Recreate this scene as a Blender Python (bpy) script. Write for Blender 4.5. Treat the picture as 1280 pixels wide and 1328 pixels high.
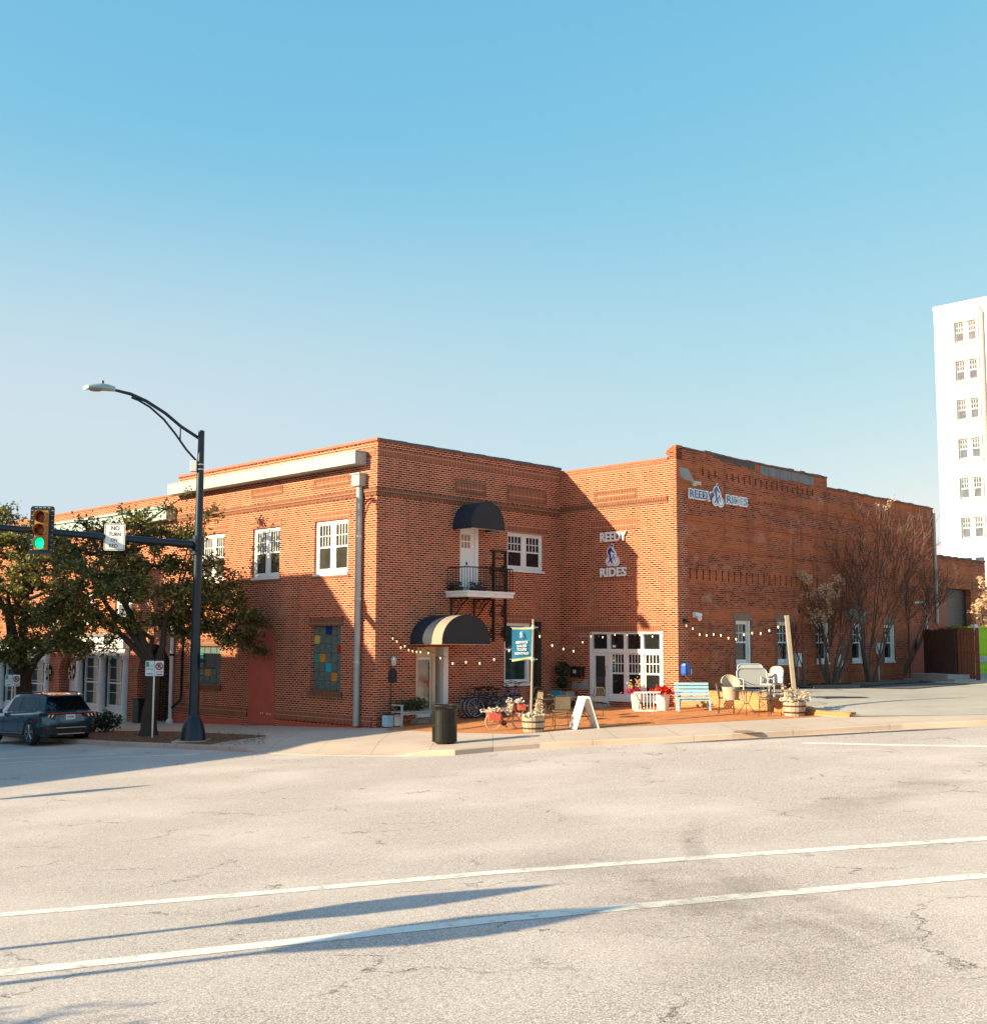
import bpy, bmesh, math, random
from mathutils import Vector, Matrix
for o in list(bpy.data.objects): bpy.data.objects.remove(o)
sc = bpy.context.scene
col = sc.collection
PI = math.pi
# ------------------------------------------------------------------ camera
EYE = 2.46                                   # lens height above the pavement straight ahead
F_PX, CY_PX, TH, RO, PH = 1483.43, 691.586, .0952533, .00326465, .791878
def mul(a, b): return [[sum(a[i][k]*b[k][j] for k in range(3)) for j in range(3)] for i in range(3)]
_c, _s = math.cos(TH), math.sin(TH)
_r, _q = math.cos(RO), math.sin(RO)
MC = mul([[_r, -_q, 0], [_q, _r, 0], [0, 0, 1]], [[1, 0, 0], [0, _s, -_c], [0, _c, _s]])
cam_d = bpy.data.cameras.new('camera'); cam = bpy.data.objects.new('camera', cam_d); col.objects.link(cam)
cam.matrix_world = Matrix(((MC[0][0], -MC[1][0], -MC[2][0], 0), (MC[0][1], -MC[1][1], -MC[2][1], 0),
                           (MC[0][2], -MC[1][2], -MC[2][2], EYE), (0, 0, 0, 1)))
cam_d.sensor_fit = 'VERTICAL'; cam_d.sensor_height = 36; cam_d.lens = F_PX/1328*36
cam_d.shift_y = (CY_PX-664)/1328
cam_d.clip_start = .1; cam_d.clip_end = 6000
sc.camera = cam
# ------------------------------------------------------------------ light
SUN_TRAVEL = Vector((.9167, .3995, -.3633)).normalized()
elev = math.asin(-SUN_TRAVEL.z); azim = math.atan2(-SUN_TRAVEL.x, -SUN_TRAVEL.y)   # azimuth from +Y towards +X
w = bpy.data.worlds.new('World'); sc.world = w; w.use_nodes = True
nt = w.node_tree; bg = nt.nodes['Background']
sky = nt.nodes.new('ShaderNodeTexSky'); sky.sky_type = 'NISHITA'; sky.sun_disc = False
sky.sun_elevation = elev; sky.sun_rotation = azim
sky.altitude = 100; sky.air_density = 1.0; sky.dust_density = 1.0; sky.ozone_density = 2.0
_sp = nt.nodes.new('ShaderNodeSeparateColor'); _cb = nt.nodes.new('ShaderNodeCombineColor'); nt.links.new(sky.outputs[0], _sp.inputs[0])
SKYK = .125*2**1.15
for i, (p, a) in enumerate(((1.1, .865), (.45, .772), (.15, .806))):          # clear winter sky: even blue, paler towards the horizon
    q = nt.nodes.new('ShaderNodeMath'); q.operation = 'POWER'; q.inputs[1].default_value = p; nt.links.new(_sp.outputs[i], q.inputs[0])
    r_ = nt.nodes.new('ShaderNodeMath'); r_.operation = 'MULTIPLY'; r_.inputs[1].default_value = a*.28**p/SKYK; nt.links.new(q.outputs[0], r_.inputs[0]); nt.links.new(r_.outputs[0], _cb.inputs[i])
# bright veil of thin high haze on the sun's side of the sky, fading out overhead
_tc = nt.nodes.new('ShaderNodeTexCoord')
def _dotn(v):
    d = nt.nodes.new('ShaderNodeVectorMath'); d.operation = 'DOT_PRODUCT'; d.inputs[1].default_value = v; nt.links.new(_tc.outputs['Generated'], d.inputs[0]); return d.outputs['Value']
def _ss(x, a, b):
    m = nt.nodes.new('ShaderNodeMapRange'); m.interpolation_type = 'SMOOTHSTEP'; m.inputs[1].default_value = a; m.inputs[2].default_value = b; nt.links.new(x, m.inputs[0]); return m.outputs[0]
_h = Vector((-SUN_TRAVEL.x, -SUN_TRAVEL.y, 0)).normalized()
_vf = nt.nodes.new('ShaderNodeMath'); _vf.operation = 'MULTIPLY'; nt.links.new(_ss(_dotn(_h), -.9, -.02), _vf.inputs[0]); nt.links.new(_ss(_dotn((0, 0, 1)), .42, .13), _vf.inputs[1])
_vm = nt.nodes.new('ShaderNodeMix'); _vm.data_type = 'RGBA'; nt.links.new(_vf.outputs[0], _vm.inputs[0]); nt.links.new(_cb.outputs[0], _vm.inputs[6]); _vm.inputs[7].default_value = (.645/SKYK, .76/SKYK, .83/SKYK, 1)
nt.links.new(_vm.outputs[2], bg.inputs[0]); bg.inputs[1].default_value = .125
sd = bpy.data.lights.new('sun', 'SUN'); sd.energy = 5.0; sd.angle = math.radians(.5); sd.color = (1, .86, .54)
sun = bpy.data.objects.new('sun', sd); col.objects.link(sun)
sun.rotation_euler = SUN_TRAVEL.to_track_quat('-Z', 'Y').to_euler()
sun.location = (-30, -15, 40)
vs = sc.view_settings; vs.view_transform = 'Standard'; vs.look = 'None'; vs.exposure = 1.15; vs.gamma = 1
sc.cycles.max_bounces = 6; sc.cycles.transparent_max_bounces = 12
# ------------------------------------------------------------------ survey of the place (plan positions read off the photograph)
def ray(px, py):
    a, b = (px-640)/F_PX, (py-CY_PX)/F_PX
    return Vector((MC[0][0]*a+MC[1][0]*b+MC[2][0], MC[0][1]*a+MC[1][1]*b+MC[2][1], MC[0][2]*a+MC[1][2]*b+MC[2][2]))
AD = Vector((-math.sin(PH), math.cos(PH), 0)); BD = Vector((math.cos(PH), math.sin(PH), 0))
NA, NB = -BD, -AD                                # outward normals of the walls that run along AD / BD
ZV = Vector((0, 0, 1))
def W(O, D, px, py):
    """wall through O along D: distance along it and height of a surveyed point"""
    r = ray(px, py); det = D.x*(-r.y)+r.x*D.y
    t = ((-O.x)*(-r.y)-(-r.x)*(-O.y))/det
    P = O+D*t; s = P.y/r.y if abs(r.y) > 1e-6 else P.x/r.x
    return t, EYE+s*r.z
def S(x, y=0): return 2.2*math.tanh(x/40)            # pavement: the whole corner tilts down to the left
def smooth(a, b, x):
    u = min(1, max(0, (x-a)/(b-a))); return u*u*(3-2*u)
def ROAD(x, y): return S(x)*smooth(-8, 18, y)-.13+.72*max(0, 1-y/18)**1.3
def G(px, py, fn=S):
    """point of the ground surface fn under a surveyed sight line"""
    r = ray(px, py); z = 0
    for _ in range(60):
        s = (z-EYE)/r.z; z = .5*z+.5*fn(s*r.x, s*r.y)
    s = (z-EYE)/r.z
    return Vector((s*r.x, s*r.y, fn(s*r.x, s*r.y)))
def at(px, py, Y):
    r = ray(px, py); s = Y/r.y
    return Vector((s*r.x, Y, EYE+s*r.z))
_r1 = ray(485.3, 941); C1 = Vector((_r1.x/_r1.y*36, 36, 0))      # street corner of the corner building
C3 = C1+BD*8.81                                                     # inner corner
C2 = C3-AD*5.22                                                     # street corner of the bike shop
# ------------------------------------------------------------------ mesh helpers
class MB:
    def __init__(s): s.v = []; s.f = []; s.m = []; s.mi = 0
    def quad(s, *p):
        i = len(s.v); s.v += [Vector(q) for q in p]; s.f.append(tuple(range(i, i+len(p)))); s.m.append(s.mi)
    def nquad(s, n, *p):
        a = (Vector(p[1])-Vector(p[0])).cross(Vector(p[2])-Vector(p[0]))
        s.quad(*(p if a.dot(n) >= 0 else p[::-1]))
    def obox(s, O, U, V, X):
        O, U, V, X = map(Vector, (O, U, V, X))
        if U.cross(V).dot(X) < 0: U, V = V, U
        i = len(s.v); s.v += [O, O+U, O+U+V, O+V, O+X, O+U+X, O+U+V+X, O+V+X]
        for q in ((3, 2, 1, 0), (4, 5, 6, 7), (0, 1, 5, 4), (1, 2, 6, 5), (2, 3, 7, 6), (3, 0, 4, 7)):
            s.f.append(tuple(i+k for k in q)); s.m.append(s.mi)
    def box(s, c, sz, u=(1, 0, 0), z=None):
        u = Vector(u).normalized(); zz = Vector(z) if z else ZV
        v = zz.cross(u).normalized(); c = Vector(c)
        a, b, d = u*sz[0], v*sz[1], zz*sz[2]
        s.obox(c-a/2-b/2-d/2, a, b, d)
    def tube(s, pts, r, n=8, cap=True):
        pts = [Vector(p) for p in pts]; k = len(pts)
        rr = r if isinstance(r, (list, tuple)) else [r]*k
        t0 = (pts[1]-pts[0]).normalized(); a = t0.orthogonal().normalized()
        i0 = len(s.v)
        for j, p in enumerate(pts):
            t = (pts[min(j+1, k-1)]-pts[max(j-1, 0)])
            t = t.normalized() if t.length > 1e-9 else t0
            a = (a-t*a.dot(t)); a = a.normalized() if a.length > 1e-6 else t.orthogonal().normalized()
            b = t.cross(a)
            for q in range(n):
                g = 2*PI*q/n; s.v.append(p+(a*math.cos(g)+b*math.sin(g))*rr[j])
        for j in range(k-1):
            for q in range(n):
                x = i0+j*n+q; y = i0+j*n+(q+1) % n
                s.f.append((x, y, y+n, x+n)); s.m.append(s.mi)
        if cap:
            s.f.append(tuple(i0+q for q in range(n))[::-1]); s.m.append(s.mi)
            s.f.append(tuple(i0+(k-1)*n+q for q in range(n))); s.m.append(s.mi)
    def bar(s, a, b, r, n=6): s.tube([a, b], r, n)
    def lathe(s, prof, c, n=16, axis=None, cap=True):
        c = Vector(c); ax = Vector(axis).normalized() if axis is not None else ZV.copy()
        a = ax.orthogonal().normalized(); b = ax.cross(a); i0 = len(s.v); k = len(prof)
        for r, z in prof:
            for q in range(n):
                g = 2*PI*q/n; s.v.append(c+ax*z+(a*math.cos(g)+b*math.sin(g))*r)
        for j in range(k-1):
            for q in range(n):
                x = i0+j*n+q; y = i0+j*n+(q+1) % n
                s.f.append((x, y, y+n, x+n)); s.m.append(s.mi)
        if cap:
            s.f.append(tuple(i0+q for q in range(n))[::-1]); s.m.append(s.mi)
            s.f.append(tuple(i0+(k-1)*n+q for q in range(n))); s.m.append(s.mi)
    def torus(s, c, R, r, axis, n=24, m=6, a0=0, a1=2*PI):
        c = Vector(c); ax = Vector(axis).normalized(); a = ax.orthogonal().normalized()
        if abs(ax.z) < .9: a = ax.cross(ZV).normalized()
        b = ax.cross(a)
        full = abs(a1-a0-2*PI) < 1e-6
        pts = [c+(a*math.cos(a0+(a1-a0)*k/n)+b*math.sin(a0+(a1-a0)*k/n))*R for k in range(n+1)]
        s.tube(pts, r, m, cap=not full)
    def prism(s, poly, vec):
        poly = [Vector(p) for p in poly]; vec = Vector(vec); n = len(poly)
        nrm = Vector((0, 0, 0))
        for k in range(n): nrm += poly[k].cross(poly[(k+1) % n])
        if nrm.dot(vec) < 0: poly = poly[::-1]
        i = len(s.v); s.v += poly+[p+vec for p in poly]
        s.f.append(tuple(i+k for k in range(n))[::-1]); s.m.append(s.mi)
        s.f.append(tuple(i+n+k for k in range(n))); s.m.append(s.mi)
        for k in range(n):
            j = (k+1) % n; s.f.append((i+k, i+j, i+n+j, i+n+k)); s.m.append(s.mi)
    def blob(s, c, r, n=8, m=6, jit=0, rnd=None):
        c = Vector(c); i0 = len(s.v); r = Vector(r) if hasattr(r, '__len__') else Vector((r, r, r))
        s.v.append(c+Vector((0, 0, -r.z)))
        for j in range(1, m):
            ph = -PI/2+PI*j/m
            for q in range(n):
                g = 2*PI*q/n; k = 1+(rnd.uniform(-jit, jit) if rnd else 0)
                s.v.append(c+Vector((r.x*math.cos(ph)*math.cos(g), r.y*math.cos(ph)*math.sin(g), r.z*math.sin(ph)))*k)
        s.v.append(c+Vector((0, 0, r.z))); e = len(s.v)-1
        for q in range(n):
            s.f.append((i0, i0+1+(q+1) % n, i0+1+q)); s.m.append(s.mi)
            b = i0+1+(m-2)*n; s.f.append((e, b+q, b+(q+1) % n)); s.m.append(s.mi)
        for j in range(m-2):
            for q in range(n):
                x = i0+1+j*n+q; y = i0+1+j*n+(q+1) % n
                s.f.append((x, y, y+n, x+n)); s.m.append(s.mi)
    def add_mesh(s, me, mat):
        i = len(s.v); s.v += [mat @ v.co for v in me.vertices]
        for p in me.polygons: s.f.append(tuple(i+k for k in p.vertices)); s.m.append(s.mi)
    def build(s, name, mat, parent=None, smooth=None, local=False, uv=False, bevel=0):
        me = bpy.data.meshes.new(name)
        vs_ = s.v
        if parent is not None and not local:
            inv = wm(parent).inverted(); vs_ = [inv @ v for v in vs_]
        me.from_pydata([tuple(v) for v in vs_], [], s.f)
        for m in (mat if isinstance(mat, (list, tuple)) else [mat]): me.materials.append(m)
        if any(s.m): me.polygons.foreach_set('material_index', s.m)
        if bevel:
            b = bmesh.new(); b.from_mesh(me); bmesh.ops.remove_doubles(b, verts=b.verts, dist=1e-5)
            bmesh.ops.bevel(b, geom=[e for e in b.edges if len(e.link_faces) == 2 and e.calc_face_angle(0) > .5], offset=bevel, segments=2, affect='EDGES', profile=.6)
            b.to_mesh(me); b.free()
        if uv:                                   # metres along the wall / height
            ul = me.uv_layers.new(name='UVMap').data
            base = s.v if not bevel else [v.co for v in me.vertices]
            for p in me.polygons:
                vv = [base[k] for k in p.vertices]; nrm = Vector((0, 0, 0))
                for k in range(len(vv)): nrm += (vv[k]-vv[0]).cross(vv[(k+1) % len(vv)]-vv[0])
                nrm = nrm.normalized() if nrm.length > 0 else ZV
                if abs(nrm.z) > .8:
                    for k, li in enumerate(p.loop_indices): ul[li].uv = (vv[k].dot(BD), vv[k].dot(AD))
                else:
                    tg = ZV.cross(nrm).normalized()
                    for k, li in enumerate(p.loop_indices): ul[li].uv = (vv[k].dot(tg), vv[k].z)
        if smooth is not None:
            me.polygons.foreach_set('use_smooth', [True]*len(me.polygons)); me.set_sharp_from_angle(angle=math.radians(smooth))
        me.update()
        o = bpy.data.objects.new(name, me); col.objects.link(o)
        if parent is not None: o.parent = parent
        return o
def wm(o):
    m = Matrix.Identity(4)
    while o is not None: m = o.matrix_basis @ m; o = o.parent
    return m
def tag(o, label, cat, group=None, kind=None):
    o['label'] = label; o['category'] = cat
    if group: o['group'] = group
    if kind: o['kind'] = kind
    return o
def thing(name, label, cat, loc=(0, 0, 0), rz=0, group=None):
    o = bpy.data.objects.new(name, None); col.objects.link(o); o.location = loc; o.rotation_euler = (0, 0, rz)
    o.empty_display_size = .2
    return tag(o, label, cat, group)
def struct(o): o['kind'] = 'structure'; return o
def dup(root, loc, rz, label):
    def cp(o, par):
        c = o.copy(); col.objects.link(c)
        if par is not None: c.parent = par
        for ch in [k for k in bpy.data.objects if k.parent == o and k is not c]: cp(ch, c)
        return c
    r = cp(root, None); r.location = loc; r.rotation_euler = (0, 0, rz); r['label'] = label
    return r
_deps = bpy.context.evaluated_depsgraph_get
def text_mesh(mb, txt, O, U, V, wd, ht, N, depth=.02, fat=.0, squeeze=True):
    """lettering fitted to a wd x ht field with its lower left corner at O"""
    cu = bpy.data.curves.new('lettering', 'FONT'); cu.body = txt; cu.size = 1; cu.offset = fat; cu.extrude = .5; cu.resolution_u = 3
    t = bpy.data.objects.new('lettering', cu); col.objects.link(t)
    bpy.context.view_layer.update()
    me = bpy.data.meshes.new_from_object(t.evaluated_get(_deps()))
    xs = [v.co.x for v in me.vertices]; ys = [v.co.y for v in me.vertices]
    x0, x1, y0, y1 = min(xs), max(xs), min(ys), max(ys)
    sx, sy = wd/(x1-x0), ht/(y1-y0)
    if not squeeze: sx = min(sx, sy); 
    U, V, N, O = Vector(U), Vector(V), Vector(N), Vector(O)
    off = (wd-sx*(x1-x0))/2
    m = Matrix(((U.x*sx, V.x*sy, N.x*depth, 0), (U.y*sx, V.y*sy, N.y*depth, 0), (U.z*sx, V.z*sy, N.z*depth, 0), (0, 0, 0, 1)))
    tr = Matrix.Translation(O-U*(sx*x0-off)-V*(sy*y0)+N*(depth/2))
    mb.add_mesh(me, tr @ m)
    bpy.data.objects.remove(t); bpy.data.curves.remove(cu); bpy.data.meshes.remove(me)
# ------------------------------------------------------------------ materials
MATS = {}
class NT:
    def __init__(s, name):
        s.m = bpy.data.materials.new(name); s.m.use_nodes = True; s.t = s.m.node_tree; s.b = s.t.nodes['Principled BSDF']
        s.tc = s.t.nodes.new('ShaderNodeTexCoord')
    def n(s, typ, **k):
        x = s.t.nodes.new('ShaderNode'+typ)
        for a, v in k.items():
            if a.startswith('i_'): x.inputs[a[2:].replace('_', ' ')].default_value = v
            else: setattr(x, a, v)
        return x
    def l(s, a, b): s.t.links.new(a, b)
    def noise(s, vec, scale, detail=4, rough=.6):
        x = s.n('TexNoise'); x.inputs['Scale'].default_value = scale; x.inputs['Detail'].default_value = detail; x.inputs['Roughness'].default_value = rough
        if vec is not None: s.l(vec, x.inputs['Vector'])
        return x.outputs['Fac']
    def ramp(s, fac, stops):
        x = s.n('ValToRGB'); e = x.color_ramp.elements
        while len(e) < len(stops): e.new(.5)
        for k, (p, c) in enumerate(stops):
            e[k].position = p; e[k].color = (c, c, c, 1) if not hasattr(c, '__len__') else (*c[:3], 1)
        s.l(fac, x.inputs[0]); return x.outputs[0]
    def mix(s, fac, a, b, mode='MIX'):
        x = s.n('Mix', data_type='RGBA', blend_type=mode)
        for k, v in ((0, fac), (6, a), (7, b)):
            if hasattr(v, 'links'): s.l(v, x.inputs[k])
            else: x.inputs[k].default_value = v if k == 0 else (*v[:3], 1)
        return x.outputs[2]
    def math(s, op, a, b=0.0):
        x = s.n('Math', operation=op)
        for k, v in ((0, a), (1, b)):
            if hasattr(v, 'links'): s.l(v, x.inputs[k])
            else: x.inputs[k].default_value = v
        return x.outputs[0]
    def bump(s, h, strength=.3, dist=.01):
        x = s.n('Bump'); x.inputs['Strength'].default_value = strength; x.inputs['Distance'].default_value = dist
        s.l(h, x.inputs['Height']); s.l(x.outputs[0], s.b.inputs['Normal'])
    def out(s, c, rough=.8, metal=0, spec=.5):
        if hasattr(c, 'links'): s.l(c, s.b.inputs['Base Color'])
        else: s.b.inputs['Base Color'].default_value = (*c[:3], 1)
        s.b.inputs['Roughness'].default_value = rough; s.b.inputs['Metallic'].default_value = metal
        s.b.inputs['Specular IOR Level'].default_value = spec
        return s.m
def plain(name, c, rough=.7, metal=0, var=.15, scale=6, spec=.5, bump=0, bscale=40, coat=0):
    k = NT(name); o = k.tc.outputs['Object']
    f = k.noise(o, scale, 5)
    cc = k.mix(f, [x*(1-var) for x in c], [min(1, x*(1+var)) for x in c])
    if bump: k.bump(k.noise(o, bscale, 3), bump, .01)
    if coat: k.b.inputs['Coat Weight'].default_value = coat; k.b.inputs['Coat Roughness'].default_value = .03
    return k.out(cc, rough, metal, spec)
def brick(name, c1, c2, mortar, bw=.22, bh=.072, ms=.011, stain=.25, soldier=False, dark=None, darkp=.5, wash=None, streak=0):
    k = NT(name); uv = k.tc.outputs['UV']
    if soldier:
        sp = k.n('SeparateXYZ'); k.l(uv, sp.inputs[0]); cb = k.n('CombineXYZ')
        k.l(sp.outputs[1], cb.inputs[0]); k.l(sp.outputs[0], cb.inputs[1]); v = cb.outputs[0]
    else: v = uv
    b = k.n('TexBrick'); k.l(v, b.inputs['Vector'])
    b.inputs['Scale'].default_value = 1; b.inputs['Mortar Size'].default_value = ms; b.inputs['Mortar Smooth'].default_value = .25
    b.inputs['Brick Width'].default_value = bw; b.inputs['Row Height'].default_value = bh
    b.inputs['Color1'].default_value = (*c1, 1); b.inputs['Color2'].default_value = (*c2, 1); b.inputs['Mortar'].default_value = (*mortar, 1)
    if soldier: b.offset = 0
    cc = b.outputs['Color']
    # odd burnt bricks: a second lattice of the same size picks a few out
    b2 = k.n('TexBrick'); k.l(v, b2.inputs['Vector'])
    for i, q in (('Scale', 1), ('Mortar Size', 0), ('Brick Width', bw), ('Row Height', bh)): b2.inputs[i].default_value = q
    b2.inputs['Color1'].default_value = (0, 0, 0, 1); b2.inputs['Color2'].default_value = (1, 1, 1, 1); b2.offset = b.offset
    b2.offset_frequency = 2
    if dark:
        f = k.ramp(b2.outputs['Color'], [(darkp, 0), (darkp+.15, 1)])
        nm = k.math('MULTIPLY', f, k.math('SUBTRACT', 1.0, b.outputs['Fac']))
        cc = k.mix(k.math('MULTIPLY', nm, .75), cc, dark)
    st = k.noise(uv, .55, 6, .65); st2 = k.noise(uv, 7, 4, .6)
    cc = k.mix(stain, cc, k.ramp(st, [(.3, .45), (.7, 1.0)]), 'MULTIPLY')
    cc = k.mix(.35, cc, k.ramp(st2, [(.25, .6), (.75, 1.0)]), 'MULTIPLY')
    if wash:
        mp = k.n('Mapping'); mp.inputs['Scale'].default_value = (.12, 1.6, 1); k.l(uv, mp.inputs[0])
        f = k.ramp(k.noise(mp.outputs[0], 1.0, 6, .6), [(.42, 0), (.62, .75)])
        cc = k.mix(f, cc, wash)
    if streak:                                   # run-off streaks and blotchy repairs
        m2 = k.n('Mapping'); m2.inputs['Scale'].default_value = (2.6, .22, 1); k.l(uv, m2.inputs[0])
        cc = k.mix(k.math('MULTIPLY', k.ramp(k.noise(m2.outputs[0], 1.0, 6, .65), [(.52, 0), (.72, 1)]), streak), cc, (.1, .045, .03))
        cc = k.mix(k.math('MULTIPLY', k.ramp(k.noise(uv, .9, 5, .6), [(.6, 0), (.7, 1)]), streak), cc, (.5, .26, .17))
    k.bump(k.math('SUBTRACT', 1.0, b.outputs['Fac']), .5, .012)
    return k.out(cc, .88, 0, .25)
def asphalt():
    k = NT('worn pale asphalt'); o = k.tc.outputs['Object']
    g = k.noise(o, 78, 2, .8); g2 = k.noise(o, 27, 3, .7)
    c = k.mix(k.ramp(g, [(.38, 0), (.62, 1)]), (.25, .195, .178), (.78, .66, .62))
    c = k.mix(k.ramp(g2, [(.32, .6), (.5, 0)]), c, (.19, .155, .145))
    mp = k.n('Mapping'); mp.inputs['Scale'].default_value = (.16, .55, 1); mp.inputs['Rotation'].default_value = (0, 0, .25); k.l(o, mp.inputs[0])
    big = k.noise(mp.outputs[0], 1.1, 7, .6)
    c = k.mix(k.ramp(big, [(.5, 0), (.76, .26)]), c, (.40, .315, .275))
    pale = k.noise(o, .33, 5, .55)
    c = k.mix(k.ramp(pale, [(.45, 0), (.75, .5)]), c, (.75, .635, .59))
    # cracks
    wv = k.n('VectorMath', operation='ADD'); nz = k.n('TexNoise'); nz.inputs['Scale'].default_value = 1.3; nz.inputs['Detail'].default_value = 7; nz.inputs['Roughness'].default_value = .7; k.l(o, nz.inputs['Vector'])
    sc_ = k.n('VectorMath', operation='SCALE'); k.l(nz.outputs['Color'], sc_.inputs[0]); sc_.inputs['Scale'].default_value = 1.1
    k.l(o, wv.inputs[0]); k.l(sc_.outputs[0], wv.inputs[1])
    vo = k.n('TexVoronoi', feature='DISTANCE_TO_EDGE'); vo.inputs['Scale'].default_value = .5; k.l(wv.outputs[0], vo.inputs['Vector'])
    cr = k.ramp(vo.outputs['Distance'], [(.0022, 1), (.0078, 0)])
    gate = k.ramp(k.noise(o, .8, 4, .6), [(.5, 0), (.6, 1)])
    crf = k.math('MULTIPLY', cr, gate)
    c = k.mix(k.math('MULTIPLY', crf, .85), c, (.05, .035, .028))
    h = k.math('SUBTRACT', k.math('MULTIPLY', g, .6), crf)
    k.bump(h, .45, .012)
    return k.out(c, .9, 0, .25)
def concrete(name, c, joint=1.5, var=.2, jd=.5):
    k = NT(name); o = k.tc.outputs['Object']
    a = k.noise(o, .5, 6, .6); g = k.noise(o, 45, 3, .7)
    cc = k.mix(a, [x*(1-var) for x in c], [min(1, x*(1+var)) for x in c])
    cc = k.mix(.5, cc, k.ramp(g, [(.3, .7), (.7, 1)]), 'MULTIPLY')
    cc = k.mix(k.ramp(k.noise(o, 1.6, 6, .7), [(.55, 0), (.75, .5)]), cc, [x*.62 for x in c])
    if joint:
        b = k.n('TexBrick'); k.l(o, b.inputs['Vector']); b.offset = 0
        for i, q in (('Scale', 1), ('Mortar Size', .012), ('Brick Width', joint), ('Row Height', joint), ('Mortar Smooth', 0)): b.inputs[i].default_value = q
        cc = k.mix(k.math('MULTIPLY', b.outputs['Fac'], jd), cc, [x*.3 for x in c])
    k.bump(g, .2, .006)
    return k.out(cc, .9, 0, .2)
def paint_line():
    k = NT('worn white road paint'); o = k.tc.outputs['Object']
    g = k.noise(o, 70, 2, .7); wv = k.noise(o, 5, 7, .75)
    c = k.mix(k.ramp(g, [(.3, .5), (.6, 0)]), (.80, .765, .72), (.58, .52, .47))
    c = k.mix(k.ramp(wv, [(.52, 0), (.62, .85)]), c, (.44, .365, .33))
    k.bump(g, .3, .008)
    return k.out(c, .75, 0, .3)
def leaf(name, c1, c2, c3=None, trans=.35):
    k = NT(name); r = k.n('NewGeometry')
    st = [(0, c1), (1, c2)] if not c3 else [(0, c1), (.75, c2), (1, c3)]
    c = k.ramp(r.outputs['Random Per Island'], st)
    k.out(c, .5, 0, .35)
    tr = k.n('BsdfTranslucent'); k.l(c, tr.inputs[0]); mx = k.n('MixShader'); mx.inputs[0].default_value = trans
    k.l(k.b.outputs[0], mx.inputs[1]); k.l(tr.outputs[0], mx.inputs[2])
    k.l(mx.outputs[0], k.t.nodes['Material Output'].inputs[0])
    return k.m
def bark(name, c):
    k = NT(name); o = k.tc.outputs['Object']; mp = k.n('Mapping'); mp.inputs['Scale'].default_value = (9, 9, 2); k.l(o, mp.inputs[0])
    f = k.noise(mp.outputs[0], 2, 6, .7); k.bump(f, .8, .03)
    return k.out(k.mix(f, [x*.5 for x in c], [x*1.4 for x in c]), .95, 0, .2)
def glass(name, c, rough=.03, spec=.6):
    k = NT(name); o = k.tc.outputs['Object']
    f = k.noise(o, 1.7, 3)
    k.bump(k.noise(o, .9, 2), .03, .02)
    return k.out(k.mix(k.ramp(f, [(.35, 0), (.65, 1)]), [x*.6 for x in c], c), rough, 0, spec)
def glow(name, c, e):
    k = NT(name); k.b.inputs['Emission Color'].default_value = (*c, 1); k.b.inputs['Emission Strength'].default_value = e
    return k.out(c, .3)
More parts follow.
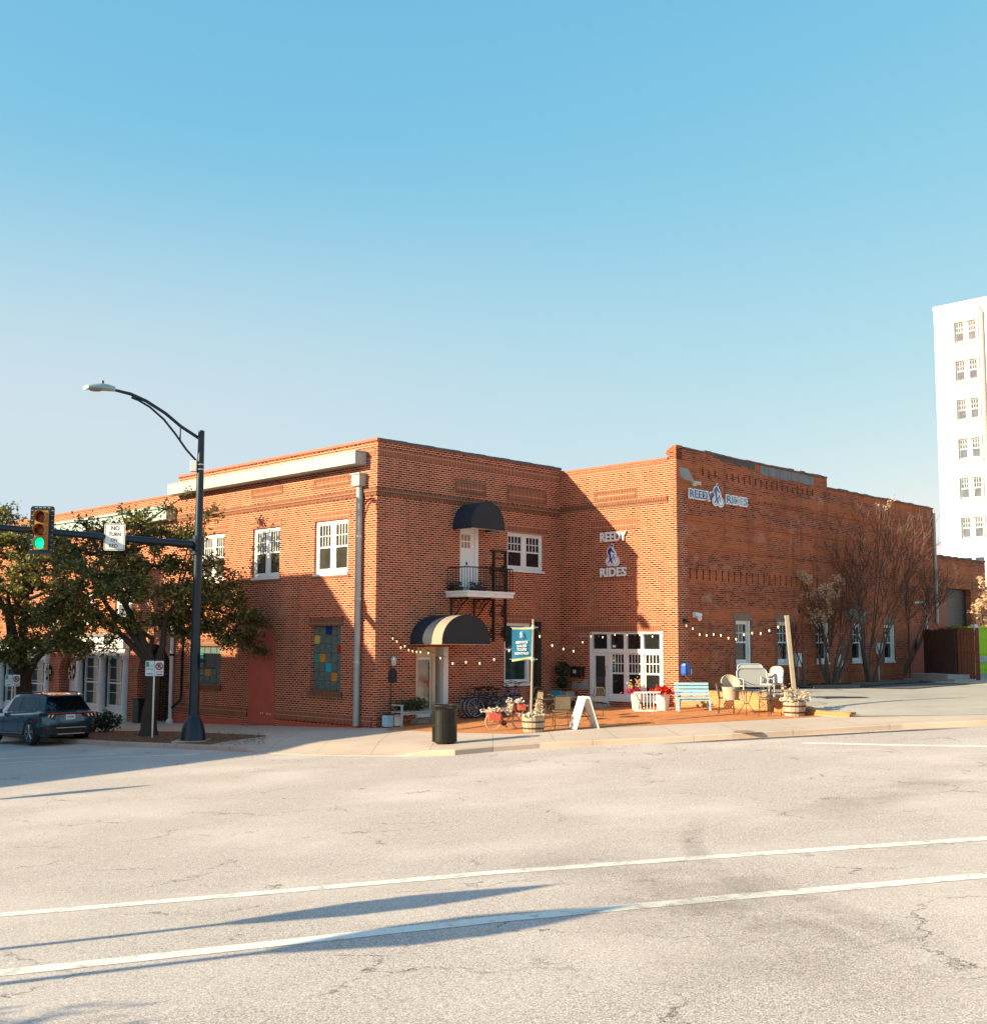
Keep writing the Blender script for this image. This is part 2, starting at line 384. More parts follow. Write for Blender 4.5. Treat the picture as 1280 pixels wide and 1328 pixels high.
M = dict(
 brick1=brick('red wire-cut brick', (.36, .056, .016), (.2, .023, .01), (.82, .41, .26), ms=.013, dark=(.07, .012, .008), darkp=.66, stain=.3, streak=.35),
 soldier1=brick('red soldier-course brick', (.32, .06, .022), (.19, .028, .013), (.7, .36, .23), bw=.22, bh=.072, soldier=True, dark=(.16, .06, .035), darkp=.6, stain=.3),
 brown1=brick('brown header brick', (.22, .065, .03), (.14, .04, .02), (.40, .24, .16), soldier=True, stain=.3),
 brick2=brick('old orange-red brick', (.50, .105, .04), (.30, .048, .018), (.64, .27, .17), ms=.011, dark=(.07, .015, .01), darkp=.58, stain=.75, wash=(.52, .14, .05), streak=.6),
 brickwall=brick('retaining wall brick', (.55, .25, .10), (.46, .20, .085), (.62, .36, .19), stain=.35),
 asphalt=asphalt(), walk=concrete('pavement concrete', (.56, .435, .365), 1.5), kerb=concrete('kerb concrete', (.50, .385, .32), 2.4, .3),
 drive=concrete('car park asphalt', (.44, .39, .345), 0, .3), stop=concrete('parking stop darkened for shade', (.13, .12, .11), 0, .3), lot=concrete('car park asphalt with shade in colour', (.13, .125, .125), 0, .35), bed=plain('mulch darkened for shade', (.045, .028, .02), .95, var=.7, scale=14, bump=.9, bscale=25), cover=plain('brown utility cover', (.34, .22, .15), .7, .2, .3),  # stop, lot and bed take the building's shade into their colour
 line=paint_line(),
 white=plain('white painted wood', (.78, .78, .77), .5, var=.06), cream=plain('cream painted trim', (.62, .5, .34), .55, var=.1),
 canopy_white=plain('pale green-grey canopy metal', (.32, .40, .39), .45, var=.08),
 metal=plain('galvanised metal', (.5, .5, .5), .42, .55, .2), alu=plain('brushed aluminium', (.62, .62, .6), .35, .8, .1),
 downpipe=plain('grey painted downpipe', (.34, .38, .38), .42, .2, .25, 3),
 navy=plain('navy awning canvas', (.012, .02, .042), .75, var=.25, scale=3, bump=.15), slate=plain('slate grey awning canvas', (.022, .024, .03), .8, var=.2, scale=3, bump=.15),
 sand=plain('cream awning canvas', (.30, .245, .19), .8, var=.06), 
 iron=plain('black iron', (.012, .011, .012), .5, .3), black=plain('black plastic', (.015, .015, .017), .45),
 polepaint=plain('dark blue-green pole paint', (.006, .019, .034), .35, .2, .25, 4),
 signal_y=plain('signal yellow', (.42, .19, .045), .5), gloss_black=plain('gloss black', (.01, .01, .011), .12),
 red_lens=plain('unlit red lens', (.13, .012, .006), .3), amber_lens=plain('unlit amber lens', (.17, .035, .008), .3), green_on=glow('lit green lens', (.0, .62, .27), .85),
 sign_white=plain('white sign sheet', (.8, .8, .8), .4, var=.03), ink=plain('black sign ink', (.015, .015, .02), .6),
 sign_red=plain('red sign ink', (.45, .02, .03), .5), sign_green=plain('green sign ink', (.02, .3, .12), .5),
 coping=plain('terracotta coping', (.36, .13, .08), .8, var=.35, scale=2, bump=.2, bscale=10), coping_grey=plain('weathered coping tile', (.1, .08, .085), .7, var=.5, scale=1.2),
 flash=plain('peeling grey flashing', (.17, .17, .18), .6, .2, .5, 2), roof=plain('flat roof felt', (.1, .1, .1), .9),
 red_board=plain('red painted board', (.50, .08, .045), .6, var=.3, scale=1.3, bump=.1), stone=plain('rough brown stone', (.25, .15, .11), .9, var=.4, scale=5, bump=.5, bscale=14),
 jamb=plain('old brown jamb stone', (.17, .095, .07), .9, var=.5, scale=5, bump=.4, bscale=12), cement=plain('patched cement', (.3, .29, .28), .9, var=.4, scale=3), cement_pale=plain('pale plaster patch', (.6, .5, .33), .9),
 glass=glass('dark window glass', (.02, .022, .024)), glass_green=glass('teal window glass', (.02, .05, .05)), glass_pale=glass('window glass over a pale blind', (.34, .31, .27), .06),
 glass_hotel=glass('grey curtained glass', (.14, .155, .19), .06), shade_glass=glass('dull brown glass', (.06, .055, .05), .05),
 gblock=plain('ribbed glass block', (.12, .165, .15), .15, 0, .6, 9, .8), gb_blue=plain('blue glass block', (.015, .035, .2), .2), gb_yellow=plain('yellow glass block', (.5, .38, .1), .2), gb_red=plain('red glass block', (.38, .02, .02), .2),
 gb_orange=plain('orange glass block', (.55, .22, .03), .2), gb_cyan=plain('cyan glass block', (.03, .36, .46), .2), gb_teal=plain('teal glass block', (.03, .25, .2), .2),
 letter_white=plain('white letter face', (.82, .83, .84), .4, var=.03), letter_blue=plain('blue letter face', (.02, .1, .27), .4, var=.1), logo_blue=plain('royal blue logo', (.012, .03, .25), .4), logo_faded=plain('sun-faded letter face', (.42, .46, .5), .5), logo_mid=plain('washed-out blue letter', (.16, .26, .38), .5, var=.3),
 bulb=glow('warm bulb', (1, .68, .38), 1.0), cable=plain('black cable', (.02, .02, .02), .6),
 leaf_oak=leaf('live oak leaf', (.045, .06, .018), (.19, .18, .05), (.50, .36, .11), .42), leaf_oak2=leaf('olive oak leaf', (.06, .075, .02), (.21, .20, .05), (.48, .35, .11), .42),
 leaf_shrub=leaf('shrub leaf', (.012, .035, .012), (.035, .075, .025)), leaf_grey=leaf('grey trailing leaf', (.04, .045, .025), (.09, .09, .05)),
 bark=bark('oak bark', (.07, .05, .04)), bark_grey=bark('crape myrtle bark', (.16, .12, .10)), twig=plain('brown twig', (.10, .06, .045), .9), seed=leaf('dry seed head', (.55, .34, .19), (.80, .56, .36), None, .3),
 mulch=plain('leaf litter and mulch', (.14, .065, .038), .95, var=.7, scale=18, bump=.9, bscale=25),
 litter=leaf('fallen leaf', (.16, .08, .03), (.34, .19, .07), None, .1),
 carpaint=plain('dark teal car paint', (.012, .085, .14), .24, .45, .05, coat=1), car_black=plain('black car plastic', (.009, .01, .012), .55), tyre=plain('tyre rubber', (.012, .012, .013), .8), rim=plain('alloy rim', (.45, .46, .47), .25, .9),
 car_glass=glass('tinted car glass', (.008, .01, .012), .02, .9), car_side=plain('car side glass with sky sheen in colour', (.12, .16, .19), .02, .35, .05, spec=1.0), tail=plain('red tail lens', (.35, .012, .012), .2), chrome=plain('satin chrome', (.6, .6, .6), .2, .95), tail_dark=plain('smoked tail lens', (.03, .01, .012), .12),  # side windows lightened in colour for the sky they reflect
 bin=plain('black ribbed steel', (.03, .028, .026), .38, .5, .3, 4), wood_old=plain('weathered barrel oak', (.4, .3, .22), .85, var=.35, scale=7, bump=.3), wood_post=plain('grey weathered post', (.33, .27, .21), .85, var=.3, scale=5, bump=.3), hoop=plain('rusty hoop', (.06, .04, .035), .7, .4),
 flag_blue=plain('teal blue banner', (.012, .17, .32), .7, var=.06), flag_yellow=plain('yellow-green banner hem', (.6, .58, .22), .7),
 pot=plain('white glazed pot', (.8, .78, .76), .35, var=.03), poins=leaf('red poinsettia', (.55, .012, .006), (.85, .05, .012), None, .3), poins2=leaf('orange flower', (.7, .06, .02), (.9, .2, .05), None, .3), magenta=leaf('magenta flower', (.35, .01, .06), (.6, .05, .15), None, .3),
 bench_blue=plain('pale blue bench paint', (.36, .58, .72), .5, var=.12), bench_grey=plain('grey-blue bench paint', (.34, .42, .42), .6, var=.15), glider=plain('white enamelled steel', (.38, .37, .355), .45, var=.1), wicker=plain('pale wicker', (.40, .34, .27), .85, var=.4, scale=30, bump=.8, bscale=60),
 bistro=plain('dull brown metal', (.10, .075, .055), .5, .4, .4), wicker_dark=plain('brown woven seat', (.17, .125, .085), .8, var=.5, scale=35, bump=.7, bscale=60),
 bike_dark=plain('dark blue bicycle paint', (.012, .018, .05), .3, .3), bike_red=plain('faded red bicycle paint', (.62, .12, .07), .45), bike_pink=plain('pale rusty wheel', (.55, .36, .28), .5), bike_blue=plain('white and blue bicycle paint', (.12, .2, .42), .3), spoke=plain('grey wheel rim', (.4, .42, .45), .35, .7), flower_white=leaf('dried white flowers', (.6, .48, .35), (.82, .74, .62), None, .2),
 tower=plain('white painted render', (.74, .76, .79), .8, var=.03, scale=1), tower_trim=plain('pale grey trim', (.44, .42, .43), .8), pipe_rust=plain('rusty downpipe', (.5, .33, .28), .7),
 fence=plain('dark stained fence board', (.085, .04, .03), .85, var=.6, scale=5), fence_red=plain('red-brown fence board', (.19, .05, .03), .8, var=.3, scale=4), gold=plain('yellow sunlit slat paint', (.5, .28, .05), .7), lime=plain('lime green steel', (.42, .72, .01), .4, var=.06), lime_text=plain('pale lettering', (.75, .78, .7), .5),
 roller=plain('dark blue-black shutter', (.03, .035, .042), .5, .2, .2), conc_shade=plain('grey concrete step', (.36, .35, .33), .9, var=.15, bump=.2),
 blue_box=plain('blue plastic', (.02, .1, .42), .35), hose=plain('orange hose', (.7, .25, .06), .5), util=plain('pale grey utility box', (.48, .5, .5), .5, .1),
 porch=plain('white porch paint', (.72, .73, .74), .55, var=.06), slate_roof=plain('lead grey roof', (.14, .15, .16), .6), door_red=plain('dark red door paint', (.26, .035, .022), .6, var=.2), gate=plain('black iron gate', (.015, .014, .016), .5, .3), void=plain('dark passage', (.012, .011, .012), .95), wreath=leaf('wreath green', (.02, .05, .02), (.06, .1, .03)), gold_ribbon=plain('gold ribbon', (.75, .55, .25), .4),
 towel=plain('teal towel', (.03, .38, .5), .8), far_wall=plain('blue-grey far facade', (.17, .2, .235), .8))
def patio_mat():
    k = NT('brick paver'); o = k.tc.outputs['Object']; b = k.n('TexBrick'); mp = k.n('Mapping'); mp.inputs['Rotation'].default_value = (0, 0, -PH); k.l(o, mp.inputs[0]); k.l(mp.outputs[0], b.inputs['Vector'])
    for i, q in (('Scale', 1), ('Mortar Size', .006), ('Brick Width', .2), ('Row Height', .1)): b.inputs[i].default_value = q
    b.inputs['Color1'].default_value = (.66, .25, .085, 1); b.inputs['Color2'].default_value = (.52, .165, .055, 1); b.inputs['Mortar'].default_value = (.42, .2, .1, 1)
    c = k.mix(.5, b.outputs['Color'], k.ramp(k.noise(o, .9, 6, .65), [(.3, .6), (.65, 1)]), 'MULTIPLY')
    k.bump(b.outputs['Fac'], -.3, .01)
    return k.out(c, .85, 0, .25)
M['patio'] = patio_mat()
# ------------------------------------------------------------------ ground, road, pavement
def interp(pts, x):
    if x <= pts[0][0]: return pts[0][1]
    for (a, b), (c, d) in zip(pts, pts[1:]):
        if x <= c: return b+(d-b)*(x-a)/(c-a)
    return pts[-1][1]
def span(a, b, st):
    n = max(1, int(round((b-a)/st))); return [a+(b-a)*k/n for k in range(n+1)]
def sheet(xs, rows, name, mat):
    """grid of columns xs; rows[i] = list of points of column i"""
    mb = MB(); n = len(rows[0])
    for r in rows: mb.v += r
    for i in range(len(rows)-1):
        for j in range(n-1):
            a = i*n+j; mb.f.append((a, a+n, a+n+1, a+1)); mb.m.append(0)
    return mb.build(name, mat, smooth=30)
xs = [-1500, -600, -250, -120]+span(-70, 70, 1)+[120, 250, 600, 1500]
ys = [-300, -100, -40, -15, -6]+span(0, 60, 1)+[90, 150, 300, 700, 2500]
struct(sheet(xs, [[Vector((x, y, ROAD(x, y))) for y in ys] for x in xs], 'road', M['asphalt']))
_ke = [G(*p, lambda x, y: ROAD(x, y)) for p in ((168, 968.5), (240, 971), (350, 977), (430, 980), (530, 981), (590, 979.5), (640, 975), (700, 970.5), (780, 966.5), (860, 963), (950, 958.5), (1060, 952), (1170, 945.5), (1280, 941))]
kerb_pts = [(_ke[0].x-45*.7117, _ke[0].y+45*.7025)]+[(p.x, p.y) for p in _ke]
kerb_pts.append((kerb_pts[-1][0]+40, kerb_pts[-1][1]+1.5))
def kerb_y(x): return interp(kerb_pts, x)
_rx0, _rx1 = _ke[2].x, _ke[4].x
def kerb_h(x): return 1-smooth(_rx0-1.2, _rx0, x)*(1-smooth(_rx1-.3, _rx1+.5, x))
def WALK(x, y):
    """pavement surface, dropped to the road at the corner ramp"""
    d = y-kerb_y(x)
    return S(x)-(1-kerb_h(x))*.12*(1-smooth(0, 2.4, d))
cx = sorted(span(-44, 46, .4)+[p[0] for p in kerb_pts[1:-1]])
offs = [.16, .6, 1.1, 1.7, 2.4, 3.4, 5, 8, 12, 18, 26, 40]
struct(sheet(cx, [[Vector((x, kerb_y(x)+d, WALK(x, kerb_y(x)+d))) for d in offs] for x in cx], 'pavement', M['walk']))
mb = MB(); prof = lambda x: [(0, S(x)-.34), (0, WALK(x, kerb_y(x))-.02), (.025, WALK(x, kerb_y(x))+.002), (.158, WALK(x, kerb_y(x))+.004), (.158, S(x)-.34)]
for x in cx: mb.v += [Vector((x, kerb_y(x)+d, z)) for d, z in prof(x)]
for i in range(len(cx)-1):
    for j in range(4): mb.f.append((i*5+j, i*5+5+j, i*5+6+j, i*5+j+1)); mb.m.append(0)
struct(mb.build('kerb', M['kerb']))
# brick patio
_pe = [G(*p) for p in ((500, 947.5), (512, 946.5), (540, 948), (592, 950), (677, 952), (740, 945.5), (800, 943), (860, 940), (940, 936), (1015, 932), (1066, 929.5))]
pe_pts = [(p.x, p.y) for p in _pe]
px_ = span(pe_pts[0][0], pe_pts[-1][0], .35)
def pat_y1(x): return max(interp(pe_pts, x)+.2, min(43.5, C1.y+.4+(x-C1.x)*1.013) if x < C3.x else 43.5)
struct(sheet(px_, [[Vector((x, y, max(WALK(x, y), S(x))+.005)) for y in span(interp(pe_pts, x), pat_y1(x), 1) [:1]+[interp(pe_pts, x)+(pat_y1(x)-interp(pe_pts, x))*k/8 for k in range(1, 9)]] for x in px_], 'patio', M['patio']))
# raised car park beside the bike shop and the low brick wall that holds it
ret_pts = [(C2.x+.05, C2.y-.05)]+[(p.x, p.y) for p in (G(*q) for q in ((925, 916.5), (960, 919), (990, 921.5), (1015, 924.5), (1045, 927.5), (1075, 929), (1101, 930)))]
_ry = ret_pts[-1][1]
def ret_x(y): return interp(sorted((b, a) for a, b in ret_pts), y)
def DRIVE(x, y): return S(x)+.42*math.exp(-((x-6.5)/6)**2)*smooth(_ry+.3, _ry+3.6, y)+.02*smooth(_ry-.8, _ry, y)-.25*smooth(14, 24, x)*smooth(38, 50, y)
dy = span(_ry-1.8, 40, .45)+span(41, 75, 2)
drows = []
for y in dy:
    xl = (ret_x(y)+.06 if y > _ry else ret_pts[-1][0]+.06+(_ry-y)*2.2) if y < C2.y else C2.x+(y-C2.y)*.987-.3
    drows.append([Vector((x, y, DRIVE(x, y)+.006)) for x in [xl+(46-xl)*(k/44)**1.3 for k in range(45)]])
struct(sheet(dy, drows, 'car_park', M['drive']))
rw = thing('retaining_wall', 'low sunlit brick wall that curves along the patio edge behind the pale blue bench', 'wall', (7.3, 34, S(7.3)))
mb = MB(); fine = []
for (a, b), (c, d) in zip(ret_pts, ret_pts[1:]):
    for k in range(5): fine.append((a+(c-a)*k/5, b+(d-b)*k/5))
fine.append(ret_pts[-1])
def top(x, y): return max(DRIVE(x, y)+.03, S(x)+.07)
for (a, b), (c, d) in zip(fine, fine[1:]):
    n = Vector((-(d-b), c-a, 0)).normalized()*-.22
    A0, B0 = Vector((a, b, S(a)-.3)), Vector((c, d, S(c)-.3)); A1, B1 = Vector((a, b, top(a, b))), Vector((c, d, top(c, d)))
    mb.quad(A0, B0, B1, A1); mb.quad(A0-n, B0-n, B1-n, A1-n); mb.quad(A1, B1, B1-n, A1-n)
a, b = fine[-1]; mb.quad(Vector((a, b, S(a)-.3)), Vector((a, b, S(a)-.3))-n, Vector((a, b, top(a, b)))-n, Vector((a, b, top(a, b))))
mb.build('brickwork', M['brickwall'], rw, uv=True)
mb = MB()
for (a, b), (c, d) in zip(fine, fine[1:]):
    n = Vector((-(d-b), c-a, 0)).normalized()*-.27; e = n*(-.04/.27)
    p = [Vector((a, b, top(a, b)+.003))-e*-1, Vector((c, d, top(c, d)+.003))+e, Vector((c, d, top(c, d)+.003))-n, Vector((a, b, top(a, b)+.003))-n]
    p[0] = Vector((a, b, top(a, b)+.003))+e
    mb.prism(p, (0, 0, .05))
mb.build('cap', M['brickwall'], rw, uv=True)
# mulch verge round the signal pole and planting bed along the bike shop
_mv = [[G(*p) for p in q] for q in (((60, 949), (105, 966.8)), ((125, 948.5), (165, 967)), ((180, 948), (220, 968)), ((235, 949), (272, 966)), ((300, 952), (300, 960.5)), ((346, 954), (346, 955)))]
rows = []
for a, b in _mv: rows.append([(lambda q: Vector((q.x, max(q.y, kerb_y(q.x)+.2), S(q.x)+.006)))(a.lerp(b, k/4)) for k in range(5)])
struct(sheet(rows, rows, 'verge', M['mulch']))
rows = []
for t in span(3.6, 20.2, .8):
    w_ = 2.5 if t > 7 else 1.2+.16*(t-3.6)
    rows.append([Vector((*(C2+BD*t+NB*s_).xy, DRIVE(*(C2+BD*t+NB*s_).xy)+.05)) for s_ in (-.05, .5, 1.1, w_)])
struct(sheet(rows, rows, 'planting_bed', M['bed']))  # mulch bed; extra width and dark tone stand in for shade
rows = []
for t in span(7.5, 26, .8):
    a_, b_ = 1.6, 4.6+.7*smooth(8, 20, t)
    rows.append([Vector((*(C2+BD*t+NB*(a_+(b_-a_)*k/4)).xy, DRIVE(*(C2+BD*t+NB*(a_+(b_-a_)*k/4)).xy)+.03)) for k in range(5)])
struct(sheet(rows, rows, 'shade_strip', M['lot']))  # dark sheet standing in for the building's shade on the car park
# painted lines
def strip(name, px_pts, wd, fn, mat, lift=.004, wob=0):
    rnd = random.Random(len(px_pts)); P = [G(*p, fn) for p in px_pts]; F = []
    for a, b in zip(P, P[1:]):
        n = max(1, int((b-a).length/.25)); F += [a.lerp(b, k/n) for k in range(n)]
    F.append(P[-1]); rows = []
    for k, p in enumerate(F):
        d = (F[min(k+1, len(F)-1)]-F[max(k-1, 0)]); d.z = 0; nn = Vector((-d.y, d.x, 0)).normalized()
        h = wd/2*(1+rnd.uniform(-wob, wob)); r = []
        for s_ in (-1, 0, 1):
            q = p+nn*h*s_; r.append(Vector((q.x, q.y, fn(q.x, q.y)+lift)))
        rows.append(r)
    return struct(sheet(rows, rows, name, mat))
RD = lambda x, y: ROAD(x, y)
strip('lane_marking', [(-160, 1201), (0, 1187), (320, 1160), (640, 1132), (960, 1109), (1280, 1087.5), (1450, 1077)], .25, RD, M['line'], wob=.06)
strip('lane_marking', [(-160, 1279), (0, 1262.5), (320, 1228), (640, 1193), (960, 1163), (1280, 1135.5), (1450, 1122)], .25, RD, M['line'], wob=.06)
strip('lane_marking', [(-60, 993), (0, 990), (90, 985), (190, 980.5), (260, 978)], .13, RD, M['line'], wob=.1)
strip('lane_marking', [(-60, 987), (0, 984), (80, 980.5), (150, 977.5)], .13, RD, M['line'], wob=.1)
strip('lane_marking', [(1040, 963.5), (1160, 966.5), (1300, 968.5), (1400, 970)], .3, RD, M['line'], wob=.1)
def stain(name, px_pts, wd, mat, lift=.007):
    P = [G(*p, RD) for p in px_pts]; F = []
    for a, b in zip(P, P[1:]):
        n = max(1, int((b-a).length/.3)); F += [a.lerp(b, k/n) for k in range(n)]
    F.append(P[-1])
    for _ in range(6): F = [F[0]]+[(F[i-1]+F[i]*2+F[i+1])/4 for i in range(1, len(F)-1)]+[F[-1]]
    rows, fade = [], []
    for k, p in enumerate(F):
        d = (F[min(k+1, len(F)-1)]-F[max(k-1, 0)]); nn = Vector((-d.y, d.x, 0)).normalized(); r = []
        for s_ in range(-4, 5):
            q = p+nn*wd*s_/8; r.append(Vector((q.x, q.y, ROAD(q.x, q.y)+lift))); fade.append((1-(s_/4)**2)*min(1, k/4, (len(F)-1-k)/4))
        rows.append(r)
    o = sheet(rows, rows, name, mat); at_ = o.data.attributes.new('fade', 'FLOAT', 'POINT'); at_.data.foreach_set('value', fade); return struct(o)
def stain_mat(name, c, a=.5, sc=(.8, 4), lo=.36, hi=.62):
    k = NT(name); o = k.tc.outputs['Object']; fa = k.n('Attribute', attribute_name='fade'); f = k.noise(o, sc[0], 5, .65); g = k.noise(o, 60, 2, .7)
    al = k.math('MULTIPLY', k.ramp(f, [(lo, 0), (hi, a)]), k.ramp(g, [(.3, 1), (.75, .25)]))
    al = k.math('MULTIPLY', al, fa.outputs['Fac']); k.l(al, k.b.inputs['Alpha']); return k.out(c, .9, 0, .2)
M['skid'] = stain_mat('rubber skid stain', (.30, .23, .195), .30, (1.1, 4))
stain('tyre_mark', [(908, 1056), (893, 1085), (900, 1105), (925, 1130), (975, 1158), (1040, 1195), (1120, 1232), (1210, 1268), (1290, 1290)], .34, M['skid'])
stain('tyre_mark', [(935, 1120), (985, 1140), (1055, 1172), (1150, 1205), (1290, 1262)], .5, M['skid'])
stain('tyre_mark', [(1045, 1068), (1120, 1038), (1180, 1020), (1250, 1002)], 1.5, M['skid'])
stain('tyre_mark', [(800, 1150), (900, 1205), (1010, 1258), (1180, 1330)], 2.2, M['skid'])
stain('tyre_mark', [(690, 1098), (850, 1145), (960, 1185), (1060, 1225)], 2.0, M['skid'], .0075)
stain('tyre_mark', [(1060, 1110), (1150, 1100), (1290, 1120)], 1.6, M['skid'], .0085)
stain('tyre_mark', [(780, 1225), (830, 1240), (880, 1262)], .5, M['skid'])
stain('gutter_dirt', [(850, 965.5), (930, 961), (1060, 954.2), (1170, 948), (1262, 943.5)], .5, stain_mat('gutter dirt', (.035, .022, .015), 1.0, (.4, 4), .05, .3), .006)
_mh = G(970, 949)
mb = MB(); mb.lathe([(.36, 0), (.36, .005), (.3, .006), (.0, .006)], _mh+Vector((0, 0, .003)), 24)
tag(mb.build('manhole_cover', M['cover']), 'round brown utility cover set in the sunlit pavement', 'manhole cover')
# ------------------------------------------------------------------ walls and windows
def wall_panel(mb, O, D, N, t0, t1, z0, z1, holes=()):
    """one wall face with real openings (ta, tb, za, zb, depth); reveals run inward"""
    ts = sorted({t0, t1, *[h[0] for h in holes], *[h[1] for h in holes]}); ts = [t for t in ts if t0-1e-6 <= t <= t1+1e-6]
    P = lambda t, z, d=0: Vector((O.x+D.x*t-N.x*d, O.y+D.y*t-N.y*d, z))
    for a, b in zip(ts, ts[1:]):
        m = (a+b)/2; hs = sorted([h for h in holes if h[0] < m < h[1]], key=lambda h: h[2]); z = z0
        for h in hs:
            if h[2] > z+1e-5: mb.nquad(N, P(a, z), P(b, z), P(b, h[2]), P(a, h[2]))
            z = max(z, h[3])
        if z1 > z+1e-5: mb.nquad(N, P(a, z), P(b, z), P(b, z1), P(a, z1))
    for ta, tb, za, zb, d in holes:
        mb.nquad(D, P(ta, za), P(ta, zb), P(ta, zb, d), P(ta, za, d)); mb.nquad(-D, P(tb, za), P(tb, zb), P(tb, zb, d), P(tb, za, d))
        mb.nquad(ZV, P(ta, za), P(tb, za), P(tb, za, d), P(ta, za, d)); mb.nquad(-ZV, P(ta, zb), P(tb, zb), P(tb, zb, d), P(ta, zb, d))
        if d < .2 and d > 0.001 and (tb-ta) < .3: mb.nquad(N, P(ta, za, d), P(tb, za, d), P(tb, zb, d), P(ta, zb, d))
class Face:
    """a wall face: box() places trim by (t, z, depth in front of the wall)"""
    def __init__(s, O, D, N): s.O, s.D, s.N = O, D, N
    def P(s, t, z, d=0): return Vector((s.O.x+s.D.x*t+s.N.x*d, s.O.y+s.D.y*t+s.N.y*d, z))
    def box(s, mb, t0, t1, z0, z1, d0, d1): mb.obox(s.P(t0, z0, d0), s.D*(t1-t0), ZV*(z1-z0), s.N*(d1-d0))
    def px(s, x, y): return W(s.O, s.D, x, y)
    def rect(s, x0, y0, x1, y1):
        """surveyed corners -> t0, t1, z0, z1"""
        xm, ym = (x0+x1)/2, (y0+y1)/2
        ta, tb = s.px(x0, ym)[0], s.px(x1, ym)[0]; za, zb = s.px(xm, y1)[1], s.px(xm, y0)[1]
        return min(ta, tb), max(ta, tb), za, zb
FA, FB, FC, FS = Face(C1, AD, NA), Face(C1, BD, NB), Face(C3, -AD, NA), Face(C2, BD, NB)
def sash(fr, pn, F, t0, t1, z0, z1, d, cols=4, rows=2, split=.5, b=.045, two_rows=True):
    """double-hung sash: small lights above, one pane below"""
    zm = z0+(z1-z0)*(1-split)
    for a, c in ((t0, t0+b), (t1-b, t1)): F.box(fr, a, c, z0, z1, d-.05, d)
    F.box(fr, t0+b, t1-b, z0, z0+b*1.5, d-.05, d); F.box(fr, t0+b, t1-b, z1-b, z1, d-.05, d); F.box(fr, t0+b, t1-b, zm-b*.6, zm+b*.6, d-.05, d+.004)
    iw = t1-t0-2*b
    for k in range(1, cols):
        c = t0+b+iw*k/cols; F.box(fr, c-.013, c+.013, zm+b*.6, z1-b, d-.045, d-.01)
    for k in range(1, rows):
        c = zm+b*.6+(z1-b-zm-b*.6)*k/rows; F.box(fr, t0+b, t1-b, c-.013, c+.013, d-.042, d-.013)
    F.box(pn, t0+b*.5, t1-b*.5, z0+b*.5, z1-b*.5, d-.04, d-.03)
def window(parent, F, R, recess=.1, units=2, cols=4, rows=2, split=.5, frame_mat='white', pane_mat='glass', fw=.07, sill=True, name='window', mull=.1, lining=False):
    t0, t1, z0, z1 = R; fr, pn = MB(), MB(); d = -recess
    F.box(fr, t0, t0+fw, z0, z1, d-.08, d+.03); F.box(fr, t1-fw, t1, z0, z1, d-.08, -.008 if lining else d+.03)
    F.box(fr, t0+fw, t1-fw, z0, z0+fw, d-.08, d+.03); F.box(fr, t0+fw, t1-fw, z1-fw, z1, d-.08, d+.03)
    a, b = t0+fw, t1-fw; uw = (b-a-mull*(units-1))/units
    for u in range(units):
        x = a+u*(uw+mull)
        if u: F.box(fr, x-mull, x, z0+fw, z1-fw, d-.08, d+.024)
        sash(fr, pn, F, x, x+uw, z0+fw, z1-fw, d, cols, rows, split)
    o = fr.build(name, M[frame_mat], parent)
    pn.build('pane', M[pane_mat], o)
    if sill:
        s = MB(); F.box(s, t0-.03, t1+.03, z0-.07, z0-.002, d-.05, .04); s.build('sill', M[frame_mat], o)
    return o
def face_t(F, px, d, py=800):
    """distance along a wall at which a point standing d in front of it lies on a surveyed sight line"""
    G_ = Face(F.O+F.N*d, F.D, F.N); return G_.px(px, py)
def soldier(parent, F, R, mat='soldier1', proud=.006, name='lintel'):
    mb = MB(); F.box(mb, R[0], R[1], R[2], R[3], -.05, proud); return mb.build(name, M[mat], parent, uv=True)
def half_awning(parent, F, tc, wd, z0, ht, proj, mats, stripe=None, name='awning', rim=.02):
    """barrel awning: arched front, vault running back to the wall, open underneath"""
    n = 20; arc = [(tc-wd/2*math.cos(PI*k/n), z0+ht*math.sin(PI*k/n)**.88) for k in range(n+1)]
    def vault(d0, d1):
        mb = MB()
        for (a, za), (b, zb) in zip(arc, arc[1:]):
            mb.quad(F.P(a, za, d0), F.P(b, zb, d0), F.P(b, zb, d1), F.P(a, za, d1))
            ia, ib = tc+(a-tc)*.97, tc+(b-tc)*.97
            mb.quad(F.P(ia, za-.03, d0), F.P(ib, zb-.03, d0), F.P(ib, zb-.03, d1), F.P(ia, za-.03, d1))
        for s_ in (0, -1):
            a, za = arc[s_]; F.box(mb, min(a, tc+(a-tc)*.97), max(a, tc+(a-tc)*.97), za-.03, za, d0, d1)
        return mb
    root = vault(.0, proj if not stripe else proj-stripe).build(name, M[mats[0]], parent, smooth=40)
    if stripe: vault(proj-stripe, proj).build('stripe', M['sand'], root, smooth=40)
    fr = MB(); fr.prism([F.P(a, z, proj) for a, z in arc], F.N*.02); fr.build('front_panel', M[mats[1]], root)
    fb = MB(); fb.tube([F.P(tc-wd/2*.97, z0-.02, .02), F.P(tc-wd/2*.97, z0-.02, proj-.02), F.P(tc+wd/2*.97, z0-.02, proj-.02), F.P(tc+wd/2*.97, z0-.02, .02)], .016, 6); fb.build('frame', M['alu'], root)
    for d in (proj*.36, proj*.68):
        sm = MB(); sm.tube([F.P(tc+(a-tc)*1.003, z+.004, d) for a, z in arc], .011, 4); sm.build('seam', M[mats[0]], root)
    hm = MB(); hm.tube([F.P(a, z, proj+.02) for a, z in arc]+[F.P(arc[0][0], arc[0][1], proj+.02)], .012, 4); hm.build('piping', M[mats[0]], root)
    return root
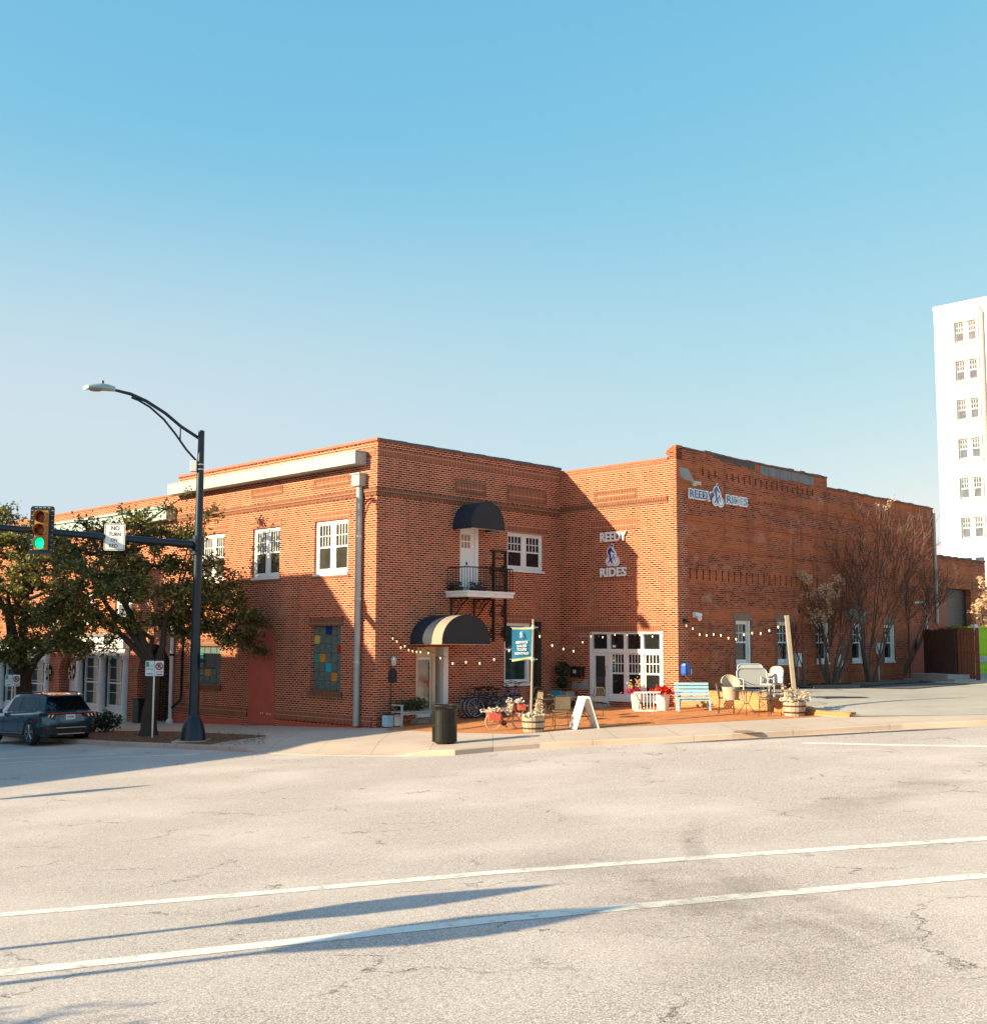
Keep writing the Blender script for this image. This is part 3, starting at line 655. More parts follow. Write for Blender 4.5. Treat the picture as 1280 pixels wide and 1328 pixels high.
# ------------------------------------------------------------------ corner building
ZR1 = 6.40+EYE; LA1 = 12.15; LB1 = 8.81
cb = thing('corner_building', 'two-storey red brick corner building with two dark barrel awnings and an iron balcony', 'building', (C1.x, C1.y, S(C1.x)))
wA = [FA.rect(408.3, 674, 451.3, 743), FA.rect(328, 685, 363, 749.5), FA.rect(260.5, 691, 291, 751)]
zt, zb = (wA[0][3]+wA[1][3])/2, (wA[0][2]+wA[1][2])/2
wA = [(a, b, zb, zt) for a, b, _, _ in wA]
gA = [FA.rect(403.5, 811.5, 442, 896), FA.rect(247, 838, 286, 886.5)]
dA = FA.rect(322.8, 808.5, 357.6, 938); dA = (dA[0], dA[1], dA[2]-.1, dA[3])
wB = FB.rect(658, 692, 704.5, 740); bd = FB.rect(596.5, 684, 621, 769); ld = FB.rect(539.5, 839, 580.5, 924); lw = FB.rect(654, 808, 688, 886)
ld = (ld[0], ld[1], S(-1)+.06, ld[3])
mb = MB()
hA = [(*r, .22) for r in wA+gA]+[(dA[0], dA[1], dA[2], dA[3]-.55*(dA[1]-dA[0]), .05)]
wall_panel(mb, C1, AD, NA, 0, LA1, -2.2, ZR1, hA)
wall_panel(mb, C1, BD, NB, 0, LB1, -2.2, ZR1, [(*wB, .22), (*bd, .22), (*ld, .5), (*lw, .22)])
# far side, back, parapet inside and roof
E1 = C1+AD*LA1; K1 = E1+BD*16; K2 = C3+BD*7.2
for a, b in ((E1, K1), (K1, K2), (K2, C3)): mb.quad(Vector((a.x, a.y, -2.2)), Vector((b.x, b.y, -2.2)), Vector((b.x, b.y, ZR1)), Vector((a.x, a.y, ZR1)))
walls1 = mb.build('wall', M['brick1'], cb, uv=True)
mb = MB(); mb.quad(*[Vector((p.x, p.y, ZR1-.45)) for p in (C1, C3, K2, K1, E1)]); mb.build('roof', M['roof'], cb)
mb = MB(); FA.box(mb, -.04, LA1, ZR1+.002, ZR1+.09, -.32, .05); mb.build('coping', M['coping'], cb)
mb = MB(); n = 22
for k in range(n): FB.box(mb, (LB1-.01)*k/n+(.06 if k == 0 else .006), (LB1-.01)*(k+1)/n, ZR1+.002, ZR1+.085+.006*(k % 3), -.32, .055)
mb.build('coping', M['coping_grey'], cb)
def wpt(F, x, y): return F.px(x, y)[1]
zs1, zs0 = wpt(FB, 493, 579.8), wpt(FB, 493, 590.3)
soldier(cb, FB, (.12, LB1-.02, zs0, zs1), name='soldier_course'); soldier(cb, FA, (.12, LA1, zs0, zs1), name='soldier_course')
zc = wpt(FB, 492, 633.5)
for F, L in ((FB, LB1-.06), (FA, LA1)):
    mb = MB(); F.box(mb, -.05 if F is FA else .0, L, zc-.1, zc+.02, -.02, .05); F.box(mb, 0, L, zc-.2, zc-.102, -.02, .026); mb.build('string_course', M['brown1'], cb, uv=True)
# recessed panels framed by header bricks
def brick_panel(parent, F, R):
    mb = MB(); b = .12
    for r in ((R[0], R[1], R[3]-b, R[3]), (R[0], R[1], R[2], R[2]+b), (R[0], R[0]+b, R[2]+b, R[3]-b), (R[1]-b, R[1], R[2]+b, R[3]-b)): F.box(mb, *r, -.03, .012)
    o = mb.build('brick_panel', M['brown1'], parent, uv=True)
    mb = MB(); F.box(mb, R[0]+b, R[1]-b, R[2]+b, R[3]-b, -.03, .005); mb.build('panel_infill', M['soldier1'], o, uv=True)
brick_panel(cb, FB, FB.rect(590, 623.5, 630.5, 642)); brick_panel(cb, FB, FB.rect(657, 633.5, 708.5, 654))
for x0, x1 in ((408, 455), (327, 367)):
    r = FA.rect(x0, 617 if x0 > 400 else 632, x1, 632 if x0 > 400 else 644.5); brick_panel(cb, FA, r)
for r in wA: soldier(cb, FA, (r[0]-.12, r[1]+.12, r[3]+.001, r[3]+.27)); soldier(cb, FA, (r[0]-.12, r[1]+.12, r[2]-.16, r[2]-.072), 'brown1', .03, 'window_ledge')
for r in gA: soldier(cb, FA, (r[0]-.12, r[1]+.12, r[3]+.001, r[3]+.26), 'brown1'); soldier(cb, FA, (r[0]-.12, r[1]+.14, r[2]-.22, r[2]-.001), 'brown1', .05, 'window_ledge')
soldier(cb, FB, (wB[0]-.05, wB[1]+.22, wB[3]+.001, wB[3]+.26)); soldier(cb, FB, (lw[0]-.1, lw[1]+.15, lw[3]+.001, lw[3]+.3))
for r in wA: window(cb, FA, r, pane_mat='shade_glass', fw=.1, mull=.2)
window(cb, FB, wB, fw=.09, mull=.18)
# glass-block windows
def block_window(F, R, cols, rows, colours):
    mb = MB(); t0, t1, z0, z1 = R; mats = ['gblock', 'gb_blue', 'gb_yellow', 'gb_red', 'gb_orange', 'gb_cyan', 'gb_teal']; w_, h_ = (t1-t0)/cols, (z1-z0)/rows
    for i in range(cols):
        for j in range(rows):
            mb.mi = mats.index(colours[(i, j)]) if (i, j) in colours else 0
            a, b, c, d = t0+i*w_+.012, t0+(i+1)*w_-.012, z1-(j+1)*h_+.012, z1-j*h_-.012
            F.box(mb, a, b, c, d, -.2, -.12)
            if mb.mi == 0:
                F.box(mb, a+.02, b-.02, c+.02, d-.02, -.12, -.112)
                q = .035                      # wave-ribbed face
                for k in range(3): mb.quad(F.P(a+.03, c+.03+k*(d-c-.06)/3, -.11), F.P(b-.03, c+.05+k*(d-c-.06)/3, -.098), F.P(b-.03, c+.08+k*(d-c-.06)/3, -.11), F.P(a+.03, c+.06+k*(d-c-.06)/3, -.1))
    o = mb.build('glass_block_window', [M[k] for k in mats], cb)
    g = MB(); F.box(g, t0, t1, z0, z1, -.215, -.19); g.build('grout', M['conc_shade'], o)
# columns counted along AD, so from right to left in the photograph
block_window(FA, gA[0], 5, 7, {(2, 0): 'gb_blue', (4, 1): 'gb_yellow', (0, 2): 'gb_red', (4, 3): 'gb_teal', (3, 3): 'gb_orange', (2, 4): 'gb_cyan', (1, 5): 'gb_orange'})
block_window(FA, gA[1], 5, 5, {(4, 0): 'gb_orange', (1, 2): 'gb_cyan', (2, 3): 'gb_orange', (4, 3): 'gb_red', (3, 1): 'gb_teal'})
# bricked-up doorway: arched red board on a stone sill
t0, t1, z0, z1 = dA; rr = .55*(t1-t0); mb = MB(); n = 14
arch = [((t0+t1)/2+(t1-t0)/2*math.cos(PI*k/n), z1-rr+rr*math.sin(PI*k/n)) for k in range(n+1)]
mb.prism([FA.P(t0, z0, .012), FA.P(t0, z1-rr, .012)]+[FA.P(a, z, .012) for a, z in arch[::-1]][1:-1]+[FA.P(t1, z1-rr, .012), FA.P(t1, z0, .012)], FA.N*-.05)
bo = mb.build('blocked_door', M['red_board'], cb)
mb = MB(); rnd = random.Random(4)
for k in range(5): a = t0+.25+.13*k+rnd.uniform(-.05, .05); mb = MB(); FA.box(mb, a, a+.03, z0+.42+rnd.uniform(-.03, .03), z0+.47, .012, .014); mb.build('paint_chip', M['sign_white'], bo)
mb = MB()
for (a, z), (b, y) in zip(arch, arch[1:]):
    c = (t0+t1)/2; f = 1.09
    mb.prism([FA.P(a, z, 0), FA.P(b, y, 0), FA.P(c+(b-c)*1.13, z1-rr+(y-z1+rr)*f, 0), FA.P(c+(a-c)*1.13, z1-rr+(z-z1+rr)*f, 0)], FA.N*.02)
mb.build('door_arch', M['soldier1'], cb, uv=True)
mb = MB(); FA.box(mb, t0-.15, t1+.2, S(-9)-.3, z0+.02, -.05, .16); mb.build('stone_step', M['stone'], cb, bevel=.02)
# plinth band that follows the slope in two steps
za, zb_ = wpt(FA, 410, 924.5), wpt(FA, 300, 917.5)
for a, b, z in ((.1, t0-.02, za), (t1+.02, LA1, zb_)):
    soldier(cb, FA, (a, b, z-.28, z), 'soldier1', .03, 'plinth_band')
mb = MB(); FA.box(mb, t1+.25, LA1, -1.6, S(-10)+.22, -.05, .02); mb.build('painted_base', M['red_board'], cb); mb = MB(); FA.box(mb, .6, t0-.2, -1.4, S(-6)+.12, -.05, .02); mb.build('painted_base', M['red_board'], cb)
soldier(cb, FB, (.1, ld[0]-.3, S(-3)+.02, S(-3)+.26), 'soldier1', .012, 'plinth_band')
# canopy box along the roof edge
tg, zg0 = FA.px(471.5, 603.5); tg2 = LA1+.02; zg1 = FA.px(471.5, 588)[1]; pg = .48
tg -= .18
mb = MB(); FA.box(mb, tg, tg2, zg0, zg1, .02, pg)
can = mb.build('canopy_box', M['canopy_white'], cb)
mb = MB(); k = tg+.02
while k < tg2-.3:
    e = min(k+2.15, tg2-.02)
    for r in ((k, e, zg1-.06, zg1-.045), (k, k+.016, zg0+.03, zg1-.06)): FA.box(mb, *r, pg-.01, pg+.008)
    k += 2.2
mb.build('panel_seam', M['metal'], can)
mb = MB(); FA.box(mb, tg-.012, tg, zg0+.03, zg1-.03, .06, pg-.04); mb.build('end_cap', M['downpipe'], can)
mb = MB(); FA.box(mb, tg-.05, tg2, zg1+.002, zg1+.03, .0, pg+.02); mb.build('lid', M['canopy_white'], can)
mb = MB()
FA.box(mb, tg+.01, tg2-.01, zg1+.032, zg1+.05, 0, .25); mb.build('flashing', M['white'], can)
# downpipe with hopper
td, zd = FA.px(470.5, 617); mb = MB()
mb.tube([FA.P(td, zd-.3, .12), FA.P(td, S(-4)+.05, .12)], .105, 10); dp = mb.build('downpipe', M['downpipe'], cb, smooth=40)
mb = MB(); FA.box(mb, td-.2, td+.2, zd-.36, zd, .005, .3); FA.box(mb, td-.23, td+.23, zd+.001, zd+.06, .005, .33); mb.build('hopper', M['downpipe'], dp, bevel=.01)
for z in (zd-2, zd-4, zd-6): mb = MB(); mb.lathe([(.118, 0), (.118, .06)], FA.P(td, z, .12), 10); mb.build('strap', M['metal'], dp)
# thin conduits on the street side
ti, _ = FA.px(238, 850); mb = MB(); mb.tube([FA.P(ti, 3.1, .05), FA.P(ti, .6, .05), FA.P(ti-.1, .25, .12), FA.P(ti+.2, -.05, .3)], .05, 6); mb.build('drain_pipe', M['iron'], cb, smooth=40)
# balcony, its door, railing and brackets
mb = MB(); t0, t1, z0, z1 = bd
FB.box(mb, t0, t0+.06, z0, z1, -.12, -.02); FB.box(mb, t1-.16, t1, z0, z1, -.12, -.02); FB.box(mb, t0+.06, t1-.16, z1-.08, z1, -.12, -.02)
FB.box(mb, t0+.06, t1-.16, z0+.0, z1-.08, -.13, -.07); door = mb.build('balcony_door', M['white'], cb)
mb = MB(); ga, gb_ = t0+.1, t0+.1+(t1-t0-.26)*.72; g0, g1 = FB.px(600, 711)[1], FB.px(600, 692)[1]
for i in range(3):
    for j in range(2): FB.box(mb, ga+(gb_-ga)*i/3+.02, ga+(gb_-ga)*(i+1)/3-.02, g0+(g1-g0)*j/2+.02, g0+(g1-g0)*(j+1)/2-.02, -.07, -.064)
mb.build('door_light', M['glass_pale'], door)
mb = MB(); FB.box(mb, (t0+t1)/2-.1, (t0+t1)/2-.07, z0+.95, z0+1.05, -.07, -.02); mb.build('door_handle', M['iron'], door)
wl_, wr_ = face_t(FB, 611, .88, 686)[0], face_t(FB, 653.8, .88, 686)[0]
half_awning(cb, FB, (wl_+wr_)/2, wr_-wl_, face_t(FB, 632, .88, 685.5)[1], face_t(FB, 632, .88, 651)[1]-face_t(FB, 632, .88, 685.5)[1], .88, ('navy', 'slate'))
sl0, sl1 = FB.px(579, 771)[0], FB.px(579, 771)[0]+2.22; zs = FB.px(585, 767)[1]; pr = 1.05
sl0 -= .05
mb = MB(); FB.box(mb, sl0+.04, sl1-.04, zs-.2, zs-.07, 0, pr-.04); FB.box(mb, sl0, sl1, zs-.068, zs, 0, pr); bal = mb.build('balcony', M['white'], cb)
mb = MB()
def rail(a, b):
    mb.bar(a+ZV*.78, b+ZV*.78, .02); mb.bar(a+ZV*.08, b+ZV*.08, .013); n = max(2, int((b-a).length/.125))
    for k in range(n+1): p = a.lerp(b, k/n); mb.bar(p+ZV*.0, p+ZV*.78, .011, 5)
c0, c1, c2, c3 = FB.P(sl0+.06, zs, .05), FB.P(sl0+.06, zs, pr-.06), FB.P(sl1-.06, zs, pr-.06), FB.P(sl1-.06, zs, .05)
rail(c0, c1); rail(c1, c2); rail(c2, c3); mb.build('railing', M['iron'], bal)
for t in (sl0+.25, sl1-.95):
    mb = MB(); mb.tube([FB.P(t, zs-.95, .03), FB.P(t, zs-.2, .03)], .03, 6); mb.tube([FB.P(t, zs-.24, .03), FB.P(t, zs-.24, .85)], .03, 6)
    mb.tube([FB.P(t, zs-.9, .04), FB.P(t, zs-.72, .3), FB.P(t, zs-.5, .5), FB.P(t, zs-.26, .8)], .022, 6)
    mb.torus(FB.P(t, zs-.42, .24), .13, .018, BD, 14, 5); mb.torus(FB.P(t, zs-.36, .5), .07, .015, BD, 12, 5)
    mb.build('bracket', M['iron'], bal)
for a, b in ((sl0+.08, sl0+.5), (sl1-1.25, sl1-.7)):
    mb = MB(); rnd = random.Random(int(a*10))
    for k in range(60): p = FB.P(rnd.uniform(a, b), zs+rnd.uniform(.02, .34), rnd.uniform(.1, .35)); d = Vector((rnd.uniform(-1, 1), rnd.uniform(-1, 1), rnd.uniform(-.3, 1))).normalized(); e = d.orthogonal()*.03; mb.quad(p-e, p+d*.1, p+e, p-d*.05)
    tb_ = MB(); FB.box(tb_, a, b, zs+.002, zs+.16, .1, .34); q = tb_.build('window_box', M['black'], bal); mb.build('dry_stems', M['twig'], q)
# iron escape ladder in front of the wall
tl0, zl1 = FB.px(639.3, 714); tl1 = FB.px(654.3, 714)[0]; zl0 = FB.px(645, 832)[1]; mb = MB()
for t in (tl0, tl1): FB.box(mb, t-.035, t+.035, zl0, zl1, .03, .08)
k = zl0+.25
while k < zl1: FB.box(mb, tl0+.035, tl1-.035, k-.012, k+.012, .045, .065); k += .33
FB.box(mb, tl0-.18, tl1+.04, zl1-.04, zl1+.02, .03, .09)
for z in (zl1-.75, zl1-2.2, zl1-2.9):
    for t in (tl0-.1, tl1-.12): mb.torus(FB.P(t, z, .05), .085, .02, NB, 10, 5); mb.torus(FB.P(t+.02, z+.17, .05), .06, .018, NB, 10, 5)
mb.build('escape_ladder', M['iron'], cb)
# shop door under the lower awning
t0, t1, z0, z1 = ld; mb = MB(); dd = -.1; td2 = t0+(t1-t0)*.64
for a, b in ((t0, t0+.13), (td2-.12, td2)): FB.box(mb, a, b, z0, z1, dd-.1, dd+.05)
FB.box(mb, t0+.13, td2-.12, z1-.32, z1, dd-.1, dd+.05); FB.box(mb, t0+.13, td2-.12, z1-.2, z1-.16, dd+.051, dd+.06)
FB.box(mb, td2+.004, t1-.2, z1-.3, z1, -.42, -.3)
dr = mb.build('shop_door', M['cream'], cb)
mb = MB(); FB.box(mb, t1-.2, t1, z0, z1, -.4, .03); mb.build('side_panel', M['white'], dr)
mb = MB(); FB.box(mb, t0+.14, td2-.13, z0+.02, z1-.33, dd-.06, dd-.03); leafp = mb.build('door_leaf', M['white'], dr)
mb = MB(); FB.box(mb, t0+.2, td2-.19, z0+.24, z1-.42, dd-.03, dd-.02); mb.build('door_glass', M['glass_pale'], leafp)
mb = MB(); FB.box(mb, td2-.25, td2-.2, z0+.3, z1-.5, dd-.02, dd-.014); FB.box(mb, td2+.01, t1-.21, z0, z1-.31, -.46, -.4); mb.build('dark_gap', M['glass'], leafp)
mb = MB(); FB.box(mb, t0+.45, t0+.7, z0+1.12, z0+1.2, dd-.0195, dd-.012); FB.box(mb, td2-.3, td2-.2, z0+1.0, z0+1.2, dd-.012, dd-.008); mb.build('red_notice', M['sign_red'], leafp)
mb = MB(); FB.box(mb, t0-.2, t1+.2, S(-2)-.3, z0-.005, -.5, .35); mb.build('door_step', M['conc_shade'], cb)
wl_, wr_ = face_t(FB, 573, 1.5, 834)[0], face_t(FB, 635, 1.5, 834)[0]
half_awning(cb, FB, (wl_+wr_)/2, wr_-wl_, face_t(FB, 604, 1.5, 834.5)[1], face_t(FB, 600, 1.5, 797.5)[1]-face_t(FB, 604, 1.5, 834.5)[1], 1.5, ('navy', 'slate'), stripe=.5)
# shop window
t0, t1, z0, z1 = lw; mb = MB(); d = -.1
for r in ((t0, t0+.1, z0, z1), (t1-.17, t1, z0, z1), (t0+.1, t1-.17, z0, z0+.13), (t0+.1, t1-.17, z1-.1, z1), (t0+.1, t1-.17, z0+(z1-z0)*.55, z0+(z1-z0)*.58)): FB.box(mb, *r, d-.08, d+.05)
sw = mb.build('shop_window', M['white'], cb)
mb = MB(); FB.box(mb, t0+.05, t1-.1, z0+.05, z1-.05, d-.06, d-.04); mb.build('pane', M['glass_green'], sw)
mb = MB(); FB.box(mb, t0-.05, t1+.05, z0-.1, z0-.002, d-.1, .06); mb.build('sill', M['white'], sw)
tp, zp = FB.px(693.5, 806); mb = MB(); FB.box(mb, tp-.13, tp+.13, S(2)-.1, zp, .01, .2); mb.build('dark_downpipe', M['black'], cb)
mb = MB(); FB.box(mb, .03, .05, 0, .02, .0, .02)
# small wall fittings: carriage lamp, house plaque with conduit
tl, zl = FB.px(506.5, 857); mb = MB(); mb.lathe([(.02, .17), (.09, .1), (.1, .08), (.075, -.14), (.03, -.17)], FB.P(tl, zl, .16), 6); FB.box(mb, tl-.03, tl+.03, zl+.02, zl+.08, 0, .12); lm = mb.build('wall_lantern', M['metal'], cb)
mb = MB(); mb.bar(FB.P(tl, zl-.18, .03), FB.P(tl, .35, .03), .012); mb.build('conduit', M['iron'], lm)
tl, z1_ = FB.px(509, 867.5); z0_ = FB.px(509, 887)[1]; mb = MB(); n = 8
mb.prism([FB.P(tl-.17, z0_+.06, 0), FB.P(tl+.17, z0_+.06, 0), FB.P(tl+.17, z1_-.06, 0), FB.P(tl+.06, z1_, 0), FB.P(tl-.06, z1_, 0), FB.P(tl-.17, z1_-.06, 0)], NB*.03); mb.build('wall_plaque', M['slate'], cb)
# ------------------------------------------------------------------ bike shop (second brick building)
L2, LS0, LS1 = 5.22, 10.38, 20.31; ZR2 = 6.27+EYE; ZS0, ZS1 = 6.66+EYE, 6.26+EYE; ZP = 6.70+EYE
bs = thing('bike_shop', 'long old brick building with a white shopfront and rows of dark slots along its flank', 'building', (C2.x, C2.y, S(C2.x)))
sf = FC.rect(764.5, 819, 859.5, 915)
zsf1 = FC.px(812, 819)[1]; tdr = FC.px(789, 870)[0]; zsill = FC.px(830, 908)[1]; zdr = S(4)+.1
mb = MB()
dent2 = []
ta, tb = FS.px(886, 745)[0], FS.px(1012, 753)[0]; n = 17; zd0, zd1 = FS.px(950, 755)[1], FS.px(950, 741.5)[1]
for k in range(n+7): c = ta+(tb-ta)*k/(n-1); dent2.append((c-.045, c+.045, zd0, zd1, .12))
ta, tb = FS.px(911, 612)[0], FS.px(1053, 640)[0]; n = 21; z0, z1 = FS.px(980, 630.5)[1], FS.px(980, 621.5)[1]; rnd = random.Random(2)
for k in range(n):
    c = ta+(tb-ta)*k/(n-1)
    if k == 3: continue
    dent2.append((c-.045, c+.045, z0+rnd.uniform(-.03, .03), z1+rnd.uniform(-.03, .06), .12))
swin = [FS.rect(*r) for r in ((955, 804.5, 971.5, 861), (1009.5, 806, 1023, 860), (1060, 808, 1072, 859.5), (1106, 809, 1116.5, 858), (1148.5, 810.5, 1157, 857.5))]
zw0 = sum(r[2] for r in swin)/5; zw1 = sum(r[3] for r in swin)/5; ww = .95
swin = [((r[0]+r[1])/2-ww/2, (r[0]+r[1])/2+ww/2, zw0, zw1) for r in swin]
dent2 = [h for h in dent2]
wall_panel(mb, C3, -AD, NA, 0, L2, -2.2, ZR2, [(sf[0], tdr, zdr, zsf1, .22), (tdr, sf[1], zsill, zsf1, .22)])
wall_panel(mb, C2, BD, NB, 0, LS0, -2.2, ZS0, [(*r, .2) for r in swin if r[1] < LS0]+[h for h in dent2 if h[1] < LS0])
wall_panel(mb, C2, BD, NB, LS0, LS1, -2.2, ZS1, [(*r, .2) for r in swin if r[0] > LS0]+[h for h in dent2 if h[0] > LS0])
E2 = C2+BD*LS1; B2 = E2-NB*9; B3 = C3+BD*LS1
for a, b in ((E2, B2),): mb.quad(Vector((a.x, a.y, -2.2)), Vector((b.x, b.y, -2.2)), Vector((b.x, b.y, ZS1)), Vector((a.x, a.y, ZS1)))
# raised street corner pier with a rounded shoulder and step between the two roof levels
pw = FC.px(866, 590)[0]
sh = [FC.P(L2, ZR2, 0)]+[FC.P(L2, ZP-.0, 0), FC.P(pw+.14, ZP, 0), FC.P(pw-.04, ZP-.1, 0), FC.P(pw-.12, ZP-.24, 0), FC.P(pw+.0, ZP-.26, 0), FC.P(pw+.03, ZR2, 0)]
mb.prism(sh, BD*.34)
P_ = lambda t, z, d=0: FS.P(t, z, d)
mb.quad(P_(LS0, ZS1), P_(LS0, ZS0), P_(LS0, ZS0, -.35), P_(LS0, ZS1, -.35))
mb.quad(P_(0.34, ZR2, -.35), P_(LS0, ZR2, -.35), P_(LS0, ZS0, -.35), P_(0.34, ZS0, -.35))
walls2 = mb.build('wall', M['brick2'], bs, uv=True)
# the patio face is the same brick as the corner building: a thin skin of it
mb = MB(); O_ = C3+NA*.004
wall_panel(mb, O_, -AD, NA, 0.01, L2+.006, -1.5, ZR2+.001, [(sf[0], tdr, zdr, zsf1, .01), (tdr, sf[1], zsill, zsf1, .01)])
for k in range(24):                                # toothed return of the face brick round the street corner
    z = .75+k*.36; w_ = (.62 if k % 2 else .38)
    if z > ZS0-1.6: break
    mb.nquad(NB, FS.P(-.006, z, .004), FS.P(w_, z, .004), FS.P(w_, z+.36, .004), FS.P(-.006, z+.36, .004))
mb.build('street_face', M['brick1'], bs, uv=True)
mb = MB()
mb.quad(*[Vector((p.x, p.y, ZR2-.5)) for p in (C2-NB*.01, E2, B3, C3)]); mb.build('roof', M['roof'], bs)
mb = MB(); FC.box(mb, .02, pw, ZR2+.003, ZR2+.085, -.3, .045); mb.build('coping', M['coping'], bs)
mb = MB(); FC.box(mb, pw+.16, L2+.03, ZP+.002, ZP+.05, -.34, .02); mb.build('pier_cap', M['coping'], bs)
rnd = random.Random(8)
for a, b, z, nm in ((.36, LS0-.02, ZS0, 'coping'), (LS0+.01, LS1+.05, ZS1, 'coping')):
    mb = MB(); n = int((b-a)/.42)
    for k in range(n): FS.box(mb, a+(b-a)*k/n, a+(b-a)*(k+1)/n-.03, z+.002, z+.05+rnd.uniform(0, .05), -.4, .03+rnd.uniform(0, .03))
    mb.build(nm, M['coping_grey'], bs)
t0, t1 = FS.px(985, 605)[0], FS.px(1054, 623)[0]
mb = MB(); n = 14
for k in range(n): FS.box(mb, t0+(t1-t0)*k/n, t0+(t1-t0)*(k+1)/n, ZS0-.36-rnd.uniform(0, .06), ZS0-.03, -.02, .014+.004*(k % 3))
mb.build('flashing', M['flash'], bs)
t0 = FS.px(925, 595)[0]; mb = MB()
for k in range(6): FS.box(mb, t0+k*.45, t0+k*.45+.46, ZS0-.1-.05*(k % 2)-.02*k, ZS0-.03, -.02, .012+.003*(k % 2))
mb.build('tar_edge', M['black'], bs)
# corbelled ledges across the flank (shadowed courses) and the odd patch
for y, a, b in ((655, .6, LS1), (687, .5, LS1), (720, .5, LS1), (770, .8, 8), (648, LS0, LS1)):
    z = FS.px(1000, y)[1]; mb = MB(); FS.box(mb, a, b, z-.04, z+.03, -.02, .035); mb.build('ledge', M['brick2'], bs, uv=True)
mb = MB(); r = FS.rect(880, 607, 894, 625); mb.prism([FS.P(r[0], r[3], 0), FS.P(r[0]+.55, r[3], 0), FS.P(r[0]+.95, r[2], 0), FS.P(r[0]+.1, r[2]+.15, 0)], NB*.012); mb.build('patch', M['cement'], bs)
r = FS.rect(898, 624, 909, 631); mb = MB(); FS.box(mb, r[0], r[1], r[3]-.12, r[3], 0, .01); FS.box(mb, r[0], r[0]+.2, r[2], r[3]-.12, 0, .011); FS.box(mb, r[1]-.14, r[1]-.04, r[2]+.1, r[3]-.12, 0, .011); mb.build('plaster_patch', M['cement_pale'], bs)
r = FC.rect(741.5, 880, 763, 893); mb = MB(); mb.prism([FC.P(r[0], r[2], 0), FC.P(r[0]+.03, r[3]-.12, 0), FC.P(r[1]-.3, r[3]-.16, 0), FC.P(r[1]-.25, r[3], 0), FC.P(r[1], r[3], 0), FC.P(r[1], r[2], 0)], NA*.012); mb.build('patch', M['cement'], bs)
r = FS.rect(1095, 793, 1122, 805); mb = MB(); FS.box(mb, r[0], r[1], r[2], r[3], 0, .03); FS.box(mb, r[0]+.2, r[1]-.5, r[3]-.1, r[3]+.15, 0, .05); mb.build('patch', M['cement'], bs, bevel=.03)
# street-face bands
for y0, y1, k in ((594.5, 587, 'soldier1'),):
    pass
z1_ = FC.px(800, 606.5)[1]; z0_ = FC.px(800, 612.5)[1]; soldier(bs, FC, (.05, FC.px(862, 600)[0], z0_, z1_), name='soldier_course')
zc = FC.px(735, 659)[1]
mb = MB(); FC.box(mb, .06, L2-.35, zc-.08, zc+.06, 0, .055); FC.box(mb, .06, L2-.35, zc-.18, zc-.082, 0, .03); mb.build('string_course', M['brown1'], bs, uv=True)
brick_panel(bs, FC, FC.rect(770.5, 635, 826, 649))
for r in (FC.rect(768, 675, 826, 687.5), FC.rect(769, 749, 824, 756.5)): soldier(bs, FC, r, proud=.012)
soldier(bs, FC, (FC.px(744, 815)[0], FC.px(858, 815)[0], zsf1+.001, zsf1+.3), proud=.012)
# white shopfront
t0, t1 = sf[0], sf[1]; ztr = FC.px(812, 843)[1]; ztr2 = FC.px(812, 840)[1]; fr = MB(); pn = MB(); d = -.06
def bx(a, b, c, e, o=.0): FC.box(fr, a, b, c, e, d-.09, d+.05+o)
bx(t0, t0+.13, zdr, zsf1); bx(t1-.13, t1, zsill, zsf1); bx(t0+.13, t1-.13, zsf1-.09, zsf1)
bx(tdr-.06, tdr+.06, zdr, zsf1-.09, .006)
tm = [tdr+(t1-.13-tdr)*k/3 for k in range(4)]
zt0 = zsf1-.09-.52
for a, b in ((t0+.13, tdr-.06),)+tuple((tm[k]+.06, tm[k+1]-.06 if k < 2 else t1-.13) for k in range(3)):
    FC.box(fr, a, b, zt0-.14, zt0, d-.09, d+.05)
for k in (1, 2): bx(tm[k]-.06, tm[k]+.06, zsill, zsf1-.09, .003)
bx(tdr+.06, t1-.13, zsill, zsill+.1, .002)
FC.box(pn, t0+.1, t1-.1, zt0-.04, zsf1-.05, d-.05, d-.035)
shopf = fr.build('shopfront', M['white'], bs); pn.build('transom_pane', M['glass'], shopf)
for k in range(3):
    fr, pn = MB(), MB(); a = tm[k]+.062; b = tm[k+1]-.062 if k < 2 else t1-.132
    sash(fr, pn, FC, a, b, zsill+.102, zt0-.142, d, 4, 2, .47, .05); o = fr.build('window', M['white'], bs); pn.build('pane', M['glass'], o)
    if k == 0:
        st = MB(); rnd = random.Random(5); mats = ['gb_teal', 'gb_cyan', 'gb_blue', 'sign_white', 'gb_yellow']
        zz = zsill+.102+(zt0-.142-zsill-.102)*.53
        for q in range(9): st.mi = q % 5; FC.box(st, a+.06, a+.2, zz+.1+q*.1, zz+.18+q*.1, d-.028, d-.024)
        st.build('window_stickers', [M[m] for m in mats], o)
fr = MB(); a, b, z0, z1 = t0+.135, tdr-.065, zdr+.04, zt0-.145
FC.box(fr, a, a+.1, z0, z1, d-.04, d+.03); FC.box(fr, b-.11, b, z0, z1, d-.04, d+.03); FC.box(fr, a+.1, b-.11, z0, z0+.22, d-.04, d+.03); FC.box(fr, a+.1, b-.11, z1-.1, z1, d-.04, d+.03)
dr2 = fr.build('shop_door', M['white'], bs)
pn = MB(); FC.box(pn, a+.06, b-.06, z0+.18, z1-.06, d-.02, d-.01); pn.build('door_glass', M['shade_glass'], dr2)
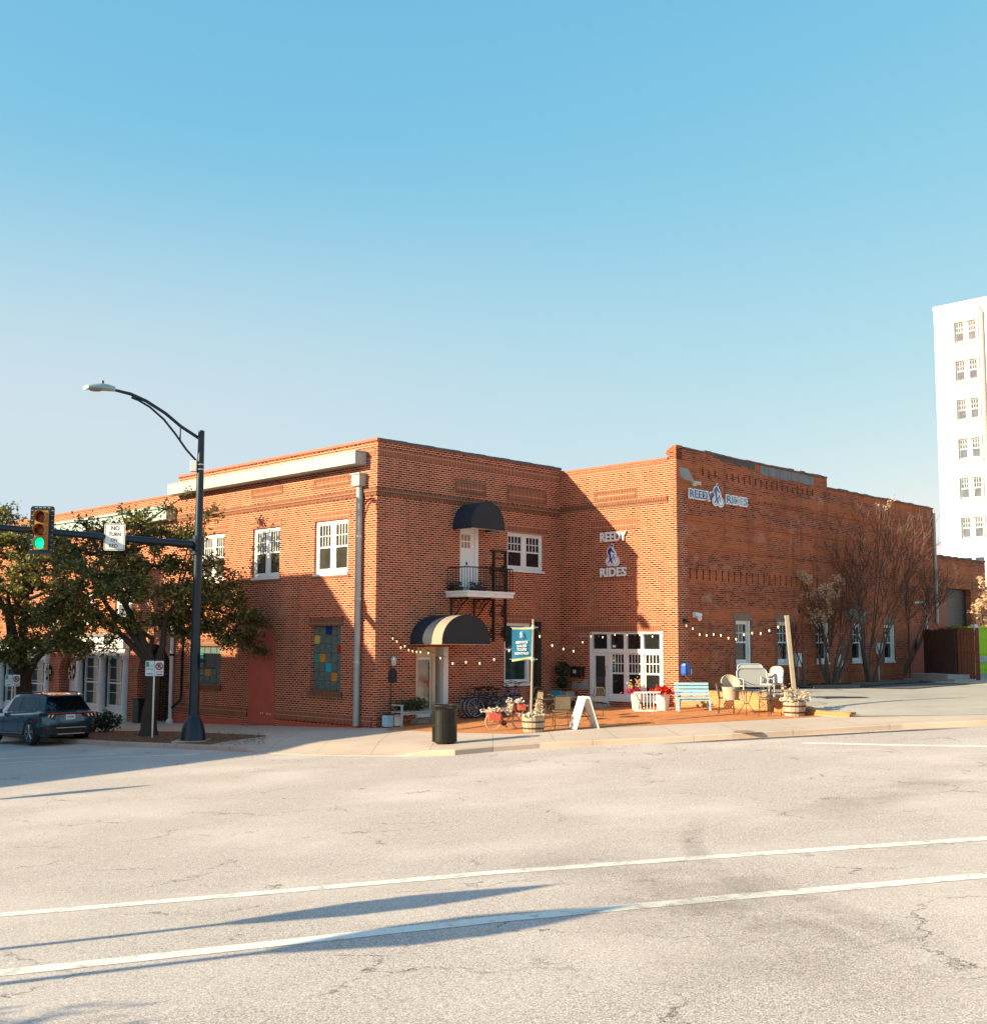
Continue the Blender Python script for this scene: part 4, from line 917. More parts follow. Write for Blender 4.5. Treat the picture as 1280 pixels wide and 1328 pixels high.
h = MB(); h.tube([FC.P(b-.08, z0+.95, d+.03), FC.P(b-.08, z0+.97, d+.08), FC.P(b-.08, z0+1.25, d+.08), FC.P(b-.08, z0+1.27, d+.03)], .014, 6); h.build('door_handle', M['iron'], dr2)
mb = MB(); FC.box(mb, t0-.1, tdr+.1, S(4)-.3, zdr-.003, -.2, .42); mb.build('door_step', M['conc_shade'], bs, bevel=.015)
mb = MB(); FC.box(mb, tdr+.07, t1+.05, zsill-.08, zsill-.003, -.05, .07); mb.build('shopfront_sill', M['white'], bs)
mb = MB(); r = FC.rect(751, 823, 763, 826.5); FC.box(mb, r[0], r[1], r[2], r[3], 0, .05); mb.build('sill_stone', M['cement'], bs)
# side windows
for k, r in enumerate(swin):
    window(bs, FS, r, recess=.1, lining=True, units=1, cols=3 if k else 3, rows=2, split=.5, pane_mat='glass', fw=.09, sill=True)
    mb = MB(); FS.box(mb, r[0]-.12, r[1]+.12, r[3]+.002, r[3]+.27, -.03, .03); mb.build('lintel', M['stone'], bs, bevel=.02)
    for sd_ in (0, 1):
        mb = MB()
        for j in range(6):
            z = r[2]+j*(r[3]-r[2])/6
            if sd_: FS.box(mb, r[1]+.002, r[1]+.07+.07*(j % 2), z, z+.261, -.02, .006)
            else: FS.box(mb, r[0]-.07-.07*((j+1) % 2), r[0]-.002, z, z+.261, -.02, .006)
        mb.build('window_surround', M['jamb'], bs)
r = FS.rect(1178, 812, 1196, 870); mb = MB(); FS.box(mb, r[0], LS1-.3, .2, r[3], .002, .05); q_ = mb.build('side_door', M['door_red'], bs); mb = MB(); FS.box(mb, r[0]+.5, r[0]+.75, r[3]-1.1, r[3]-.6, .05, .16); mb.build('meter_box', M['black'], q_)
tq, zq = FS.px(1197, 790); mb = MB(); mb.tube([FS.P(tq-1.2, zq+.25, .12), FS.P(tq-.3, zq+.3, .12), FS.P(tq-.1, zq+.1, .14), FS.P(tq, zq-1.1, .14)], .055, 6); mb.build('vent_pipe', M['util'], bs, smooth=50)
# downpipe at the back corner
t = LS1-.12; mb = MB(); mb.tube([FS.P(t, ZS1-.2, .1), FS.P(t, 3.4, .1)], .07, 8); mb.build('downpipe', M['downpipe'], bs, smooth=40)
# ------------------------------------------------------------------ lettering
def cyclist(mb_back, mb_fig, O, U, V, N, h, depth=.03):
    """flat cut-out of a rider on a bicycle, h tall; wheels in the backing colour"""
    s_ = h/1.0; Q = lambda x, y, d=0: Vector(O)+Vector(U)*(x*s_)+Vector(V)*(y*s_)+Vector(N)*d
    def disc(mb, x, y, r, d0, d1, n=20): mb.prism([Q(x+r*math.cos(2*PI*k/n), y+r*math.sin(2*PI*k/n), d0) for k in range(n)], Vector(N)*(d1-d0))
    def poly(mb, pts, d0, d1): mb.prism([Q(x, y, d0) for x, y in pts], Vector(N)*(d1-d0))
    body = [(.10, .60), (.13, .74), (.22, .83), (.30, .86), (.345, .80), (.40, .70), (.52, .60), (.50, .57), (.37, .63), (.31, .69), (.27, .62), (.30, .50), (.31, .40), (.27, .38), (.22, .44), (.16, .53)]
    outl = [(.05, .60), (.08, .77), (.19, .87), (.27, .90), (.30, 1.0), (.38, 1.02), (.45, .95), (.42, .82), (.56, .64), (.62, .52), (.6, .42), (.26, .34), (.12, .48)]
    disc(mb_back, .20, .2, .225, 0, depth); disc(mb_back, .56, .19, .235, 0, depth*.96)
    poly(mb_back, outl, 0, depth*.9)
    poly(mb_back, [(.2, .2), (.56, .2), (.6, .45), (.3, .5), (.1, .4)], 0, depth*.86)
    e = depth
    poly(mb_fig, body, e, e+.012); disc(mb_fig, .365, .925, .058, e, e+.012, 14)
    poly(mb_fig, [(.20, .44), (.32, .36), (.33, .24), (.39, .12), (.34, .10), (.27, .2), (.25, .3)], e, e+.013)
    poly(mb_fig, [(.24, .40), (.34, .34), (.24, .22), (.15, .1), (.12, .13), (.2, .26)], e, e+.0125)
    poly(mb_fig, [(.31, .31), (.46, .47), (.48, .45), (.34, .28)], e, e+.0115); poly(mb_fig, [(.46, .47), (.57, .2), (.55, .19), (.44, .45)], e, e+.0118); poly(mb_fig, [(.42, .5), (.55, .53), (.55, .51), (.43, .47)], e, e+.0114)
    for x, r in ((.2, .17), (.56, .175)):
        n = 22
        for k in range(n):
            a0, a1 = 2*PI*k/n, 2*PI*(k+1)/n
            poly(mb_fig, [(x+r*math.cos(a0), .2+r*math.sin(a0)), (x+r*math.cos(a1), .2+r*math.sin(a1)), (x+(r-.014)*math.cos(a1), .2+(r-.014)*math.sin(a1)), (x+(r-.014)*math.cos(a0), .2+(r-.014)*math.sin(a0))], e, e+.006)
UA, UB = -AD, BD
sg = thing('wall_sign', 'white stacked lettering reading REEDY RIDES with a blue cyclist between, on the half-lit patio wall', 'sign', FC.P(3, 5.2, .05))
r = FC.rect(780, 690, 813.5, 702); r2 = FC.rect(780, 736, 813.5, 748)
mb = MB(); text_mesh(mb, 'REEDY', FC.P(r[0], r[2], .03), UA, ZV, r[1]-r[0], r[3]-r[2], NA, .06, .024); mb.build('upper_lettering', M['letter_white'], sg)
mb = MB(); text_mesh(mb, 'RIDES', FC.P(r2[0], r2[2], .03), UA, ZV, r2[1]-r2[0], r2[3]-r2[2], NA, .06, .024); mb.build('lower_lettering', M['letter_white'], sg)
rc = FC.rect(787, 705.5, 807, 733.5); a_, b_ = MB(), MB(); cyclist(a_, b_, FC.P(rc[0]-.01, rc[2], .02), UA, ZV, NA, rc[3]-rc[2]); q = a_.build('cyclist_backing', M['letter_white'], sg); b_.build('cyclist', M['logo_blue'], q)
sg = thing('wall_sign', 'blue-on-white lettering reading REEDY RIDES with a cyclist, high on the long flank', 'sign', FS.P(1, 7.5, .05))
r = FS.rect(892, 632.5, 921.5, 648); r2 = FS.rect(940, 641.5, 967, 657)
rb = ((r, 'REEDY', ['letter_blue']*5), (r2, 'RIDES', ['letter_blue', 'logo_mid', 'logo_faded', 'logo_faded', 'logo_mid']))
for rr_, tx, ms in rb:
    zc0 = FS.px((892 if tx == 'REEDY' else 940), 646 if tx == 'REEDY' else 652.5)[1]; hh = .27
    zc0 = FS.px(905, 647.3)[1] if tx == 'REEDY' else zc0; zc0 = FS.px(892, 644.6)[1]
    mb = MB(); text_mesh(mb, tx, FS.P(rr_[0]-.03, zc0-.05, .02), UB, ZV, rr_[1]-rr_[0]+.06, hh+.09, NB, .05, .085); bk = mb.build('letter_backing', M['letter_white'], sg)
    wl = (rr_[1]-rr_[0])/5
    mb = MB(); text_mesh(mb, tx, FS.P(rr_[0]+.01, zc0, .07), UB, ZV, rr_[1]-rr_[0]-.02, hh, NB, .012, .01)
    cx_ = [rr_[0]+(rr_[1]-rr_[0])*k/5 for k in range(6)]; mats = ['letter_blue', 'logo_mid', 'logo_faded']
    for fi, f_ in enumerate(mb.f):
        c = sum((mb.v[i] for i in f_), Vector((0, 0, 0)))/len(f_); t = (c-C2).dot(BD); k = min(4, max(0, int((t-rr_[0])/(rr_[1]-rr_[0])*5))); mb.m[fi] = mats.index(ms[k])
    mb.build('lettering', [M[m] for m in mats], bk)
rc = FS.rect(922, 627.5, 938.5, 656.5); a_, b_ = MB(), MB(); h_ = 1.1
cyclist(a_, b_, FS.P(rc[0]+.02, FS.px(930, 656.5)[1], .02), UB*1.12, ZV, NB, rc[3]-rc[2]); q = a_.build('cyclist_backing', M['letter_white'], sg); b_.build('cyclist', M['letter_blue'], q)
# ------------------------------------------------------------------ neighbour along the side street (left)
LN0, LN1 = LA1+.01, 34.0
zn = FA.px(130, 661)[1]; zn2 = FA.px(219, 643.5)[1]; ZN = (zn+zn2)/2
nb = thing('neighbour_building', 'lower brick building behind the street trees with white columned porches and arched doorways', 'building', tuple(FA.P(LN0, S(-14))))
def A(x0, y0, x1, y1): return FA.rect(x0, y0, x1, y1)
p1 = A(101, 826, 166.5, 940); p2 = A(0, 833, 64, 935); ga_ = A(179, 835, 224, 946); ad = A(77, 850, 98, 935)
zg = S(-18)
ga_ = (ga_[0], ga_[1], S(-14)-.1, ga_[3]); p1 = (p1[0], p1[1], zg-.1, p1[3]); ad = (ad[0], ad[1], zg-.1, ad[3]); p2 = (p2[0], p2[1], zg-.3, p2[3])
ups = [A(150, 762, 172, 804), A(105, 770, 122, 808), A(62, 776, 76, 812)]
def archhole(R): return (R[0], R[1], R[2], R[3]-.0)
mb = MB()
wall_panel(mb, C1, AD, NA, LN0, LN1, -3, ZN, [(*ga_, 1.6), (*p1, .4), (*ad, .6), (*p2, .4)]+[(*u, .2) for u in ups])
e0, e1 = FA.P(LN0, 0), FA.P(LN1, 0); e2, e3 = e1+BD*12, e0+BD*12
for a, b in ((e1, e2), (e2, e3)): mb.quad(Vector((a.x, a.y, -3)), Vector((b.x, b.y, -3)), Vector((b.x, b.y, ZN)), Vector((a.x, a.y, ZN)))
for R, mats in ((ga_, 1), (ad, 1)):                 # brick spandrels that round the heads of the arches
    c = (R[0]+R[1])/2; hw = (R[1]-R[0])/2; n = 8; zs = R[3]-hw*1.05
    for s_ in (-1, 1):
        pts = [FA.P(c+s_*hw, R[3], 0)]+[FA.P(c+s_*hw*math.cos(PI/2*k/n), zs+hw*1.05*math.sin(PI/2*k/n), 0) for k in range(n+1)]
        mb.prism(pts, BD*.3)
mb.build('wall', M['brick1'], nb, uv=True)
mb = MB(); mb.quad(*[Vector((p.x, p.y, ZN-.3)) for p in (e0, e1, e2, e3)]); mb.build('roof', M['roof'], nb)
mb = MB(); FA.box(mb, LN0+.05, LN1, ZN+.002, ZN+.09, -.3, .05); mb.build('coping', M['coping'], nb)
mb = MB(); FA.box(mb, LN0+.2, LN1, ZN-.95, ZN-.5, .0, .4); FA.box(mb, LN0+.2, LN1, ZN-.498, ZN-.4, .0, .47); mb.build('cornice', M['canopy_white'], nb)
for R in (ga_, ad):                                  # brick arch rings
    c = (R[0]+R[1])/2; hw = (R[1]-R[0])/2; n = 14; zs = R[3]-hw*1.05; mb = MB()
    for k in range(n):
        g0, g1 = PI*k/n, PI*(k+1)/n
        mb.prism([FA.P(c+hw*f*math.cos(g), zs+hw*1.05*f*math.sin(g), 0) for g, f in ((g0, 1), (g1, 1), (g1, 1.16), (g0, 1.16))], NA*.03)
    mb.build('arch_ring', M['coping'], nb, uv=True)
mb = MB(); n = 12; R = ga_
for k in range(n+1): t = R[0]+(R[1]-R[0])*k/n; c = (R[0]+R[1])/2; hw = (R[1]-R[0])/2; mb.bar(FA.P(t, R[2], -.5), FA.P(t, R[3]-hw*1.05+hw*1.05*math.sqrt(max(0, 1-((t-c)/hw)**2))-.02, -.5), .022, 5)
for f in (.08, .42, .62): mb.bar(FA.P(R[0], R[2]+(R[3]-R[2])*f, -.5), FA.P(R[1], R[2]+(R[3]-R[2])*f, -.5), .03, 5)
gt = mb.build('iron_gate', M['gate'], nb)
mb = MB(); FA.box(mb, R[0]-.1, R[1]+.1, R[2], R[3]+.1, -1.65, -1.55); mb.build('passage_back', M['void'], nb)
def porch(R, units, dormer):
    t0, t1, z0, z1 = R; mb = MB()
    FA.box(mb, t0-.12, t1+.12, z1-.46, z1, -.05, .34); FA.box(mb, t0-.05, t1+.05, z1-.78, z1-.462, -.1, .22)
    ap = MB(); FA.box(ap, t0, t1, z0, z0+.68, -.35, -.12); ap.build('porch_base', M['porch'], nb)
    for k in range(units+1):
        t = t0+.1+(t1-t0-.2)*k/units
        if k < units: sl = MB(); FA.box(sl, t+.1, t+(t1-t0-.2)/units-.1, z0+.681, z0+.76, -.34, -.1); sl.build('window_ledge', M['porch'], nb)
    o = mb.build('porch', M['porch'], nb)
    mb = MB(); FA.box(mb, t0-.17, t1+.17, z1+.003, z1+.14, -.02, .42); mb.build('porch_roof', M['slate_roof'], o)
    for k in range(units+1):
        t = t0+.16+(t1-t0-.32)*k/units; mb = MB()
        mb.lathe([(.21, z0), (.21, z0+.12), (.165, z0+.16), (.165, z0+1.4), (.14, z1-.95), (.19, z1-.91), (.19, z1-.782)], FA.P(t, 0, .0), 14); mb.build('column', M['porch'], nb, smooth=50)
    for k in range(units):
        ta_ = t0+.16+(t1-t0-.32)*k/units+.18; tb_ = t0+.16+(t1-t0-.32)*(k+1)/units-.18; fr, pn = MB(), MB(); za, zb_2 = z0+.77, z1-.79
        for a, b in ((ta_, ta_+.08), (tb_-.08, tb_)): FA.box(fr, a, b, za, zb_2, -.3, -.16)
        FA.box(fr, ta_+.08, tb_-.08, zb_2-.12, zb_2, -.3, -.16); FA.box(fr, ta_+.08, tb_-.08, za, za+.08, -.3, -.16); FA.box(fr, ta_+.08, tb_-.08, za+(zb_2-za)*.45, za+(zb_2-za)*.45+.06, -.3, -.17)
        c = ta_+(tb_-ta_)*.35; FA.box(fr, c-.03, c+.03, za+.1, zb_2-.14, -.3, -.172)
        for q in (1, 2, 3): z = za+(zb_2-za)*q/4+.05; FA.box(fr, ta_+.08, tb_-.08, z-.01, z+.01, -.29, -.19)
        w_ = fr.build('window', M['porch'], nb); FA.box(pn, ta_+.05, tb_-.05, za+.03, zb_2-.05, -.26, -.24); pn.build('pane', M['glass_green'], w_)
porch(p1, 2, 1); porch(p2, 2, 1)
for u in ups: window(nb, FA, u, pane_mat='glass_hotel', units=1, fw=.1)
mb = MB(); R = ad; FA.box(mb, R[0]+.02, R[1]-.02, R[2], R[3], -.55, -.45); dq = mb.build('panel_door', M['porch'], nb)
mb = MB(); FA.box(mb, R[0]+.2, R[0]+.24, R[2]+1.1, R[2]+1.2, -.45, -.4); mb.build('door_handle', M['iron'], dq)
for x in (96.5, 66):                                 # wreaths with gold ribbon on the door piers
    t, z = FA.px(x, 872); mb = MB(); rnd = random.Random(int(x)); 
    for k in range(90):
        g = rnd.uniform(0, 2*PI); p = FA.P(t+.24*math.cos(g)+rnd.uniform(-.07, .07), z+.26*math.sin(g)+rnd.uniform(-.07, .07), .06+rnd.uniform(0, .06)); dd_ = Vector((rnd.uniform(-1, 1), rnd.uniform(-1, 1), rnd.uniform(-1, 1))).normalized()*.07; e = dd_.orthogonal()*.5; mb.quad(p-dd_, p+e, p+dd_, p-e)
    wr = mb.build('wreath', M['wreath'], nb)
    for k in range(5): g = k*1.3+.4; mb = MB(); FA.box(mb, t+.24*math.cos(g)-.05, t+.24*math.cos(g)+.03, z+.26*math.sin(g)-.1, z+.26*math.sin(g)+.1, .12, .135); mb.build('ribbon', M['gold_ribbon'], wr)
td_, z1 = FA.px(226, 832); z0 = S(-13); mb = MB(); td_ -= .05
mb.tube([FA.P(td_, z1+1.2, .1), FA.P(td_, z0+.1, .1)], .075, 8); wp = mb.build('white_downpipe', M['white'], nb, smooth=40); mb = MB(); mb.lathe([(.15, 0), (.15, .1), (.09, .2)], FA.P(td_, z0+.0, .1), 10); mb.build('pipe_boot', M['white'], wp); mb = MB(); mb.lathe([(.095, 0), (.095, .08)], FA.P(td_, z0+2.6, .1), 10); mb.build('strap', M['iron'], wp)
# building on the far side of the side street (out of frame; its shadow falls across the corner)
Q0 = Vector((-21.9, 31.0, 0)); ob = thing('street_building', 'blue-grey flat-roofed building across the side street, out of frame to the left', 'building', tuple(Q0-ZV))
Ho, Hl, kt = 11.15, 8.35, 4.9
FQ = Face(Q0, AD, BD); FR_ = Face(Q0, -BD, NB); mb = MB()
def wins(n, o, st): return [(o+st*k, o+st*k+1.6, z, z+2, .2) for k in range(n) for z in (1.2, 4.9)]
wa_, wl3, wb_ = wins(1, 1.6, 5), wins(6, kt+2, 5.2), wins(6, 3, 5)
wall_panel(mb, Q0, AD, BD, 0, kt, -4, Ho, wa_); wall_panel(mb, Q0, AD, BD, kt, 38, -4, Hl, wl3); wall_panel(mb, Q0, -BD, NB, 0, 34, -4, Ho, wb_)
def blk(k0, k1, H):
    a, b, c, d_ = Q0+AD*k0, Q0+AD*k1, Q0+AD*k1-BD*34, Q0+AD*k0-BD*34
    for p, q in ((b, c), (c, d_)): mb.quad(Vector((p.x, p.y, -4)), Vector((q.x, q.y, -4)), Vector((q.x, q.y, H)), Vector((p.x, p.y, H)))
    mb.quad(*[Vector((p.x, p.y, H-.02)) for p in (a, b, c, d_)])
blk(0, kt, Ho); blk(kt+.01, 38, Hl); mb.build('wall', M['far_wall'], ob)
for F, ws in ((FQ, wa_+wl3), (FR_, wb_)):
    for r in ws: window(ob, F, r[:4], units=1)
# ------------------------------------------------------------------ behind: low annexe, white tower, fences
low = thing('low_annexe', 'low red brick building beyond the bike shop with a dark roller shutter', 'building', tuple(FS.P(22, 1)))
zl = FS.px(1213, 720)[1]; tl1 = FS.px(1277, 728)[0]; zl_b = FS.px(1270, 727.5)[1]
FL = Face(C2-NB*.3, BD, NB)
sh0, sh1 = FL.px(1227, 790)[0], FL.px(1259, 790)[0]; shz = FL.px(1240, 763.5)[1]; tl1 = FL.px(1277, 740)[0]
mb = MB(); wall_panel(mb, FL.O, BD, NB, LS1-.3, tl1, -2, zl, [(sh0, sh1, -1.8, shz, .35)]); a, b = FL.P(tl1, 0), FL.P(tl1, 0, -9); mb.quad(Vector((a.x, a.y, -2)), Vector((b.x, b.y, -2)), Vector((b.x, b.y, zl)), Vector((a.x, a.y, zl))); mb.build('wall', M['brick2'], low, uv=True)
mb = MB(); mb.quad(FL.P(LS1-.3, zl-.2), FL.P(tl1, zl-.2), FL.P(tl1, zl-.2, -9), FL.P(LS1-.3, zl-.2, -9)); mb.build('roof', M['roof'], low)
mb = MB(); n = 16; a, b = LS1+.05, tl1
for k in range(n): FL.box(mb, a+(b-a)*k/n, a+(b-a)*(k+1)/n-.05, zl+.003, zl+.07+.03*(k % 2), -.3, .06)
mb.build('coping', M['coping_grey'], low)
mb = MB(); z = -1.5
while z < shz: FL.box(mb, sh0, sh1, z, min(z+.09, shz), -.3, -.27+.012*(int(z*10) % 2)); z += .095
mb.build('roller_shutter', M['roller'], low)
mb = MB(); FL.box(mb, FL.px(1214, 800)[0], sh0-.02, -1, FL.px(1220, 784)[1], .0, .02); mb.build('painted_patch', M['door_red'], low)
ox = FL.P(tl1+.2, 0, -2.5)
far = thing('back_building', 'dark red brick block at the right edge behind the lime green container', 'building', (ox.x, ox.y, 1)); mb = MB(); mb.obox(Vector((ox.x, ox.y, -2)), BD*14, -NB*8, ZV*(zl-1.0+2)); mb.build('wall', M['brick2'], far, uv=True)
mb = MB(); mb.obox(Vector((ox.x, ox.y, zl-1.0+.002))+NB*.05, BD*14, -NB*8.2, ZV*.1); mb.build('coping', M['coping_grey'], far)
TY = 92; tp = at(1220.9, 718, TY); Ot = Vector((tp.x, tp.y, 0)); FT = Face(Ot, -AD, NA)
tw = thing('white_tower', 'tall white rendered block with paired grey windows and a rusty downpipe', 'building', (Ot.x, Ot.y, 0))
ztw = FT.px(1212, 403)[1]; rows = [(416, 442), (467, 493), (517, 544), (569, 595), (619, 645), (671, 698)]
t_a, t_b = FT.px(1237.5, 430)[0], FT.px(1265, 430)[0]
t_a2, t_b2 = FT.px(1247, 685)[0], FT.px(1275, 685)[0]
ta_, tb_ = (t_a+t_a2)/2, (t_b+t_b2)/2
zr = [(FT.px(1256, y1)[1], FT.px(1256, y0)[1]) for y0, y1 in rows]
pit = (zr[0][0]-zr[5][0])/5; hw_ = sum(b-a for a, b in zr)/6
zr = [(zr[5][0]+pit*(5-k), zr[5][0]+pit*(5-k)+hw_) for k in range(6)]; zr += [(zr[5][0]-pit*k, zr[5][0]-pit*k+hw_) for k in range(1, 4)]
W_ = tb_-ta_; uw = W_*.42; bays = [ta_+k*(W_+3.4) for k in range(3)]
hl = [(b+o, b+o+uw, z0, z1, .22) for b in bays for o in (0, W_-uw) for z0, z1 in zr]
mb = MB(); wall_panel(mb, Ot, -AD, NA, 0, 24, -3, ztw, hl)
o1, o2 = Ot+BD*20, Ot-AD*24
mb.quad(Vector((Ot.x, Ot.y, -3)), Vector((o1.x, o1.y, -3)), Vector((o1.x, o1.y, ztw)), Vector((Ot.x, Ot.y, ztw)))
o3 = o2+BD*20; mb.quad(Vector((o2.x, o2.y, -3)), Vector((o3.x, o3.y, -3)), Vector((o3.x, o3.y, ztw)), Vector((o2.x, o2.y, ztw)))
mb.quad(*[Vector((p.x, p.y, ztw)) for p in (Ot, o2, o3, o1)]); mb.build('wall', M['tower'], tw)
mb = MB(); FT.box(mb, -.05, 24.1, ztw+.01, ztw+.3, -.5, .06); mb.build('cornice', M['tower'], tw)
for b in bays[:2]:
    for z0, z1 in zr[:6]:
        for r in ((b-.22, b+W_+.22, z1+.01, z1+.2), (b-.3, b+W_+.3, z0-.22, z0-.01), (b-.2, b-.01, z0-.01, z1+.01), (b+W_+.01, b+W_+.2, z0-.01, z1+.01)): mb = MB(); FT.box(mb, *r, 0, .1); mb.build('window_trim', M['tower_trim'], tw)
        for o in (0, W_-uw):
            fr, pn = MB(), MB(); sash(fr, pn, FT, b+o+.002, b+o+uw-.002, z0+.002, z1-.002, -.08, 3, 2, .5, .07); q = fr.build('window', M['tower'], tw); pn.build('pane', M['glass_hotel'], q)
tpp = FT.px(1275, 450)[0]; mb = MB(); mb.tube([FT.P(tpp-.25, ztw-.4, .12), FT.P(tpp, ztw-.9, .14), FT.P(tpp, -2, .14)], .09, 6); mb.build('downpipe', M['pipe_rust'], tw, smooth=40)
# timber fence, gate panel, step, container
def board_fence(name, label, A_, B_, z0, z1, bw, gap, mat, cat='fence', back=None):
    d = (B_-A_); L = d.length; u = d.normalized(); n = Vector((u.y, -u.x, 0)); th = thing(name, label, cat, tuple(A_+ZV*z0)); rnd = random.Random(3); mb = MB(); x = 0
    while x < L-.02:
        e = min(bw, L-x); h = z1-z0+rnd.uniform(-.03, .03); mb.obox(A_+u*x+ZV*z0, u*e, n*.03, ZV*h); x += bw+gap
    mb.build('boards', M[mat], th)
    mb = MB()
    for z in (.25, (z1-z0)*.55, z1-z0-.25): mb.obox(A_-n*.06+ZV*(z0+z), u*L, n*.055, ZV*.1)
    mb.build('rails', M[mat], th)
    for x in (0, L*.5, L-.1): mb = MB(); mb.obox(A_+u*x-n*.17+ZV*z0, u*.1, n*.1, ZV*(z1-z0+.05)); mb.build('post', M[mat], th)
    return th
fy = 48.6
a = at(1199, 866, 50.5); b = at(1240, 873.5, 47.5); zt_ = at(1220, 816.5, 49).z
a.z = b.z = 0; gz = DRIVE(b.x, b.y)
board_fence('board_fence', 'dark weathered vertical board fence closing the yard behind the bare trees', a, b, min(DRIVE(a.x, a.y), gz)-.25, zt_, .14, .008, 'fence')
c = at(1268.5, 874, 46.8); c.z = 0
board_fence('slatted_gate', 'red-brown slatted gate panel standing open beside the dark board fence', b+Vector((.05, -.1, 0)), c, gz-.05, zt_-.0, .11, .035, 'fence_red', 'gate')
st_a = at(1180, 871, 49.3); st_b = at(1228, 876, 46.8)
cs = thing('concrete_step', 'low grey concrete landing block in front of the dark fence', 'step', (st_a.x, st_a.y, .9)); st_a.z = st_b.z = 0; u = (st_b-st_a); n = Vector((u.y, -u.x, 0)).normalized(); mb = MB(); mb.obox(st_a+ZV*(DRIVE(st_a.x, st_a.y)-.2), u, -n*1.2, ZV*.55); mb.build('block', M['conc_shade'], cs, bevel=.02); mb = MB(); mb.obox(st_b+ZV*(DRIVE(st_b.x, st_b.y)-.2), u.normalized()*.45, -n*1.0, ZV*.36); mb.build('lower_step', M['conc_shade'], cs, bevel=.02)
cp = at(1284, 866, 53); cz = at(1275, 812.5, 53).z
ct = thing('container', 'lime green steel container with an orange edge behind the slatted gate', 'container', (cp.x, cp.y, .8)); cl_ = at(1263, 850, 53)
mb = MB(); mb.obox(Vector((cl_.x, 53, .65)), Vector((5.5, 0, 0)), Vector((0, 2.2, 0)), ZV*(cz-.65)); body = mb.build('body', M['lime'], ct, bevel=.03)
mb = MB(); mb.obox(Vector((cl_.x-.04, 52.95, 1.6)), Vector((.22, 0, 0)), Vector((0, .04, 0)), ZV*(cz-1.75)); mb.build('orange_edge', M['gb_orange'], ct)
mb = MB(); mb.obox(Vector((cl_.x-.3, 52.9, cz-.08)), Vector((5.9, 0, 0)), Vector((0, 2.4, 0)), ZV*.1); mb.build('lid', M['lime'], ct)
mb = MB()
for z in (1.3, 2.0, 2.7): mb.obox(Vector((cl_.x+.2, 52.96, z)), Vector((5.2, 0, 0)), Vector((0, .035, 0)), ZV*.08)
mb.build('ribs', M['lime'], ct)
mb = MB(); mb.obox(Vector((cl_.x+.15, 52.955, 1.62)), Vector((5.2, 0, 0)), Vector((0, .03, 0)), ZV*.28); mb.build('grey_strip', M['util'], ct)
mb = MB(); mb.obox(Vector((cl_.x-.02, 52.93, .66)), Vector((.14, 0, 0)), Vector((0, .05, 0)), ZV*.9); mb.build('corner_post', M['lime'], ct)
# ------------------------------------------------------------------ signal pole, signals and signs
pb = G(250.5, 961)
pole = thing('signal_pole', 'dark blue-green steel corner pole carrying a mast arm and a curved lamp arm', 'signal pole', tuple(pb))
ztop = at(254, 558, pb.y).z; zarm = at(250, 707, pb.y).z
mb = MB(); mb.lathe([(.158, .5), (.15, 2), (.125, zarm-pb.z), (.095, ztop-pb.z-.02), (.04, ztop-pb.z)], pb, 14); mb.build('pole', M['polepaint'], pole, smooth=40)
mb = MB(); mb.lathe([(.40, .0), (.38, .06), (.36, .22), (.31, .45), (.24, .62), (.175, .72), (.16, .78)], pb, 12); mb.build('base', M['polepaint'], pole, smooth=30)
pc = MB(); pc.obox(pb+Vector((-.5, -.5, -.1)), Vector((1, 0, 0)), Vector((0, 1, 0)), ZV*.13); pc.build('footing', M['kerb'], pole, bevel=.02)
ya = (zarm-EYE+.05)/(ray(0, 684).z/ray(0, 684).y); pe = at(0, 684, ya); p0 = Vector((pb.x, pb.y, zarm)); dm = (pe-p0); Lm = dm.length; dm = dm.normalized()
mb = MB(); mb.tube([p0, p0+dm*(Lm*.5), p0+dm*(Lm+3)], [.12, .1, .075], 12); mb.build('mast_arm', M['polepaint'], pole, smooth=40)
mb = MB(); mb.lathe([(.19, -.28), (.19, .28)], p0, 14); mb.box(p0+dm*.17, (.1, .34, .36), dm); mb.build('arm_flange', M['polepaint'], pole)
# lamp arm: two bowed tubes and a strut
la = at(148, 505.5, pb.y-1.7); z_a, z_b = at(254, 566, pb.y).z, at(254, 596, pb.y).z
def bow(pts): return [at(x, y, pb.y+(la.y-pb.y)*(254-x)/(254-148)) for x, y in pts]
mb = MB(); mb.tube(bow([(258, 568), (235, 553), (215, 536), (190, 520), (170, 511), (150, 506), (146, 505.5)]), [.05]*5+[.042, .04], 8); arm = mb.build('lamp_arm', M['polepaint'], pole, smooth=50)
mb = MB(); mb.tube(bow([(258, 601), (242, 583), (228, 563), (213, 544), (195, 528), (180, 519), (171, 515.5)]), .034, 8); mb.tube(bow([(234.5, 552.5), (234, 572)]), .026, 6); mb.tube(bow([(173, 512.5), (175, 516.5)]), .05, 6); mb.build('brace', M['polepaint'], arm, smooth=50)
hd = bow([(149, 505.6), (112, 502.5)]); a, b = hd; u = (b-a); L_ = u.length; u = u.normalized(); v = ZV.cross(u).normalized(); w_ = u.cross(v)
mb = MB(); n = 10; rows = []
for k in range(n+1):
    f_ = k/n; wd = .09+.13*math.sin(min(1, f_*1.35)*PI*.62); ht = .06+.1*math.sin(PI*min(1, .12+f_*.85)); c = a+u*(L_*f_); ring = []
    for q in range(12): g = 2*PI*q/12; ring.append(c+v*(wd*math.cos(g))+w_*((ht if math.sin(g) > 0 else .05)*math.sin(g)))
    rows.append(ring)
i0 = len(mb.v)
for r in rows: mb.v += r
for k in range(n):
    for q in range(12): x = k*12+q; y = k*12+(q+1) % 12; mb.f.append((x, y, y+12, x+12)); mb.m.append(0)
